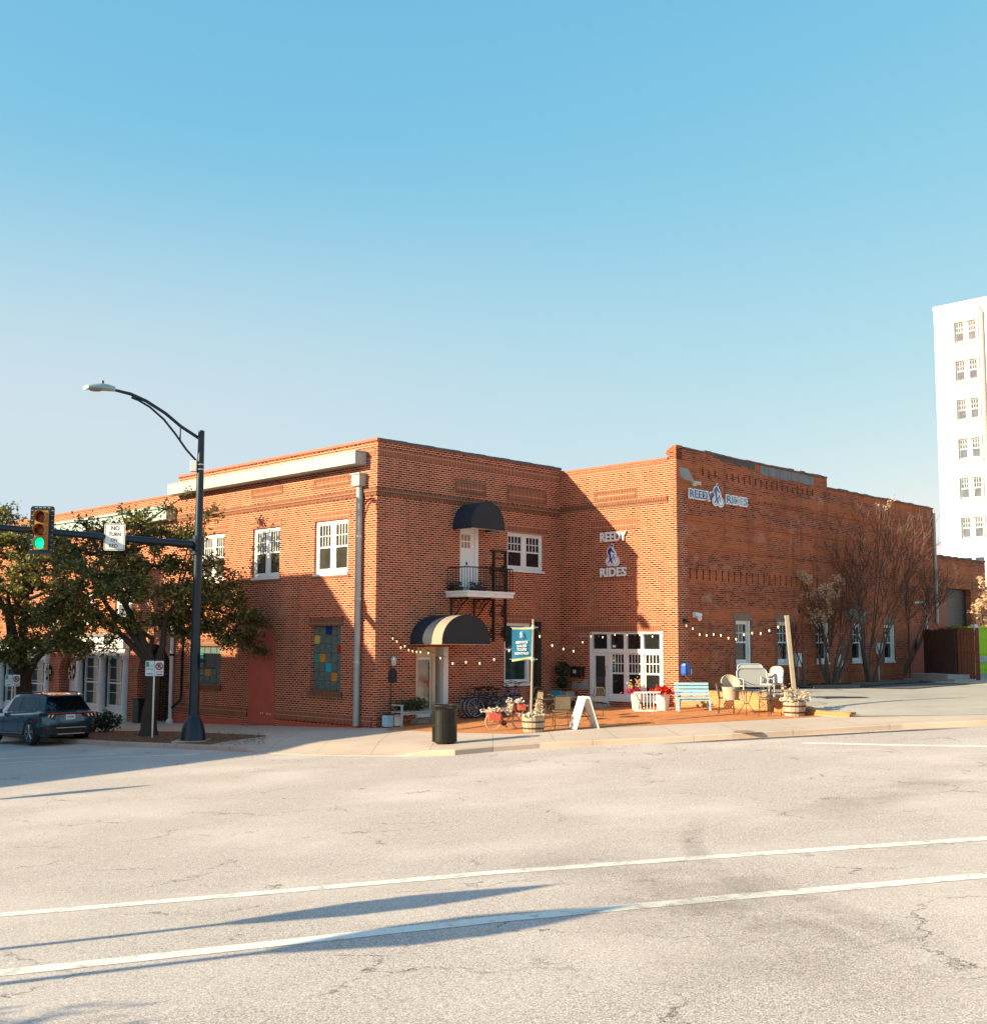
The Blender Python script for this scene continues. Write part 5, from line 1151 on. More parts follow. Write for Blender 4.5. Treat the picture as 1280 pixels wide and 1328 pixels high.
mb.f.append(tuple(range(12))); mb.m.append(0); mb.f.append(tuple(n*12+q for q in range(12))); mb.m.append(0)
lh = mb.build('lamp_head', M['canopy_white'], pole, smooth=50)
mb = MB(); mb.blob(a+u*L_*.66-w_*.045, (.2, .16, .05), 10, 6); mb.build('lens', M['glass_pale'], lh, smooth=60)
mb = MB(); mb.lathe([(.045, .0), (.045, .1)], a+u*L_*.42+w_*.14, 8); mb.build('photocell', M['black'], lh)
zc_ = at(248, 605, pb.y).z; mb = MB(); mb.box(Vector((pb.x-.18, pb.y-.06, zc_)), (.2, .16, .34)); cbx = mb.build('junction_box', M['util'], pole, bevel=.02)
mb = MB(); mb.lathe([(.115, -.11), (.115, -.08)], Vector((pb.x, pb.y, zc_)), 12); mb.lathe([(.115, .04), (.115, .07)], Vector((pb.x, pb.y, zc_)), 12); mb.build('bands', M['alu'], cbx)
def on_arm(px):
    """point of the mast arm below a sight line"""
    r = ray(px, 690); m = (p0.x*r.y-p0.y*r.x)/(dm.y*r.x-dm.x*r.y); return p0+dm*m
# three-lens signal
sp_ = on_arm(58); fc = Vector((.10, -1, 0)).normalized(); si = ZV.cross(fc).normalized()*1; hh = 1.30; hw = .62; yc = at(58, 687.5, sp_.y-.2).z
tl = thing('traffic_light', 'three-lens traffic light showing green, yellow-faced with black backplate on the mast arm', 'traffic light', (sp_.x, sp_.y-.2, yc))
sc_ = Vector((sp_.x, sp_.y-.2, yc))
mb = MB(); R_ = .07; pts = []
for cx_, cz_, a0 in ((hw/2-R_, hh/2-R_, 0), (-hw/2+R_, hh/2-R_, 90), (-hw/2+R_, -hh/2+R_, 180), (hw/2-R_, -hh/2+R_, 270)):
    for k in range(5): g = math.radians(a0+k*22.5); pts.append(sc_+si*(cx_+R_*math.cos(g))+ZV*(cz_+R_*math.sin(g))-fc*.06)
mb.prism(pts, fc*.015); bp = mb.build('backplate', M['polepaint'], tl)
mb = MB()
for k in range(9): z = -hh/2+.12+k*.132; mb.obox(sc_+si*(-hw/2+.025)+ZV*z-fc*.044, si*.05, ZV*.012, fc*.004); mb.obox(sc_+si*(hw/2-.075)+ZV*z-fc*.044, si*.05, ZV*.012, fc*.004)
for k in range(4): mb.obox(sc_+si*(-.2+k*.11)+ZV*(hh/2-.05)-fc*.044, si*.07, ZV*.014, fc*.004)
mb.build('louvre_slots', M['util'], bp)
mb = MB(); mb.obox(sc_-si*.175-ZV*.53-fc*.16, si*.35, ZV*1.06, fc*.18); mb.build('housing', M['signal_y'], tl, bevel=.012)
for k, (mm, nm) in enumerate((('red_lens', 'red_lens'), ('amber_lens', 'amber_lens'), ('green_on', 'green_lens'))):
    c = sc_+ZV*(.352-.352*k)+fc*.022
    mb = MB(); n = 18; rg = []
    mb.lathe([(.148, 0), (.13, .025), (.07, .045), (.0, .05)], c, 20, fc); ln = mb.build(nm, M[mm], tl, smooth=50)
    mb = MB()                                        # tunnel visor, open below
    for q in range(18):
        g0, g1 = math.radians(-50+q*280/18), math.radians(-50+(q+1)*280/18)
        def pt(g, d, r): return c+(si*math.cos(g)+ZV*math.sin(g))*r+fc*d
        def dl(g): return .26-.12*max(0, -math.sin(g))
        mb.quad(pt(g0, 0, .165), pt(g1, 0, .165), pt(g1, dl(g1), .16), pt(g0, dl(g0), .16)); mb.quad(pt(g0, 0, .158), pt(g1, 0, .158), pt(g1, dl(g1), .153), pt(g0, dl(g0), .153))
        mb.quad(pt(g0, dl(g0), .16), pt(g1, dl(g1), .16), pt(g1, dl(g1), .153), pt(g0, dl(g0), .153))
    mb.build('visor', M['signal_y'] if k == 2 else M['signal_y'], tl)
mb = MB(); mb.obox(sc_-si*.05-ZV*.4-fc*.2, si*.1, ZV*.8, fc*.05); mb.build('bracket', M['polepaint'], tl)
# NO TURN ON RED
sp_ = on_arm(149)+Vector((.1, -.27, 0)); fc = Vector((.12, -1, 0)).normalized(); si = Vector((-fc.y, fc.x, 0)); zc_ = at(149, 696.5, sp_.y).z; ww_, hh = .57, .76; O_ = Vector((sp_.x, sp_.y, zc_))-si*ww_/2-ZV*hh/2
def rrect(O, U, V, w_, h_, r, off=0):
    pts = []
    for cx_, cy_, a0 in ((w_-r, h_-r, 0), (r, h_-r, 90), (r, r, 180), (w_-r, r, 270)):
        for k in range(5): g = math.radians(a0+k*22.5); pts.append(O+U*(cx_+r*math.cos(g))+V*(cy_+r*math.sin(g)))
    return pts
nt_ = thing('road_sign', 'white rectangular sign reading NO TURN ON RED hung on the mast arm', 'road sign', tuple(O_))
mb = MB(); mb.prism(rrect(O_, si, ZV, ww_, hh, .05), fc*.012); pl = mb.build('sign_plate', M['sign_white'], nt_)
mb = MB()
for x0, y0, w2, h2 in ((.03, .02, ww_-.06, .012), (.03, hh-.032, ww_-.06, .012), (.02, .03, .012, hh-.06), (ww_-.032, .03, .012, hh-.06)): mb.obox(O_+si*x0+ZV*y0+fc*.012, si*w2, ZV*h2, fc*.002)
mb.build('border', M['ink'], pl)
mb = MB()
for tx, x0, w2, y0, h2 in (('NO', .19, .22, .57, .12), ('TURN', .12, .33, .405, .105), ('ON', .19, .17, .25, .1), ('RED', .14, .24, .08, .105)): text_mesh(mb, tx, O_+si*x0+ZV*y0+fc*.012, si, ZV, w2, h2, fc, .003, .012)
mb.build('lettering', M['ink'], pl)
mb = MB(); mb.obox(O_+si*.25+ZV*.2-fc*.24, si*.06, ZV*.36, fc*.24); mb.build('bracket', M['polepaint'], nt_)
# pedestrian signal on the pole, seen from behind
zc_ = at(268, 857, pb.y).z; pn_ = thing('pedestrian_signal', 'black pedestrian signal box strapped to the corner pole, seen side on', 'signal', (pb.x+.2, pb.y, zc_))
c = Vector((pb.x+.42, pb.y+.02, zc_)); ax = Vector((.92, .4, 0)).normalized(); mb = MB(); mb.box(c, (.3, .44, .44), ax); mb.build('housing', M['black'], pn_, bevel=.03); mb = MB()
ly = ZV.cross(ax)
for s_ in (-1, 1): mb.obox(c+ax*.15+ly*(.2*s_)-ZV*.2, ax*.16, ly*.012, ZV*.4)
mb.obox(c+ax*.15-ly*.2+ZV*.19, ax*.16, ly*.4, ZV*.012); mb.build('visor', M['black'], pn_); mb = MB(); mb.bar(Vector((pb.x+.1, pb.y, zc_)), c-ax*.1, .05); mb.bar(Vector((pb.x+.1, pb.y, zc_+.15)), c-ax*.1+ZV*.15, .02); mb.build('mount', M['black'], pn_)
# parking signs
def park_sign(px, py, top, x0, x1, y1, label, full):
    b = G(px, py); b.z = S(b.x)
    if not full: b = at(16, 905, 41.5); b.z = S(b.x)
    zt_, zb_ = at(px, top, b.y).z, at(px, y1, b.y).z; fc = Vector((.35, -1, 0)).normalized(); si = Vector((-fc.y, fc.x, 0)); k = b.y/F_PX; w_ = (x1-x0)*k
    th = thing('parking_sign', label, 'road sign', tuple(b)); mb = MB(); mb.obox(b+Vector((-.025, -.02, -.1)), Vector((.05, 0, 0)), Vector((0, .03, 0)), ZV*(zt_-b.z-.05)); mb.build('post', M['alu'], th)
    O_ = Vector((b.x, b.y, zb_))-si*(w_*.5-(px-(x0+x1)/2)*0)+fc*.04; h_ = zt_-zb_; hw = w_/2
    for i, (c1, c2) in enumerate((('sign_white', 'sign_green'), ('sign_white', 'sign_red'))):
        o = O_+si*(hw*i+.006); mb = MB(); mb.prism(rrect(o, si, ZV, hw-.012, h_, .03), fc*.006); pl = mb.build('sign_plate', M[c1], th)
        if i == 0:
            mb = MB(); mb.obox(o+si*.02+ZV*(h_*.6)+fc*.006, si*hw*.3, ZV*h_*.34, fc*.002); mb.obox(o+si*.04+ZV*h_*.1+fc*.006, si*(hw-.1), ZV*.035, fc*.002); mb.build('green_mark', M['sign_green'], pl)
            mb = MB(); text_mesh(mb, '2 HOUR', o+si*hw*.4+ZV*h_*.62+fc*.006, si, ZV, hw*.5, h_*.13, fc, .002, .01); text_mesh(mb, 'PARKING', o+si*hw*.1+ZV*h_*.4+fc*.006, si, ZV, hw*.78, h_*.1, fc, .002, .01); mb.build('lettering', M['sign_green'], pl)
        else:
            c = o+si*(hw*.48)+ZV*h_*.64+fc*.006; r = hw*.36; mb = MB(); mb.torus(c, r, .022, fc, 22, 5); mb.tube([c+(-si+ZV)*r*.7, c+(si-ZV)*r*.7], .02, 5); ring = mb.build('prohibition_ring', M['sign_red'], pl)
            mb = MB(); text_mesh(mb, 'P', c-si*r*.42-ZV*r*.6, si, ZV, r*.85, r*1.2, fc, .006, .03); mb.build('lettering', M['ink'], pl)
            mb = MB(); text_mesh(mb, 'ANY TIME', o+si*hw*.12+ZV*h_*.22+fc*.006, si, ZV, hw*.72, h_*.09, fc, .002, .01); mb.tube([o+si*hw*.2+ZV*h_*.1+fc*.008, o+si*hw*.7+ZV*h_*.1+fc*.008], .014, 5); mb.prism([o+si*hw*.68+ZV*(h_*.1-.035)+fc*.006, o+si*hw*.85+ZV*h_*.1+fc*.006, o+si*hw*.68+ZV*(h_*.1+.035)+fc*.006], fc*.003); mb.build('red_lettering', M['sign_red'], pl)
park_sign(198, 957, 857, 190, 213, 876.5, 'pair of parking signs, green-marked and red no-parking, on one post before the oak trunk', True)
park_sign(5, 905, 875, -8, 10, 890, 'parking sign cut by the left edge of the photo, beside the far oak', False)
# ------------------------------------------------------------------ leafy oaks
def oak(base, name, label, clumps, mat, trunk_r, fork_z, seed, per=560, leafsz=.135, lean=(0, 0)):
    rnd = random.Random(seed); th = thing(name, label, 'tree', tuple(base), group=None)
    fork = base+Vector((lean[0], lean[1], fork_z)); wood = MB(); lv = MB()
    wood.lathe([(trunk_r*1.5, -.1), (trunk_r*1.15, .25), (trunk_r, .8)], base, 10, cap=False)
    tp = [base+ZV*.7, base.lerp(fork, .5)+Vector((rnd.uniform(-.1, .1), 0, 0)), fork]
    wood.tube(tp, [trunk_r, trunk_r*.93, trunk_r*.85], 10)
    limbs = []; k = 5 if len(clumps) > 7 else 4
    cs = [Vector(c[0]) for c in clumps]
    seeds = [cs[int(i*len(cs)/k)] for i in range(k)]
    nodes = []
    for s_ in seeds:
        m = fork.lerp(s_, .5)+Vector((rnd.uniform(-.25, .25), rnd.uniform(-.25, .25), rnd.uniform(.0, .35))); m2 = fork.lerp(s_, .25)+Vector((rnd.uniform(-.1, .1), rnd.uniform(-.1, .1), .1))
        wood.tube([fork-ZV*.12, m2, m, s_], [trunk_r*.6, trunk_r*.48, trunk_r*.36, trunk_r*.16], 7); nodes += [(m, trunk_r*.3), (fork.lerp(m, .6), trunk_r*.36), (m.lerp(s_, .5), trunk_r*.24)]
    for (c, r, *dn) in clumps:
        c = Vector(c); n0, rad = min(nodes, key=lambda q: (q[0]-c).length)
        wood.tube([n0, n0.lerp(c, .5)+Vector((rnd.uniform(-.2, .2), rnd.uniform(-.2, .2), rnd.uniform(-.1, .2))), c], [rad*.8, rad*.55, rad*.3], 6)
        dens = dn[0] if dn else 1; nt_w = int(20*max(.6, dens))
        tips = []
        for q in range(nt_w):
            d = Vector((rnd.gauss(0, 1), rnd.gauss(0, 1), rnd.gauss(0, .8))).normalized()*r*(rnd.uniform(.45, 1.08)); e = c+Vector((d.x, d.y, d.z*.8)); s0 = c.lerp(e, .12)
            mid = s0.lerp(e, .55)+Vector((rnd.uniform(-.1, .1), rnd.uniform(-.1, .1), rnd.uniform(-.02, .12))); wood.tube([c, mid, e], [.028, .018, .007], 4, cap=False); tips.append((mid, e))
        for q in range(int(per*dens*(r/1.1)**2)):
            m, e = rnd.choice(tips); f_ = rnd.random()**.7; p = m.lerp(e, f_*1.12)+Vector((rnd.gauss(0, .13), rnd.gauss(0, .13), rnd.gauss(0, .11)))
            d = Vector((rnd.gauss(0, 1), rnd.gauss(0, 1), rnd.gauss(.1, .7))).normalized(); x = d.orthogonal().normalized(); g = rnd.uniform(0, PI); x = x*math.cos(g)+d.cross(x)*math.sin(g); L = leafsz*rnd.uniform(.6, 1.25); b = d.cross(x)
            lv.quad(p-d*L*.5, p+x*L*.24+b*L*.05, p+d*L*.5, p-x*L*.24+b*L*.05)
    wood.build('trunk', M['bark'], th, smooth=60); lv.build('crown', M[mat], th)
    return th
def cl(px, py, Y, r, *d): return (tuple(at(px, py, Y)), r, *d)
b1 = G(193, 954); b1.z = S(b1.x); y1 = b1.y
oak(b1, 'oak_tree', 'spreading dark green oak rising behind the parking sign and corner pole', [
 cl(88, 778, y1+.5, .95), cl(118, 745, y1-.6, 1.05), cl(150, 715, y1+.8, 1.05), cl(128, 800, y1+.2, .8), cl(165, 770, y1-.8, 1.1), cl(200, 735, y1+.4, 1.15), cl(185, 695, y1+.6, .85, .7), cl(225, 700, y1+1.2, .85, .7),
 cl(238, 765, y1+.3, 1.1), cl(262, 735, y1+1.0, .85, .9), cl(285, 775, y1+1.2, .95), cl(312, 800, y1+1.5, .85), cl(275, 815, y1+.8, .7), cl(325, 830, y1+1.8, .5), cl(215, 660, y1+1.4, .45, .4), cl(272, 668, y1+1.6, .6, .45), cl(110, 680, y1+.6, .5, .35), cl(245, 640, y1+1.6, .35, .25), cl(70, 730, y1+1, .75, .8), cl(220, 805, y1+1.3, .7), cl(95, 812, y1+.4, .75), cl(140, 835, y1+.3, .5, .7), cl(60, 790, y1+.4, .7), cl(250, 800, y1+.9, .7), cl(170, 810, y1+.1, .6), cl(330, 805, y1+1.8, .5, .8), cl(300, 755, y1+1.5, .6, .8), cl(175, 672, y1+.9, .6, .8), cl(205, 690, y1+1.0, .7, .8), cl(75, 700, y1+1.2, .7, .7), cl(140, 690, y1+.9, .7, .8), cl(250, 690, y1+1.4, .6, .8), cl(100, 715, y1+.6, .8), cl(75, 830, y1+.6, .7), cl(105, 838, y1+.2, .5), cl(240, 820, y1+.9, .5, .8), cl(300, 828, y1+1.3, .6), cl(340, 845, y1+1.9, .35, .8), cl(265, 775, y1+.2, .8), cl(150, 745, y1-.5, .8)],
 'leaf_oak', .23, 2.25, 11, per=1700, leafsz=.15, lean=(.12, .1))
b2 = at(30, 905, 43.5); b2.z = S(b2.x)
oak(b2, 'oak_tree', 'broad sun-tipped oak on the left edge, its trunk behind the parked car', [
 cl(-30, 720, 43, 1.5), cl(15, 700, 44, 1.4), cl(50, 745, 42.6, 1.4), cl(10, 765, 42.2, 1.5), cl(-40, 790, 43, 1.4), cl(40, 800, 43, 1.3), cl(82, 800, 43.6, 1.1), cl(70, 835, 42.6, 1.0), cl(20, 835, 42.4, 1.1), cl(100, 842, 43, .7), cl(35, 690, 45, .9, .6), cl(15, 668, 44.5, .6, .4), cl(-50, 690, 44, 1.3), cl(90, 765, 45, 1.0), cl(-20, 840, 42.5, 1.1), cl(60, 705, 44, 1.0, .8), cl(95, 725, 44.5, .9, .8), cl(-10, 672, 44, .9, .6)],
 'leaf_oak2', .33, 2.0, 23, per=1150, leafsz=.17)
b3 = at(-75, 900, 58); b3.z = S(b3.x)
oak(b3, 'oak_tree', 'farther oak of which only sunlit tips show at the left edge', [cl(-60, 700, 58, 2), cl(-10, 695, 58, 1.8, .8), cl(22, 690, 57, 1.2, .6), cl(-30, 760, 57, 2.2), cl(10, 740, 58, 1.6), cl(-80, 760, 58, 2)], 'leaf_oak2', .3, 3, 37, per=420, leafsz=.22)
# shrub by the porch, leaf litter
def shrub(c, label, r, n, mat, name='shrub', cat='shrub', sz=.13, seed=1, group=None):
    rnd = random.Random(seed); th = thing(name, label, cat, tuple(c), group=group); mb = MB(); st = MB()
    for k in range(9): g = rnd.uniform(0, 2*PI); e = c+Vector((math.cos(g)*r[0]*.7*rnd.random(), math.sin(g)*r[1]*.7*rnd.random(), r[2]*rnd.uniform(.7, 1.3))); st.tube([c, c.lerp(e, .5)+Vector((0, 0, .03)), e], [.015, .012, .006], 4)
    for k in range(n):
        d = Vector((rnd.gauss(0, 1), rnd.gauss(0, 1), rnd.gauss(0, 1))).normalized()*rnd.uniform(.35, 1.05); p = c+Vector((d.x*r[0], d.y*r[1], r[2]*.75+d.z*r[2]*.75)); p.z = max(p.z, c.z+.03)
        q = Vector((rnd.gauss(0, 1), rnd.gauss(0, 1), rnd.gauss(.3, .7))).normalized(); x = q.orthogonal().normalized(); L = sz*rnd.uniform(.6, 1.3); mb.quad(p-q*L*.5, p+x*L*.26, p+q*L*.5, p-x*L*.26)
    st.build('stems', M['twig'], th); mb.build('leaves', M[mat], th); return th
c = at(137, 941, 41.0); c.z = S(c.x); shrub(c, 'low dark green shrub in front of the white columned porch', (.62, .5, .5), 700, 'leaf_shrub', seed=4)
rnd = random.Random(77); mb = MB()
for k in range(1500):
    a = rnd.random(); p = G(130+rnd.random()*215, 951+rnd.random()*16); 
    if p.y < kerb_y(p.x)+.2: continue
    p.z = S(p.x)+.012+rnd.random()*.02; d = Vector((rnd.gauss(0, 1), rnd.gauss(0, 1), rnd.gauss(0, .3))).normalized(); x = d.cross(ZV).normalized(); L = rnd.uniform(.04, .09); mb.quad(p-d*L*.5, p+x*L*.3, p+d*L*.5+ZV*.01, p-x*L*.3)
for k in range(700):
    t = rnd.uniform(5, 19.5); q = C2+BD*t+NB*rnd.uniform(.1, 2.4); p = Vector((q.x, q.y, DRIVE(q.x, q.y)+.058)); d = Vector((rnd.gauss(0, 1), rnd.gauss(0, 1), rnd.gauss(0, .3))).normalized(); x = d.cross(ZV).normalized(); L = rnd.uniform(.05, .1); mb.quad(p-d*L*.5, p+x*L*.3, p+d*L*.5+ZV*.01, p-x*L*.3)
tag(mb.build('leaf_litter', M['litter']), 'brown fallen leaves scattered over the verge and planting bed', 'leaves', kind='stuff')
# ------------------------------------------------------------------ bare crape myrtles
def myrtle(base, label, stems, height, spread, seed, heads=(), splay=1.0, cone=.32, fine=3):
    rnd = random.Random(seed); th = thing('bare_tree', label, 'tree', tuple(base), group=None); wd, tw = MB(), MB(); sd = MB()
    def grow(p, d, L, r, lev):
        n = 3; pts = [p]; q = p.copy(); dd = d.copy()
        for k in range(n): dd = (dd+Vector((rnd.gauss(0, .09), rnd.gauss(0, .09), rnd.gauss(.03, .05)))).normalized(); q = q+dd*(L/n); pts.append(q.copy())
        rr = [r*(1-.4*k/n) for k in range(n+1)]; (wd if lev < 2 else tw).tube(pts, rr, 6 if lev < 2 else 3, cap=False)
        if lev >= fine+1 or r < .0035: return
        nb_ = 3 if lev < 2 else rnd.choice((3, 3, 4)) if lev < 3 else 2
        for k in range(nb_):
            s_ = cone*(1 if lev else .7); nd = (dd+Vector((rnd.gauss(0, s_), rnd.gauss(0, s_), rnd.gauss(.05, .12)))).normalized()
            grow(pts[-1] if k < 2 else pts[2], nd, L*rnd.uniform(.6, .85), max(rr[-1]*(.78 if k == 0 else .62), .009), lev+1)
    for k in range(stems):
        g = 2*PI*k/stems+rnd.uniform(-.3, .3); d = Vector((math.cos(g)*spread*splay, math.sin(g)*spread, 1)).normalized(); b = base+Vector((math.cos(g)*.13, math.sin(g)*.13, -.08))
        grow(b, d, height*.38*rnd.uniform(.85, 1.1), rnd.uniform(.05, .075), 0)
    for hx, hy, hY, hr, n in heads:                  # the shoot that carries each seed head
        e = at(hx, hy, hY)-ZV*.15; b = base+ZV*min(1.5, (e.z-base.z)*.5)+(Vector((e.x, e.y, 0))-Vector((base.x, base.y, 0)))*.15
        tw.tube([b, b.lerp(e, .5)+ZV*.25, e, e+ZV*.35], [.03, .02, .012, .006], 5, cap=False)
        for q in range(7): f = e+Vector((rnd.gauss(0, hr), rnd.gauss(0, hr), rnd.uniform(-.1, .3))); tw.tube([e-ZV*.25, e.lerp(f, .6), f], [.01, .008, .005], 3, cap=False)
    wd.build('trunk', M['bark_grey'], th, smooth=60); tw.build('branches', M['twig'], th)
    for (hx, hy, hY, hr, n) in heads:
        sd = MB()
        for q in range(n):
            p = at(hx, hy, hY)+Vector((rnd.gauss(0, hr), rnd.gauss(0, hr), rnd.gauss(0, hr*.8))); up = Vector((rnd.gauss(0, .35), rnd.gauss(0, .35), 1)).normalized()
            for j in range(16):
                e = p+up*rnd.uniform(0, .34)+Vector((rnd.gauss(0, .05), rnd.gauss(0, .05), 0)); d = Vector((rnd.gauss(0, 1), rnd.gauss(0, 1), rnd.gauss(.6, .5))).normalized(); x = d.orthogonal().normalized(); sd.quad(e-d*.06, e+x*.024, e+d*.06, e-x*.024)
        sd.build('seed_head', M['seed'], th)
def bt(px, py): p = G(px, py, DRIVE); p.z = DRIVE(p.x, p.y); return p
m1, m2, m3 = bt(1078, 889), bt(1128, 886.5), bt(1166, 882)
myrtle(m1, 'bare multi-stemmed tree with pale dry seed heads, nearest the wooden post', 6, 4.0, .28, 5, [(1045, 755, m1.y-.8, .16, 9), (1052, 775, m1.y-.6, .14, 7), (1070, 772, m1.y-.8, .2, 12), (1085, 757, m1.y-.3, .12, 5), (1056, 800, m1.y-.9, .22, 14), (1036, 782, m1.y-.6, .12, 5), (1080, 778, m1.y-.6, .14, 6)])
myrtle(m2, 'bare multi-stemmed tree in the middle of the planting bed beside the utility box', 6, 5.4, .22, 9, [(1143, 662, m2.y, .12, 3), (1152, 655, m2.y+.2, .1, 3)], fine=4)
myrtle(m3, 'bare multi-stemmed tree farthest along the flank, leaning over the board fence', 6, 5.0, .3, 14, [(1186, 676, m3.y, .1, 3)], fine=4)
p = at(1037, 885, m1.y-1.3); p.z = DRIVE(p.x, p.y); myrtle(p, 'thin whippy bare sapling behind the wooden post', 3, 2.6, .14, 21, fine=2)
p = at(1372, 905, 34); p.z = DRIVE(p.x, p.y); myrtle(p, 'bare tree at the right edge with pale sunlit seed heads', 4, 3.4, .16, 31, [(1277, 760, 34, .1, 5), (1272, 790, 33.8, .1, 6), (1280, 778, 34, .13, 7), (1268, 797, 34, .08, 4), (1281, 806, 34, .12, 6)])
# ------------------------------------------------------------------ parked car
def build_car(loc, rz):
    th = thing('parked_car', 'dark teal SUV parked at the left kerb, seen from behind with its plate showing', 'car', loc, rz)
    N_ = dict(local=True)
    # lower body: stations along x (rear -2.25 .. front 2.25): half width, bottom, belt height
    st = [(-2.26, .70, .46, .86), (-2.22, .80, .36, .98), (-2.12, .885, .28, 1.05), (-1.8, .925, .24, 1.09), (-1.2, .93, .22, 1.075), (-.3, .925, .2, 1.05), (.5, .925, .2, 1.02), (1.05, .93, .22, 1.0), (1.5, .925, .24, .96), (1.9, .87, .28, .88), (2.15, .76, .34, .8), (2.25, .6, .42, .7)]
    mb = MB(); R = []
    for x, w_, b, t in st:
        h = t-b; half = [(0, b), (w_*.8, b), (w_*.95, b+.07), (w_*1.0, b+h*.42), (w_*.985, b+h*.62), (w_*.995, b+h*.74), (w_*.96, b+h*.9), (w_*.88, t), (0, t+.03)]
        R.append([Vector((x, y, z)) for y, z in half]+[Vector((x, -y, z)) for y, z in half[-2:0:-1]])
    n = len(R[0])
    for r in R: mb.v += r
    for i in range(len(R)-1):
        for j in range(n): a, b = i*n+j, i*n+(j+1) % n; mb.f.append((a, b, b+n, a+n)); mb.m.append(0)
    mb.f.append(tuple(range(n))[::-1]); mb.m.append(0); mb.f.append(tuple((len(R)-1)*n+j for j in range(n))); mb.m.append(0)
    body = mb.build('body', M['carpaint'], th, local=True)
    bmx = bmesh.new(); bmx.from_mesh(body.data); bmesh.ops.recalc_face_normals(bmx, faces=bmx.faces); bmx.to_mesh(body.data); bmx.free()
    cut = MB()
    for x in (-1.36, 1.40):
        for s_ in (-1, 1): cut.lathe([(.43, .0), (.43, .42)], Vector((x, s_*.62, .385)), 28, (0, s_, 0))
    co = cut.build('cut', M['carpaint'], None, local=True)
    bmx = bmesh.new(); bmx.from_mesh(co.data); bmesh.ops.recalc_face_normals(bmx, faces=bmx.faces); bmx.to_mesh(co.data); bmx.free()
    md = body.modifiers.new('b', 'BOOLEAN'); md.object = co; md.operation = 'DIFFERENCE'; md.solver = 'EXACT'
    bpy.context.view_layer.update(); me = bpy.data.meshes.new_from_object(body.evaluated_get(_deps())); body.modifiers.clear(); body.data = me; bpy.data.objects.remove(co)
    me.polygons.foreach_set('use_smooth', [True]*len(me.polygons)); me.set_sharp_from_angle(angle=math.radians(32))
    # cabin
    B = [(-2.1, .80, 1.07), (-1.5, .855, 1.085), (-.4, .865, 1.05), (.6, .86, 1.02), (1.2, .8, 1.0)]; T = [(-1.80, .585, 1.545), (-1.42, .63, 1.605), (-.5, .65, 1.64), (.25, .635, 1.61), (.42, .61, 1.575)]
    mb = MB()
    for (x, w_, z), (x2, w2, z2) in zip(B, T): mb.v += [Vector((x, w_, z-.03)), Vector((x2, w2, z2)), Vector((x2*.98, w2*.5, z2+.035)), Vector((x2*.98, -w2*.5, z2+.035)), Vector((x2, -w2, z2)), Vector((x, -w_, z-.03))]
    for i in range(4):
        for j in range(5): a = i*6+j; mb.f.append((a, a+1, a+7, a+6)); mb.m.append(0)
    for s_ in (0, 24): mb.f.append(tuple(s_+j for j in range(6))); mb.m.append(0)
    mb.build('cabin', M['carpaint'], body, smooth=35, local=True)
    def lerp2(i, f_, s_, v):
        i2 = min(i+1, 4); b = Vector((B[i][0]+(B[i2][0]-B[i][0])*f_, (B[i][1]+(B[i2][1]-B[i][1])*f_), B[i][2]+(B[i2][2]-B[i][2])*f_-.03)); t = Vector((T[i][0]+(T[i2][0]-T[i][0])*f_, (T[i][1]+(T[i2][1]-T[i][1])*f_), T[i][2]+(T[i2][2]-T[i][2])*f_)); q = b.lerp(t, v); q.y *= s_; return q+Vector((0, .006*s_, .002))
    for s_ in (-1, 1):
        for nm, seq in (('front_side_window', [(2, .08, .12), (3, .0, .12), (3, .62, .14), (3, .12, .86), (2, .12, .88)]), ('rear_side_window', [(1, .1, .16), (1, .95, .12), (1, .97, .88), (1, .12, .86)]), ('quarter_window', [(0, .55, .24), (0, .98, .18), (0, .98, .84), (0, .75, .72)])):
            mb = MB(); P = [lerp2(i, f_, s_, v) for i, f_, v in seq]; mb.prism(P, Vector((0, .004*s_, 0))); mb.build(nm, M['car_side'], body, local=True)
        mb = MB(); mb.tube([lerp2(0, .4, s_, .1), lerp2(1, .5, s_, .06), lerp2(2, .5, s_, .05), lerp2(3, .8, s_, .05)], .012, 5); mb.build('window_trim', M['chrome'], body, local=True)
    bq = lambda y, v: Vector((-2.1+.30*v-.008, y, 1.045+.50*v))
    mb = MB(); mb.prism([bq(-.72, .1), bq(.72, .1), bq(.57, .9), bq(-.57, .9)], Vector((-.006, 0, .003))); rw_ = mb.build('rear_window', M['car_glass'], body, local=True)
    mb = MB(); mb.prism([Vector((-2.0, -.55, 1.545)), Vector((-2.0, .55, 1.545)), Vector((-1.68, .59, 1.585)), Vector((-1.68, -.59, 1.585))], ZV*.04); mb.build('roof_spoiler', M['carpaint'], body, local=True, bevel=.012)
    mb = MB(); mb.prism([Vector((1.2, -.74, 1.0)), Vector((1.2, .74, 1.0)), Vector((.44, .58, 1.58)), Vector((.44, -.58, 1.58))], Vector((.01, 0, .008))); mb.build('windscreen', M['car_glass'], body, local=True)
    for s_ in (-1, 1): mb = MB(); mb.tube([(-1.5, .6*s_, 1.64), (-1.4, .6*s_, 1.67), (.1, .6*s_, 1.67), (.2, .6*s_, 1.64)], .018, 6); mb.build('roof_rail', M['car_black'], body, local=True)
    # rear: light bar, lamps, plate recess, bumper
    mb = MB(); mb.obox((-2.285, -.78, .985), (.06, 0, 0), (0, 1.56, 0), (0, 0, .045)); mb.build('light_bar', M['tail'], body, local=True, bevel=.006)
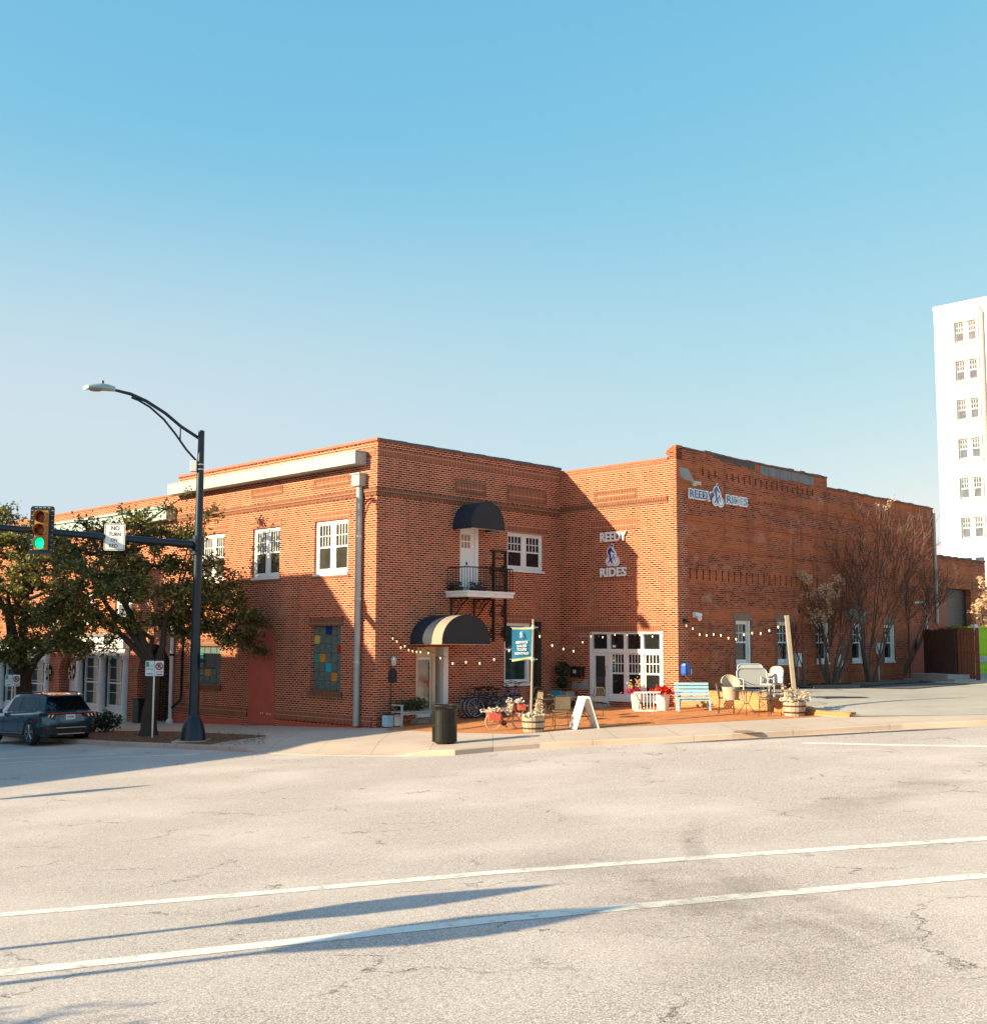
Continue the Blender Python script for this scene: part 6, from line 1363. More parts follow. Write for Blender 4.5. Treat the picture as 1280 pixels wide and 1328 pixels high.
    for s_ in (-1, 1):
        mb = MB(); mb.prism([Vector((-2.27, s_*.80, 1.03)), Vector((-2.27, s_*.46, .99)), Vector((-2.275, s_*.5, .86)), Vector((-2.27, s_*.6, .84)), Vector((-2.26, s_*.78, .93))], Vector((.05, 0, 0))); t_ = mb.build('tail_light', M['tail_dark'], body, local=True)
        mb = MB(); mb.prism([Vector((-2.2, s_*.795, 1.03)), Vector((-2.0, s_*.905, 1.03)), Vector((-2.02, s_*.93, .93)), Vector((-2.2, s_*.83, .9))], Vector((-.012, .006*s_, 0))); mb.build('tail_light', M['tail_dark'], body, local=True)
        mb = MB()
        for y in (.56, .68): mb.prism([Vector((-2.277, s_*y, .97)), Vector((-2.277, s_*(y+.05), .97)), Vector((-2.277, s_*(y+.09), .88)), Vector((-2.277, s_*(y+.05), .88))], Vector((-.004, 0, 0)))
        mb.build('lamp_strip', M['chrome'], t_, local=True)
        mb = MB(); mb.obox((-2.29, s_*.66-.13, .50), (.05, 0, 0), (0, .26, 0), (0, 0, .07)); mb.build('reflector', M['tail'], body, local=True, bevel=.01)
        mb = MB(); mb.obox((-1.78, s_*.94-.006, .74), (.07, 0, 0), (0, .012, 0), (0, 0, .12)); mb.build('side_marker', M['tail'], body, local=True)
    mb = MB(); prof = [(-2.33, .62, .34), (-2.33, .62, .62), (-2.2, .90, .36), (-2.22, .90, .6), (-1.82, .94, .36), (-1.8, .945, .56)]
    for s_ in (-1, 1):
        P = [Vector((x, s_*y, z)) for x, y, z in prof]
        mb.quad(P[0], P[2], P[3], P[1]); mb.quad(P[2], P[4], P[5], P[3]); mb.quad(P[1], P[3], P[5], Vector((-1.8, s_*.8, .6)), Vector((-2.2, s_*.5, .64)))
    mb.quad(Vector((-2.33, -.62, .34)), Vector((-2.33, .62, .34)), Vector((-2.33, .62, .62)), Vector((-2.33, -.62, .62))); mb.quad(Vector((-2.33, -.62, .62)), Vector((-2.33, .62, .62)), Vector((-2.2, .5, .64)), Vector((-2.2, -.5, .64)))
    mb.quad(Vector((-2.33, -.62, .34)), Vector((-2.33, .62, .34)), Vector((-2.0, .62, .26)), Vector((-2.0, -.62, .26)))
    bu = mb.build('rear_bumper', M['car_black'], body, local=True)
    mb = MB(); mb.obox((-2.345, -.5, .535), (.02, 0, 0), (0, 1.0, 0), (0, 0, .022)); mb.obox((-2.34, -.46, .335), (.03, 0, 0), (0, .92, 0), (0, 0, .03)); mb.build('bumper_trim', M['chrome'], bu, local=True)
    mb = MB(); mb.prism([Vector((-2.272, -.5, .74)), Vector((-2.272, .5, .74)), Vector((-2.268, .36, .96)), Vector((-2.268, -.36, .96))], Vector((.02, 0, 0))); mb.build('plate_recess', M['carpaint'], body, local=True)
    mb = MB(); mb.obox((-2.285, -.155, .80), (.012, 0, 0), (0, .31, 0), (0, 0, .16)); pl = mb.build('licence_plate', M['sign_white'], body, local=True)
    mb = MB(); 
    for k in range(6): mb.obox((-2.288, -.11+.038*k, .85), (.003, 0, 0), (0, .022, 0), (0, 0, .06))
    mb.build('plate_characters', M['flag_blue'], pl, local=True)
    for s_ in (-1, 1):
        mb = MB(); mb.box((.78, s_*1.0, 1.08), (.16, .2, .15)); mi = mb.build('door_mirror', M['carpaint'], body, local=True, bevel=.03); mb = MB(); mb.bar((.82, s_*.86, 1.03), (.8, s_*.95, 1.06), .025); mb.build('mirror_arm', M['car_black'], mi, local=True)
        for x in (-.75, .25): mb = MB(); mb.obox((x, s_*.925-.008, .9), (.2, 0, 0), (0, .016, 0), (0, 0, .03)); mb.build('door_handle', M['carpaint'], body, local=True, bevel=.006)
        mb = MB(); mb.obox((-.9, s_*.935-.012, .3), (1.85, 0, 0), (0, .024, 0), (0, 0, .1)); mb.build('sill_trim', M['car_black'], body, local=True); 
        mb = MB(); mb.obox((-.9, s_*.95-.006, .37), (1.85, 0, 0), (0, .012, 0), (0, 0, .025)); mb.build('sill_strip', M['chrome'], body, local=True)
        for x in (-.52, .62): mb = MB(); mb.tube([(x, s_*.93, .42), (x+.02, s_*.925, .75), (x-.04, s_*.9, .95)], .005, 4); mb.build('door_seam', M['car_black'], body, local=True)
        for x in (-1.36, 1.40):
            mb = MB(); n = 20
            for k in range(n):
                g0, g1 = math.radians(-8+196*k/n), math.radians(-8+196*(k+1)/n); q = lambda g, r, d: Vector((x+r*math.cos(g), s_*(.915+d), .385+r*math.sin(g)))
                mb.quad(q(g0, .425, .022), q(g1, .425, .022), q(g1, .50, .016), q(g0, .50, .016)); mb.quad(q(g0, .425, .022), q(g1, .425, .022), q(g1, .425, -.06), q(g0, .425, -.06)); mb.quad(q(g0, .50, .016), q(g1, .50, .016), q(g1, .50, -.03), q(g0, .50, -.03))
            mb.build('wheel_arch', M['car_black'], body, local=True)
            mb = MB(); mb.lathe([(.24, -.11), (.35, -.115), (.383, -.07), (.388, 0), (.383, .07), (.35, .115), (.27, .11)], Vector((x, s_*.83, .388)), 28, (0, s_, 0)); ty = mb.build('wheel', M['tyre'], th, smooth=40, local=True)
            mb = MB(); mb.lathe([(.272, .085), (.277, .118), (.262, .12), (.25, .07), (.0, .05)], Vector((x, s_*.83, .388)), 28, (0, s_, 0)); rd = mb.build('rim', M['rim'], ty, smooth=40, local=True)
            mb = MB()
            for k in range(5):
                g = 2*PI*k/5+.3
                for o in (-.13, .13):
                    a = Vector((x+.05*math.cos(g), s_*(.83+.11), .388+.05*math.sin(g))); b = Vector((x+.262*math.cos(g+o), s_*(.83+.112), .388+.262*math.sin(g+o))); mb.tube([a, b], [.026, .02], 5)
            mb.lathe([(.055, .1), (.05, .125), (.0, .128)], Vector((x, s_*.83, .388)), 12, (0, s_, 0)); mb.build('spokes', M['rim'], rd, local=True)
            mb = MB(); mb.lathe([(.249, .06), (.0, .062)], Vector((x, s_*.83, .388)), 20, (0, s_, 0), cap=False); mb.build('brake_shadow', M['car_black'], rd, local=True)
    return th
rwh = G(42, 967.5, ROAD); hd_ = math.atan2(AD.y, AD.x)+.02; fd = Vector((math.cos(hd_), math.sin(hd_), 0)); lf = Vector((-fd.y, fd.x, 0))
cc_ = rwh+fd*1.36-lf*.83; xr, xf = ROAD(*(cc_-fd*1.36).xy), ROAD(*(cc_+fd*1.4).xy)
car = build_car((cc_.x, cc_.y, (xr+xf)/2), hd_); car.rotation_euler = (0, -math.atan2(xf-xr, 2.76), hd_)
# ------------------------------------------------------------------ pedestrian lamps just outside the frame on the left; only their shadows reach the picture
def street_lamp(tip_px, H, label, wide=.24):
    g = G(*tip_px, ROAD); k = H/-SUN_TRAVEL.z; b = Vector((g.x-SUN_TRAVEL.x*k, g.y-SUN_TRAVEL.y*k, 0)); 
    for _ in range(8):
        zt = ROAD(b.x, b.y)+H; k = (zt-g.z)/-SUN_TRAVEL.z; b = Vector((g.x-SUN_TRAVEL.x*k, g.y-SUN_TRAVEL.y*k, 0))
    b.z = ROAD(b.x, b.y); th = thing('street_lamp', label, 'street lamp', tuple(b)); mb = MB(); mb.lathe([(.2, 0), (.18, .5), (.075, .62), (.055, H-1.25)], b, 12); mb.build('post', M['iron'], th, smooth=40)
    mb = MB(); mb.lathe([(.06, H-1.25), (.12, H-1.2), (wide, H-.8), (wide*.95, H-.6)], b, 12); mb.build('lantern', M['glass_pale'], th, smooth=40); mb = MB(); mb.lathe([(wide*1.05, H-.6), (wide*.8, H-.4), (.1, H-.12), (.02, H)], b, 12); mb.build('lantern_cap', M['iron'], th, smooth=40)
street_lamp((722, 1147), 4.4, 'black lantern street lamp out of frame, its shadow lying between the two road lines', .33)
street_lamp((822, 1174), 4.6, 'black lantern street lamp out of frame, its shadow running along the lower road line', .42)
street_lamp((200, 1018), 4.6, 'black lantern street lamp out of frame, its shadow ending in the far lane')
_b = G(25, 1338, ROAD); k = 3.4/-SUN_TRAVEL.z; tb_ = Vector((_b.x-SUN_TRAVEL.x*k, _b.y-SUN_TRAVEL.y*k, 0)); tb_.z = ROAD(tb_.x, tb_.y)
oak(tb_, 'young_tree', 'young tree out of frame at the lower left, throwing leafy shade on the road', [(tuple(tb_+Vector((x, y, z))), .6, .7) for x, y, z in ((0, 0, 2.9), (.5, -.2, 2.5), (-.4, .3, 2.4), (.1, -.5, 2.2), (.3, .1, 3.2), (-.5, -.3, 2.8))], 'leaf_oak2', .07, 1.5, 3, per=420)
# ------------------------------------------------------------------ things on the pavement and patio
def gp(px, py): p = G(px, py); p.z = S(p.x)+.006; return p
# litter bin
p = gp(576.5, 964.5); b_ = thing('litter_bin', 'black vertical-slat steel litter bin with flared rim at the pavement edge', 'litter bin', tuple(p))
mb = MB(); H = .94; R = .30
for k in range(36):
    g = 2*PI*k/36; u = Vector((math.cos(g), math.sin(g), 0)); v = Vector((-math.sin(g), math.cos(g), 0))
    mb.obox(p+u*R-v*.017+ZV*.06, v*.034, u*.012, ZV*(H-.16)); mb.obox(p+u*(R+.006)-v*.015+ZV*(H-.1), v*.03, u*.01, Vector((u.x*.05, u.y*.05, .1)))
mb.build('slats', M['bin'], b_)
mb = MB()
for z in (.05, .45, H-.13): mb.lathe([(R+.014, z), (R+.018, z+.03), (R-.01, z+.03), (R-.01, z)], p, 28, cap=False)
mb.lathe([(R+.045, H-.015), (R+.06, H), (R+.05, H+.02), (R-.02, H+.02), (R-.02, H-.01)], p, 28, cap=False); mb.build('hoops', M['bin'], b_, smooth=40)
mb = MB(); mb.lathe([(R-.03, .04), (R-.03, H-.06), (R-.06, H-.06), (R-.06, H-.3), (0, H-.3)], p, 24); mb.build('liner', M['black'], b_, smooth=40)
mb = MB(); mb.lathe([(.2, -.01), (.28, .05)], p, 20); mb.build('foot', M['bin'], b_)
def wallpt(F, px, py, out):
    """ground point in front of a wall at the given distance, below a sight line"""
    t, _ = F.px(px, py); q = F.P(t, 0, out); r = ray(px, py)
    for _i in range(6):
        t2 = t; q = F.P(t, 0, out); dx = q.x/q.y-r.x/r.y; t -= dx*q.y/ (F.D.x-F.D.y*r.x/r.y)
    q = F.P(t, 0, out); q.z = S(q.x)+.006; return q
# two small bollard-like boxes by the corner
for px, lab, mat in ((503, 'small pale blue box planter at the foot of the corner, left of the pair', 'bench_blue'), (513, 'small white box planter at the foot of the corner, right of the pair', 'white')):
    q = wallpt(FB, px, 935, .35); th = thing('box_planter', lab, 'planter', tuple(q), group='small boxes at the corner'); mb = MB(); mb.box(q+ZV*.2, (.25, .25, .36), BD); o = mb.build('box', M[mat], th, bevel=.012)
    mb = MB(); mb.box(q+ZV*.01, (.27, .27, .03), BD); mb.build('base_trim', M['navy'], th); mb = MB(); mb.box(q+ZV*.395, (.27, .27, .03), BD); mb.build('rim', M['navy'], th)
# grey planter bench
def bench(q, u, L, label, mat, h=.44, back=True, name='bench', slats=4, depth=.42, back_h=.42, arm=True):
    th = thing(name, label, 'bench', tuple(q)); v = ZV.cross(u); mb = MB()
    for k in range(slats): mb.obox(q-u*L/2+v*(-depth/2+k*depth/slats)+ZV*(h-.03), u*L, v*(depth/slats-.02), ZV*.03)
    mb.build('seat', M[mat], th)
    for s_ in (-1, 1):
        for d in (-.5, .5): mb = MB(); mb.obox(q+u*(s_*(L/2-.05)-.025)+v*(d*(depth-.06)-.025), u*.05, v*.05, ZV*(h-.031 if (not arm or d > 0) else h+.18)); mb.build('leg', M[mat], th)
        if arm: mb = MB(); mb.obox(q+u*(s_*(L/2-.05)-.03)-v*depth*.52+ZV*(h+.181), u*.06, v*(depth*1.04), ZV*.035); mb.build('armrest', M[mat], th)
    mb = MB(); mb.obox(q-u*(L/2-.08)-v*(depth*.42)+ZV*(h-.1), u*(L-.16), v*.03, ZV*.06); mb.obox(q-u*(L/2-.08)+v*(depth*.38)+ZV*(h-.1), u*(L-.16), v*.03, ZV*.06); mb.build('apron', M[mat], th)
    if back:
        mb = MB(); tilt = v*.12
        for k in range(slats): z0 = h+.06+k*back_h/slats; mb.obox(q-u*L/2+v*(depth*.5)+tilt*(k/slats)+ZV*z0, u*L, v*.025, ZV*(back_h/slats-.025))
        for s_ in (-1, 0, 1): mb.obox(q+u*(s_*(L/2-.06)-.02)+v*(depth*.5+.027)+ZV*(h-.08), u*.04, v*.03+tilt*.0, ZV*(back_h+.08)+tilt*.9)
        mb.build('backrest', M[mat], th)
    return th
q = wallpt(FB, 541, 938, .62); qb = bench(q, BD, 1.75, 'grey-blue wooden bench by the shop door with trailing plants piled on it', 'bench_grey', back=False, slats=5, depth=.5)
for px, py, lab, r in ((527, 912, 'bushy grey-green trailing plant on the left end of the grey bench', (.36, .3, .24)), (541, 908, 'bushy grey-green trailing plant on the right side of the grey bench', (.36, .3, .28))):
    t, _ = FB.px(px, py); c = FB.P(t-.35, 0, .62); c = wallpt(FB, px, 938, .62); c.z = q.z+.445; shrub(c, lab, r, 420, 'leaf_grey', 'potted_plant', 'plant', .09, int(px), 'plants on the grey bench')
# ---- bicycles
def bicycle(label, mat, wheel_mat='spoke', R=.34, wb=1.04, basket=False, tyre_m='tyre', bar_up=.12):
    th = thing('bicycle', label, 'bicycle', (0, 0, 0)); X0, X1 = -wb/2, wb/2; kw = dict(local=True)
    for x in (X0, X1):
        mb = MB(); mb.torus((x, 0, R), R-.02, .02, (0, 1, 0), 30, 6); wl = mb.build('wheel', M[tyre_m], th, smooth=50, **kw)
        mb = MB(); mb.torus((x, 0, R), R-.05, .012, (0, 1, 0), 30, 5); mb.lathe([(.03, -.05), (.03, .05)], (x, 0, R), 8, (0, 1, 0)); mb.build('rim', M[wheel_mat], wl, **kw)
        mb = MB()
        for k in range(14): g = 2*PI*k/14; mb.bar((x, .03*(-1)**k, R), (x+(R-.05)*math.cos(g), 0, R+(R-.05)*math.sin(g)), .0035, 3)
        mb.build('spokes', M[wheel_mat], wl, **kw)
    bb = Vector((-.08, 0, R-.05)); st = Vector((-.25, 0, R+.42)); hd = Vector((X1-.2, 0, R+.48)); hb = Vector((X1-.14, 0, R+.3))
    mb = MB(); mb.bar(bb, st, .017); mb.bar(st-ZV*.04, hd, .016); mb.bar(bb, hb, .02); mb.bar(hd+Vector((-.015, 0, .05)), hb-Vector((-.02, 0, .06)), .022)
    for y in (-.06, .06): mb.bar(bb+Vector((0, y*.6, 0)), (X0, y, R), .010); mb.bar(st-ZV*.05, (X0, y, R), .009); mb.tube([hb-Vector((-.02, -y*.4, .05)), (X1-.04, y, R+.12), (X1, y, R)], [.013, .012, .01], 6)
    mb.build('frame', M[mat], th, smooth=50, **kw)
    mb = MB(); mb.bar(hd, hd+Vector((-.03, 0, bar_up)), .014); top = hd+Vector((-.03, 0, bar_up)); mb.tube([top+Vector((-.16, -.29, .05)), top+Vector((-.02, -.2, .04)), top+Vector((.03, 0, 0)), top+Vector((-.02, .2, .04)), top+Vector((-.16, .29, .05))], .013, 6); mb.build('handlebar', M['iron'], th, smooth=50, **kw)
    mb = MB(); mb.bar(st, st+Vector((-.03, 0, .14)), .013); mb.blob(st+Vector((-.04, 0, .17)), (.14, .075, .035), 10, 6); mb.build('saddle', M['black'], th, smooth=60, **kw)
    mb = MB(); mb.lathe([(.09, .03), (.09, .035)], bb, 16, (0, 1, 0)); mb.bar(bb+Vector((0, .04, 0)), bb+Vector((.1, .06, -.13)), .01); mb.bar(bb-Vector((0, .04, 0)), bb+Vector((-.1, -.06, .13)), .01); mb.obox(bb+Vector((.06, .06, -.14)), (.08, 0, 0), (0, .08, 0), (0, 0, .02)); mb.obox(bb+Vector((-.14, -.14, .12)), (.08, 0, 0), (0, .08, 0), (0, 0, .02)); mb.build('crankset', M['iron'], th, **kw)
    return th
bikes = []
def place_bike(px, out, rz, label, src=None, mat='bike_dark', **k):
    q = wallpt(FB, px, 930, out)
    if src: o = dup(src, tuple(q), rz, label)
    else: o = bicycle(label, mat, **k); o.location = tuple(q); o.rotation_euler = (0, 0, rz)
    o.rotation_euler.x = .08; o['group'] = 'bicycles parked against the shop wall'; return o
az = math.atan2(BD.y, BD.x)
k1 = place_bike(616, .55, az+PI+.15, 'dark bicycle leaning on the wall, leftmost of the parked row')
place_bike(636, 1.1, az+PI-.35, 'dark bicycle second from the left in the parked row', k1)
k2 = place_bike(655, .75, az+.9, 'blue and white bicycle with upright handlebars below the shop window', mat='bike_blue', bar_up=.22)
place_bike(668, .65, az+.6, 'blue and white bicycle rightmost in the row, nearest the flag pole', k2)
place_bike(627, .8, az+PI-.1, 'dark bicycle half hidden behind the second one in the parked row', k1)
place_bike(661, 1.0, az+.35, 'blue and white bicycle standing in front of the shop window', k2)
place_bike(648, .5, az-.9, 'dark bicycle wedged in the middle of the parked row', k1)
# small red bicycle dressed with flowers
p = gp(657, 947); rb_ = bicycle('small faded red planter bicycle with baskets of dried white flowers at the patio edge', 'bike_red', wheel_mat='bike_pink', R=.27, wb=.86, tyre_m='bike_pink', bar_up=.1); rb_.location = tuple(p); rb_.rotation_euler = (0, 0, .18); rb_.scale = (.88, .88, .88)
M_rb = wm(rb_)
mb = MB(); mb.obox((.34, -.15, .62), (.26, 0, 0), (0, .3, 0), (0, 0, .2)); mb.build('front_basket', M['bike_red'], rb_, local=True, bevel=.02)
for s_ in (-1, 1): mb = MB(); mb.obox((-.62, s_*.16-.08, .32), (.4, 0, 0), (0, .16, 0), (0, 0, .24)); mb.build('side_basket', M['bike_red'], rb_, local=True, bevel=.02)
rnd = random.Random(6)
def flowers(parent, cs, n, mat, sz=.07, local=False, name='flowers'):
    mb = MB()
    for c, r in cs:
        for k in range(n):
            e = Vector(c)+Vector((rnd.gauss(0, r[0]), rnd.gauss(0, r[1]), abs(rnd.gauss(0, r[2])))); d = Vector((rnd.gauss(0, 1), rnd.gauss(0, 1), rnd.gauss(.4, .6))).normalized(); x = d.orthogonal().normalized(); L = sz*rnd.uniform(.7, 1.3); mb.quad(e-d*L*.4, e+x*L*.4, e+d*L*.6, e-x*L*.4)
    return mb.build(name, M[mat], parent, local=local)
flowers(rb_, [((-.5, 0, .56), (.16, .12, .06)), ((-.3, 0, .6), (.1, .1, .05)), ((.12, 0, .62), (.05, .05, .14))], 90, 'flower_white', .085, True)
flowers(rb_, [((.3, 0, .85), (.12, .1, .05)), ((.05, -.03, .48), (.04, .04, .12))], 70, 'flower_white', .085, True)
# barrel planters
def barrel(p, label, R=.31, H=.40):
    th = thing('barrel_planter', label, 'planter', tuple(p), group='half-barrel planters'); mb = MB(); n = 18
    for k in range(n):
        g0, g1 = 2*PI*k/n+.012, 2*PI*(k+1)/n-.012
        rr = [(R*.86, 0), (R*.95, H*.4), (R, H)]
        for (r0, z0), (r1, z1) in zip(rr, rr[1:]):
            P = lambda g, r, z: p+Vector((math.cos(g)*r, math.sin(g)*r, z)); mb.quad(P(g0, r0, z0), P(g1, r0, z0), P(g1, r1, z1), P(g0, r1, z1)); mb.quad(P(g0, r0-.03, z0), P(g1, r0-.03, z0), P(g1, r1-.03, z1), P(g0, r1-.03, z1))
        mb.quad(P(g0, R-.03, H), P(g1, R-.03, H), P(g1, R, H), P(g0, R, H))
    mb.build('staves', M['wood_old'], th)
    mb = MB()
    for z, r in ((H*.27, R*.935), (H*.7, R*.98)): mb.lathe([(r+.002, z-.02), (r+.006, z), (r+.008, z+.02), (r-.01, z+.02)], p, 24, cap=False)
    mb.build('hoops', M['hoop'], th, smooth=40); mb = MB(); mb.lathe([(R-.03, H-.06), (.0, H-.04)], p, 18, cap=False); mb.build('soil', M['mulch'], th); return th
p1_ = gp(691.5, 949.5); bar1 = barrel(p1_, 'weathered half-barrel planter holding the blue banner pole and dry white flowers')
flowers(bar1, [(p1_+Vector((-.15, -.1, .42)), (.1, .08, .04)), (p1_+Vector((.12, -.1, .45)), (.08, .06, .1)), (p1_+Vector((.0, .1, .44)), (.12, .08, .05))], 60, 'flower_white', .09)
flowers(bar1, [(p1_+Vector((.16, .0, .6)), (.06, .06, .12))], 60, 'seed', .08, name='dry_stems')
p2_ = gp(1030, 929); bar2 = barrel(p2_, 'weathered half-barrel planter holding the tall wooden string-light post')
flowers(bar2, [(p2_+Vector((-.1, -.1, .42)), (.14, .1, .05)), (p2_+Vector((.2, -.05, .43)), (.1, .08, .06))], 110, 'flower_white', .1)
flowers(bar2, [(p2_+Vector((-.22, -.05, .55)), (.06, .06, .12)), (p2_+Vector((.2, 0, .55)), (.12, .06, .08))], 50, 'seed', .08, name='dry_stems')
# banner pole and banner
bp_ = p1_+Vector((-.06, .03, .1)); ztop_ = at(690.5, 803, p1_.y).z; th = thing('banner_pole', 'slim pale banner pole standing in the half-barrel planter', 'pole', tuple(bp_)); mb = MB(); tilt = Vector((.05, 0, 0)); ptop = Vector((bp_.x+.06, bp_.y, ztop_)); mb.tube([bp_, ptop], [.035, .03], 8); mb.build('pole', M['wood_post'], th, smooth=40)
def on_pole(y): z = at(689, y, p1_.y).z; f_ = (z-bp_.z)/(ztop_-bp_.z); return bp_.lerp(ptop, f_)
mb = MB()
for y in (813.5, 855): q = on_pole(y); mb.bar(q+Vector((.14, 0, 0)), q+Vector((-.62, 0, -.0)), .012, 5); mb.lathe([(.05, -.05), (.05, .05)], q, 8)
mb.build('bracket_arms', M['alu'], th)
ty, by = on_pole(814), on_pole(854.5); fl = thing('banner', 'teal blue banner with a white cyclist and the words SERVICE SALES TOURS RENTALS', 'banner', tuple(by)); k = p1_.y/F_PX; wB_ = 25*k; hB = (ty.z-by.z); sh_ = .05
def BP(u, v, d=0): c = by+Vector((-.03-wB_*(1-u), 0, hB*v-.075*(1-u)*(1-v)*1.0)); return c+Vector((0, -.015*math.sin(u*5+v*3)-.004-d, 0))
def banner_rect(u0, u1, v0, v1, d=0, nu=8, nv=10):
    mb = MB()
    for i in range(nu):
        for j in range(nv):
            a, b = u0+(u1-u0)*i/nu, u0+(u1-u0)*(i+1)/nu; c, e = v0+(v1-v0)*j/nv, v0+(v1-v0)*(j+1)/nv; mb.quad(BP(a, c, d), BP(b, c, d), BP(b, e, d), BP(a, e, d))
    return mb
clth = banner_rect(0, 1, .07, .95).build('cloth', M['flag_blue'], fl, smooth=60)
mb = banner_rect(0, 1, .95, 1.0, .0, 8, 1); m2_ = banner_rect(0, 1, 0, .07, .0, 8, 1); mb.v += m2_.v; mb.f += [tuple(len(mb.v)-len(m2_.v)+i for i in f_) for f_ in m2_.f]; mb.m += m2_.m; mb.build('hems', M['flag_yellow'], clth)
Z0 = BP(0, 0).z
for tx, v0, hgt, wd in (('SERVICE', .505, .085, .62), ('SALES', .39, .085, .5), ('TOURS', .275, .085, .5), ('RENTALS', .15, .085, .7)):
    mb = MB(); c = BP(.5-wd/2, v0); text_mesh(mb, tx, Vector((c.x, by.y-.026, by.z+hB*v0-.02)), Vector((1, 0, .04)), ZV, wB_*wd, hB*hgt, Vector((0, -1, 0)), .004, .03); mb.build('lettering', M['letter_white'], clth)
a_, b2_ = MB(), MB(); c = BP(.36, .66); cyclist(b2_, a_, Vector((c.x, by.y-.026, by.z+hB*.66)), Vector((1, 0, 0)), ZV, Vector((0, -1, 0)), hB*.23, .002); a_.build('cyclist_mark', M['letter_white'], clth)
# string-light post
pz = at(1020, 798, p2_.y); th = thing('wooden_post', 'grey weathered wooden post leaning out of the right-hand half-barrel', 'post', tuple(p2_)); mb = MB(); a = p2_+Vector((.06, .03, .1)); b = Vector((pz.x, p2_.y+.03, pz.z)); d = (b-a); n_ = d.normalized(); u = Vector((1, 0, 0))-n_*n_.x; u = u.normalized(); mb.obox(a-u*.055-Vector((0, .05, 0)), u*.11, Vector((0, .1, 0)), d); mb.build('timber', M['wood_post'], th, bevel=.008)
mb = MB(); mb.bar(b-n_*.1+u*-.06, b-n_*.1+u*-.16, .008); mb.build('hook', M['iron'], th)
# string lights
def string_lights(label, anchors, sag, nb_, seed):
    r_ = random.Random(seed); th = thing('string_lights', label, 'string lights', tuple(anchors[0]), group='strings of bulbs'); pts = []; cab = MB()
    for (A0, B0), s_ in zip(zip(anchors, anchors[1:]), sag):
        n = 14; pts += [A0.lerp(B0, k/n)-ZV*(s_*4*(k/n)*(1-k/n)) for k in range(n)]
    pts.append(anchors[-1]); cab.tube(pts, .008, 4); cab.build('cable', M['cable'], th)
    L = len(pts)-1
    for k in range(nb_):
        f_ = (k+.5)/nb_*L; i = int(f_); q = pts[i].lerp(pts[min(i+1, L)], f_-i); dz = r_.choice((.05, .05, .16, .12))
        mb = MB(); mb.lathe([(.016, -dz-.01), (.02, -dz+.05), (.008, -dz+.06), (.006, 0)], q, 6); sk = mb.build('socket', M['cable'], th)
        mb = MB(); mb.lathe([(.001, -dz-.085), (.015, -dz-.066), (.018, -dz-.045), (.018, -dz-.011)], q, 8); mb.build('bulb', M['bulb'], sk, smooth=60)
a0 = FB.P(FB.px(506, 822)[0], FB.px(506, 822)[1], .04); a1 = FB.P(FB.px(541, 838)[0]+.6, FB.px(560, 838)[1], 1.68); a1 = at(548, 839, 37.2); a2 = on_pole(820)
string_lights('string of small lit bulbs from the corner past the lower awning to the banner pole', [a0, a1, a2], [.12, .55], 16, 1)
b0 = on_pole(812); b1_ = FC.P(FC.px(769, 818)[0], FC.px(769, 818)[1], .12); b2p = FC.P(FC.px(857, 819)[0], FC.px(857, 819)[1], .12)
string_lights('string of small lit bulbs from the banner pole to the white shopfront head', [b0, b1_, b2p], [.55, .04], 11, 2)
c0 = FS.P(FS.px(884, 806)[0], FS.px(884, 806)[1], .05); c1_ = b-n_*.1-u*.12
string_lights('string of small lit bulbs from the bike shop corner to the leaning wooden post', [c0, c1_], [.38], 13, 3)
# A-board
p = gp(757, 945); th = thing('sandwich_board', 'white folding sandwich board standing open on the brick patio', 'sign', tuple(p)); wv = Vector((.30, -.95, 0)).normalized(); sv = Vector((wv.y*-1, wv.x, 0)); H = .86; W2 = .56; sp = .33
for s_ in (-1, 1):
    f0 = p+sv*(s_*sp)-wv*W2/2; d = (ZV*H-sv*(s_*(sp-.05))); n_ = d.cross(wv).normalized()*.022
    mb = MB(); mb.obox(f0, wv*W2, d, n_); bo = mb.build('board', M['sign_white'], th, bevel=.006)
    if s_ < 0 or True:
        mb = MB(); nn = d.cross(wv).normalized()*(-1 if d.cross(wv).dot(sv*s_) < 0 else 1); dd = d.normalized(); off = .0235 if nn.dot(n_) > 0 else .0015
        for fv, hw in ((.12, .6), (.3, .4), (.5, .7), (.53, .5), (.72, .6), (.8, .3)): mb.obox(f0+wv*(W2*(1-hw)/2)+d*fv+nn*off, wv*(W2*hw), dd*.018, nn*.002)
        mb.build('faded_print', M['util'], bo)
mb = MB(); mb.bar(p+sv*sp*.6+ZV*.33, p-sv*sp*.6+ZV*.33, .008); mb.build('stay', M['iron'], th)
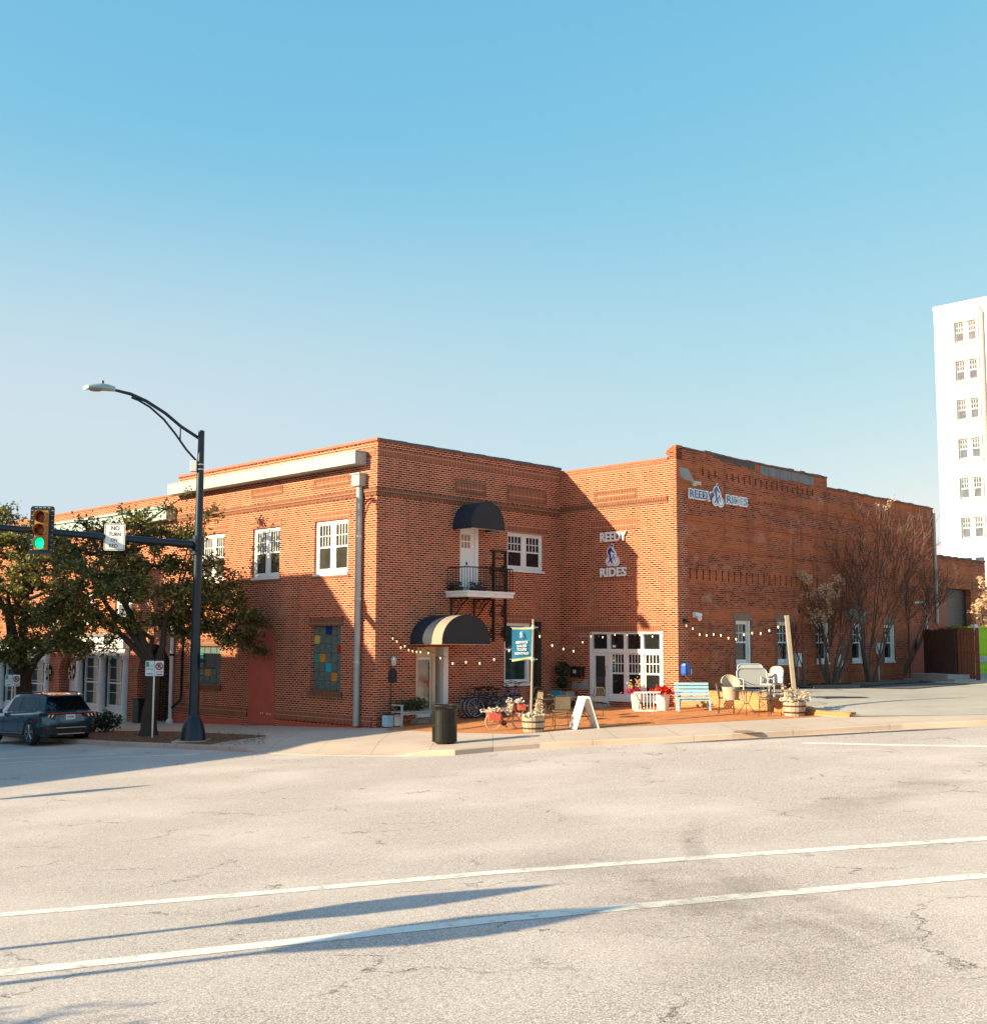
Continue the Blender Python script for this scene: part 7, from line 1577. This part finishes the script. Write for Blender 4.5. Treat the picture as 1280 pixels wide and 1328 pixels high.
# bistro furniture
def bistro_chair(label, woven=False, mat='bistro'):
    th = thing('bistro_chair', label, 'chair', (0, 0, 0), group='metal patio chairs'); mb = MB()
    for x in (-.2, .2):
        for y in (-.19, .2): mb = MB(); mb.tube([(x*1.1, y*1.15, 0), (x, y, .45)], .012, 6); mb.build('leg', M[mat], th, local=True)
    mb = MB(); mb.obox((-.22, -.22, .45), (.44, 0, 0), (0, .44, 0), (0, 0, .025)); mb.build('seat', M['wicker_dark'] if woven else M[mat], th, local=True, bevel=.008)
    mb = MB(); mb.tube([(-.21, .2, .45), (-.23, .27, .82), (-.17, .29, .9), (.17, .29, .9), (.23, .27, .82), (.21, .2, .45)], .014, 6); bk = mb.build('back_frame', M[mat], th, local=True, smooth=50)
    mb = MB()
    if woven: mb.prism([Vector((-.21, .225, .52)), Vector((.21, .225, .52)), Vector((.2, .285, .87)), Vector((-.2, .285, .87))], Vector((0, .012, 0))); mb.build('woven_back', M['wicker_dark'], bk, local=True)
    else:
        for k in range(5): x = -.14+.07*k; mb.bar((x, .21, .47), (x, .285, .89), .006, 4)
        mb.build('back_bars', M[mat], bk, local=True)
    mb = MB()
    for s_ in (-1, 1): mb.tube([(s_*.22, .24, .66), (s_*.25, .0, .67), (s_*.24, -.19, .64), (s_*.21, -.19, .46)], .012, 5)
    mb.build('armrests', M[mat], th, local=True, smooth=50)
    return th
def bistro_table(q, label, r=.33, h=.71):
    th = thing('bistro_table', label, 'table', tuple(q), group='round metal patio tables'); mb = MB(); mb.lathe([(r, h-.02), (r+.01, h-.01), (r, h), (0, h)], q, 24); mb.build('tabletop', M['bistro'], th)
    for k in range(3): g = 2*PI*k/3+.3; d = Vector((math.cos(g), math.sin(g), 0)); mb = MB(); mb.tube([q+d*.3, q+d*.06+ZV*.33, q+d*.2+ZV*(h-.025)], .012, 6); mb.build('leg', M['bistro'], th, smooth=50)
    mb = MB(); mb.torus(q+ZV*.33, .07, .01, ZV, 14, 5); mb.build('leg_ring', M['bistro'], th); return th
ch = bistro_chair('brown woven-back metal chair with its back to the street, between barrel and sandwich board', True); p = gp(728, 944.5); ch.location = tuple(p); ch.rotation_euler = (0, 0, PI+.1)
p = gp(708, 938); bistro_table(p, 'round brown metal patio table left of the woven-back chair')
p = gp(690, 935); dup(ch, tuple(p), -1.2, 'brown woven-back metal chair half hidden behind the banner pole')
p = gp(752, 935); bistro_table(p, 'round brown metal patio table behind the sandwich board')
c2 = bistro_chair('slim brown bar-back metal chair near the shopfront door behind the sandwich board'); p = gp(769, 930); c2.location = tuple(p); c2.rotation_euler = (0, 0, -.9)
p = gp(706, 928); dup(c2, tuple(p), .5, 'slim brown bar-back metal chair at the far side of the left patio table')
# right-hand seating group
p = gp(968, 927.5); bistro_table(p, 'round brown metal patio table in front of the white metal glider', .38)
p = gp(998, 929); dup(c2, tuple(p), -1.1, 'slim brown metal chair right of the table by the white glider')
p = gp(942, 926); dup(c2, tuple(p), 1.3, 'slim brown metal chair left of the table by the white glider')
def glider(q, u, L, label, mat):
    th = thing('glider_seat', label, 'seat', tuple(q), group='old metal patio seats'); v = ZV.cross(u)
    prof = []; 
    mb = MB(); r = .1; W_ = L; pts = []
    for cx_, cz_, a0 in ((W_/2-.14, .92-.14, 0), (-W_/2+.14, .92-.14, 90)):
        for k in range(6): g = math.radians(a0+k*18); pts.append((cx_+.14*math.cos(g), cz_+.14*math.sin(g)))
    pts = [(W_/2, .44)]+pts+[(-W_/2, .44)]
    mb.prism([q+u*x+v*(.24+(z-.44)*.22)+ZV*z for x, z in pts], v*.03); mb.build('backrest', M[mat], th)
    mb = MB(); mb.tube([q+u*x+v*(.235+(z-.44)*.22)+ZV*z for x, z in pts], .02, 6); mb.build('back_rim', M[mat], th, smooth=50)
    mb = MB(); mb.obox(q-u*L/2-v*.28+ZV*.39, u*L, v*.54, ZV*.04); mb.build('seat', M[mat], th, bevel=.012)
    for s_ in (-1, 1): mb = MB(); mb.tube([q+u*(s_*L/2)+v*.26+ZV*.02, q+u*(s_*L/2)+v*.3+ZV*.62, q+u*(s_*L/2)-v*.28+ZV*.62, q+u*(s_*L/2)-v*.3+ZV*.02, q+u*(s_*L/2)+v*.26+ZV*.02], .022, 6); mb.build('arm_frame', M[mat], th, smooth=40)
    return th
def dp(px, py): p = G(px, py, DRIVE); p.z = DRIVE(p.x, p.y)+.01; return p
u = Vector((math.cos(.05), math.sin(.05), 0))*-1
q = dp(980, 908.5); glider(q, Vector((-1, -.12, 0)).normalized()*-1, 0.92, 'white enamelled steel double glider with a rounded back, in front of the flank wall', 'glider')
q = dp(977, 899); glider(q, Vector((1, .1, 0)).normalized(), .85, 'grey metal seat back showing just above the white glider', 'util')
q = dp(1001, 906); glider(q, Vector((.75, -.66, 0)).normalized(), .42, 'small white metal armchair at the right end of the white glider', 'glider')
q = dp(948, 909); th = thing('wicker_chair', 'pale round-backed wicker armchair left of the white glider', 'chair', tuple(q)); mb = MB(); mb.lathe([(.22, .02), (.25, .3), (.27, .4), (.25, .4), (.0, .38)], q, 18); mb.build('seat', M['wicker'], th, smooth=50)
mb = MB(); n = 14
for k in range(n):
    g0, g1 = math.radians(0+180*k/n), math.radians(0+180*(k+1)/n); f0, f1 = math.sin(g0), math.sin(g1)
    P = lambda g, r, z: q+Vector((math.cos(g)*r, math.sin(g)*r, z)); mb.quad(P(g0, .27, .4), P(g1, .27, .4), P(g1, .3, .5+.25*f1), P(g0, .3, .5+.25*f0)); mb.quad(P(g0, .235, .4), P(g1, .235, .4), P(g1, .265, .5+.25*f1), P(g0, .265, .5+.25*f0)); mb.quad(P(g0, .265, .5+.25*f0), P(g1, .265, .5+.25*f1), P(g1, .3, .5+.25*f1), P(g0, .3, .5+.25*f0))
mb.build('backrest', M['wicker'], th, smooth=50)
# pale blue bench, pots, railing by the shopfront
q = gp(899, 922.5); bench(q, Vector((1, .02, 0)).normalized(), 1.08, 'pale blue slatted bench with white frame beside the street corner of the bike shop', 'bench_blue', h=.42, slats=4, depth=.44, back_h=.42, arm=False)
p = gp(860, 921.5); th = thing('flower_pot', 'tall white tapered pot of red poinsettias by the shopfront', 'flower pot', tuple(p)); mb = MB(); mb.lathe([(.15, 0), (.225, .5), (.24, .52), (.21, .52), (.2, .46), (0, .46)], p, 20); mb.build('pot', M['pot'], th, smooth=40)
flowers(th, [(p+Vector((-.02, 0, .55)), (.14, .13, .1))], 260, 'poins', .13, name='red_flowers'); flowers(th, [(p+Vector((-.14, -.1, .54)), (.06, .06, .06))], 80, 'poins2', .1, name='orange_flowers')
p = gp(824, 920.5); th = thing('flower_pot', 'square white planter with magenta flowers left of the picket rail', 'flower pot', tuple(p)); mb = MB(); mb.lathe([(.13, 0), (.20, .52), (.215, .54), (.18, .54), (.17, .48), (0, .48)], p, 4); mb.build('pot', M['pot'], th)
flowers(th, [(p+Vector((-.02, 0, .54)), (.16, .1, .07))], 150, 'magenta', .09); flowers(th, [(p+Vector((.1, .05, .7)), (.05, .04, .14)), (p+Vector((-.14, .05, .7)), (.04, .04, .1))], 40, 'seed', .09, name='dry_stems')
a, b = gp(822, 922.5), gp(856, 922.8); th = thing('picket_rail', 'low white picket rail standing in front of the shopfront windows', 'railing', tuple(a)); mb = MB(); d = b-a; L = d.length; u = d.normalized(); n_ = Vector((u.y, -u.x, 0))
for k in range(8): mb.obox(a+u*(L*k/8+.01), u*.016, n_*.02, ZV*.62)
mb.build('pickets', M['white'], th); mb = MB(); mb.obox(a-n_*.026, u*L, n_*.024, ZV*.04); mb.obox(a-n_*.026+ZV*.58, u*L, n_*.024, ZV*.04); mb.build('rails', M['white'], th)
mb = MB(); mb.bar(a+u*.15+ZV*.55-n_*-.06, a+u*.5+ZV*.02+n_*.1, .014); tag(mb.build('walking_stick', M['iron']), 'thin dark stick leaning on the white picket rail', 'stick')
# patio corner: mailbox, trough, topiary, umbrella stand
t, z = FC.px(751, 872); th = thing('mailbox', 'black wall mailbox with a small pale label left of the shopfront', 'mailbox', tuple(FC.P(t, z, 0))); mb = MB(); FC.box(mb, t-.27, t+.27, z-.17, z+.17, .005, .2); bo = mb.build('box', M['black'], th, bevel=.03); mb = MB(); FC.box(mb, t-.13, t+.02, z-.03, z+.1, .2, .206); mb.build('pale_label', M['util'], bo); mb = MB(); FC.box(mb, t-.3, t+.3, z+.171, z+.2, 0, .24); mb.build('lid', M['black'], th)
q = wallpt(FC, 726, 912, .5); th = thing('trough_planter', 'grey rectangular trough in the inner corner of the patio', 'planter', tuple(q)); mb = MB()
u = -AD; mb.obox(q-u*.5-NA*.25+ZV*.25, u*1.0, NA*.45, ZV*.34); mb.build('trough', M['metal'], th, bevel=.015)
for s_ in (-.45, .4):
    for d in (-.22, .14): mb = MB(); mb.obox(q+u*s_+NA*d, u*.05, NA*.05, ZV*.249); mb.build('leg', M['bistro'], th)
mb = MB(); mb.obox(q-u*.16+NA*.201+ZV*.34, u*.34, NA*.02, ZV*.26); mb.obox(q-u*.16-NA*.1+ZV*.592, u*.34, NA*.32, ZV*.02); tag(mb.build('towel', M['towel']), 'square teal towel hung over the grey trough', 'towel')
c = wallpt(FC, 729, 905, .8-.35); c.z += 0; th = thing('topiary', 'dark two-ball topiary shrub in a pot against the inner corner wall', 'shrub', tuple(c)); mb = MB(); mb.lathe([(.14, 0), (.19, .62), (.0, .6)], c, 14); mb.build('pot', M['black'], th); mb = MB(); z1, z2 = at(729, 885, c.y).z, at(728, 868, c.y).z; mb.bar(c+ZV*.5, Vector((c.x, c.y, z2)), .02); mb.build('stem', M['twig'], th); rnd = random.Random(12); mb = MB()
for z, r in ((z1, .2), (z2, .26)):
    for k in range(420):
        d = Vector((rnd.gauss(0, 1), rnd.gauss(0, 1), rnd.gauss(0, 1))).normalized(); p = Vector((c.x, c.y, z))+d*r*rnd.uniform(.75, 1.05); e = d.orthogonal().normalized()*.03; f_ = d.cross(e); mb.quad(p-e, p-f_+d*.02, p+e, p+f_+d*.02)
mb.build('foliage', M['leaf_shrub'], th)
# fittings on the bike shop flank
t, z = FS.px(900, 797); th = thing('floodlight', 'white twin floodlight on the flank wall above the string of bulbs', 'floodlight', tuple(FS.P(t, z, 0))); mb = MB(); mb.lathe([(.04, 0), (.08, .1), (.08, .22), (.07, .24)], FS.P(t-.1, z, .1), 12, UB+NB*.5+ZV*-.15); mb.lathe([(.04, 0), (.075, .1), (.075, .2)], FS.P(t, z-.06, .12), 12, UB*-.3+NB*.8-ZV*.5); mb.build('lamp', M['white'], th, smooth=40); mb = MB(); FS.box(mb, t-.1, t+.1, z-.1, z+.08, 0, .1); mb.build('base', M['white'], th)
t, z = FS.px(884.5, 868); th = thing('hose_reel', 'rounded bright blue plastic hose holder on the street corner of the flank wall', 'hose reel', tuple(FS.P(t, z, 0))); mb = MB(); mb.box(FS.P(t, z, .14), (.34, .24, .42), UB); mb.build('case', M['blue_box'], th, bevel=.09); mb = MB(); mb.tube([FS.P(t-.1, z-.2, .2), FS.P(t+.05, z-.32, .22), FS.P(t+.3, z-.4, .12), FS.P(t+.6, z-.42, .05)], .018, 6); mb.build('hose', M['hose'], th, smooth=60)
t, z = FS.px(894, 871); mb = MB(); FS.box(mb, t-.06, t+.06, z-.1, z+.1, 0, .06); tag(mb.build('outlet_box', M['util'], bevel=.01), 'small grey outlet box right of the blue hose holder', 'outlet box')
t, z = FS.px(886.5, 805); mb = MB(); FS.box(mb, t-.05, t+.05, z-.08, z+.08, 0, .1); mb.bar(FS.P(t-.1, z+.02, .1), FS.P(t+.15, z-.05, .14), .02); tag(mb.build('cable_bracket', M['iron']), 'small black bracket holding the string lights to the flank wall', 'bracket')
p = dp(1139.5, 884); zt_, zb_ = at(1139, 834, p.y).z, at(1139, 848, p.y).z; th = thing('utility_box', 'pale grey electrical cabinet on a thin post among the bare trees', 'utility box', tuple(p)); mb = MB(); mb.box(Vector((p.x, p.y, (zt_+zb_)/2)), (.34, .22, zt_-zb_), Vector((.9, .3, 0))); mb.build('cabinet', M['util'], th, bevel=.015); mb = MB(); mb.bar(p, Vector((p.x, p.y, zb_+.02)), .035); mb.build('post', M['util'], th)
for px, py0, py1, lab in ((1031.5, 847, 864.5, 'narrow white meter box on the wall right of the leaning post'), (1085, 849, 864.5, 'narrow white meter box on the wall between the bare trees')):
    t, z0 = FS.px(px, py1); _, z1 = FS.px(px, py0); th = thing('meter_box', lab, 'meter box', tuple(FS.P(t, z0, 0)), group='white meter boxes'); mb = MB(); FS.box(mb, t-.14, t+.14, z0, z1, .002, .2); mb.build('case', M['white'], th, bevel=.012); mb = MB(); mb.bar(FS.P(t, z0, .1), FS.P(t, z0-1, .1), .02); mb.build('conduit', M['util'], th)
# parking stops, coloured dark for the shade, timber edging
for k, (px, py) in enumerate(((1086, 893.5), (1133, 889.5), (1166, 887))):
    p = dp(px, py); th = tag((lambda mb: (mb.prism([p+Vector((-.9, -.07, 0))+BD*0, p+Vector((-.9, .07, 0)), p+Vector((-.9, .05, .13)), p+Vector((-.9, -.05, .13))], Vector((1.8, .35, 0))), mb.build('parking_stop', M['stop'], bevel=.01))[1])(MB()), 'dark concrete parking stop %s' % ('nearest the wooden post, in the shade', 'between the outer two, in front of the utility box', 'farthest away, in front of the leaning bare tree')[k], 'parking stop', 'parking stops along the planting bed')
p = dp(1092, 905); mb = MB(); mb.box(p+ZV*.004, (1.5, .5, .01), (.95, .3, 0)); tag(mb.build('drain_cover', M['hoop']), 'dark rectangular drain cover in the sunlit car park', 'drain cover')
# bin by the passage gate, blue notice camera on the fence
c = wallpt(FA, 181, 946, .3); c.z = S(c.x); th = thing('wheelie_bin', 'black bin standing beside the arched iron gate', 'bin', tuple(c)); mb = MB(); mb.prism([c+AD*-.24+NA*-.2, c+AD*.24+NA*-.2, c+AD*.24+NA*.2, c+AD*-.24+NA*.2], ZV*.9); mb.build('tub', M['black'], th, bevel=.03); mb = MB(); mb.box(c+ZV*.935, (.54, .48, .06), AD); mb.build('lid', M['black'], th, bevel=.02)
p = at(1262.5, 812, 47.2); th = thing('security_camera', 'small white camera on top of the slatted gate', 'camera', tuple(p)); mb = MB(); mb.box(p, (.12, .3, .14), (.9, .2, 0)); mb.build('case', M['white'], th, bevel=.02); mb = MB(); mb.bar(p-ZV*.05, p-ZV*.5, .02); mb.build('stem', M['white'], th)
bpy.context.view_layer.update()
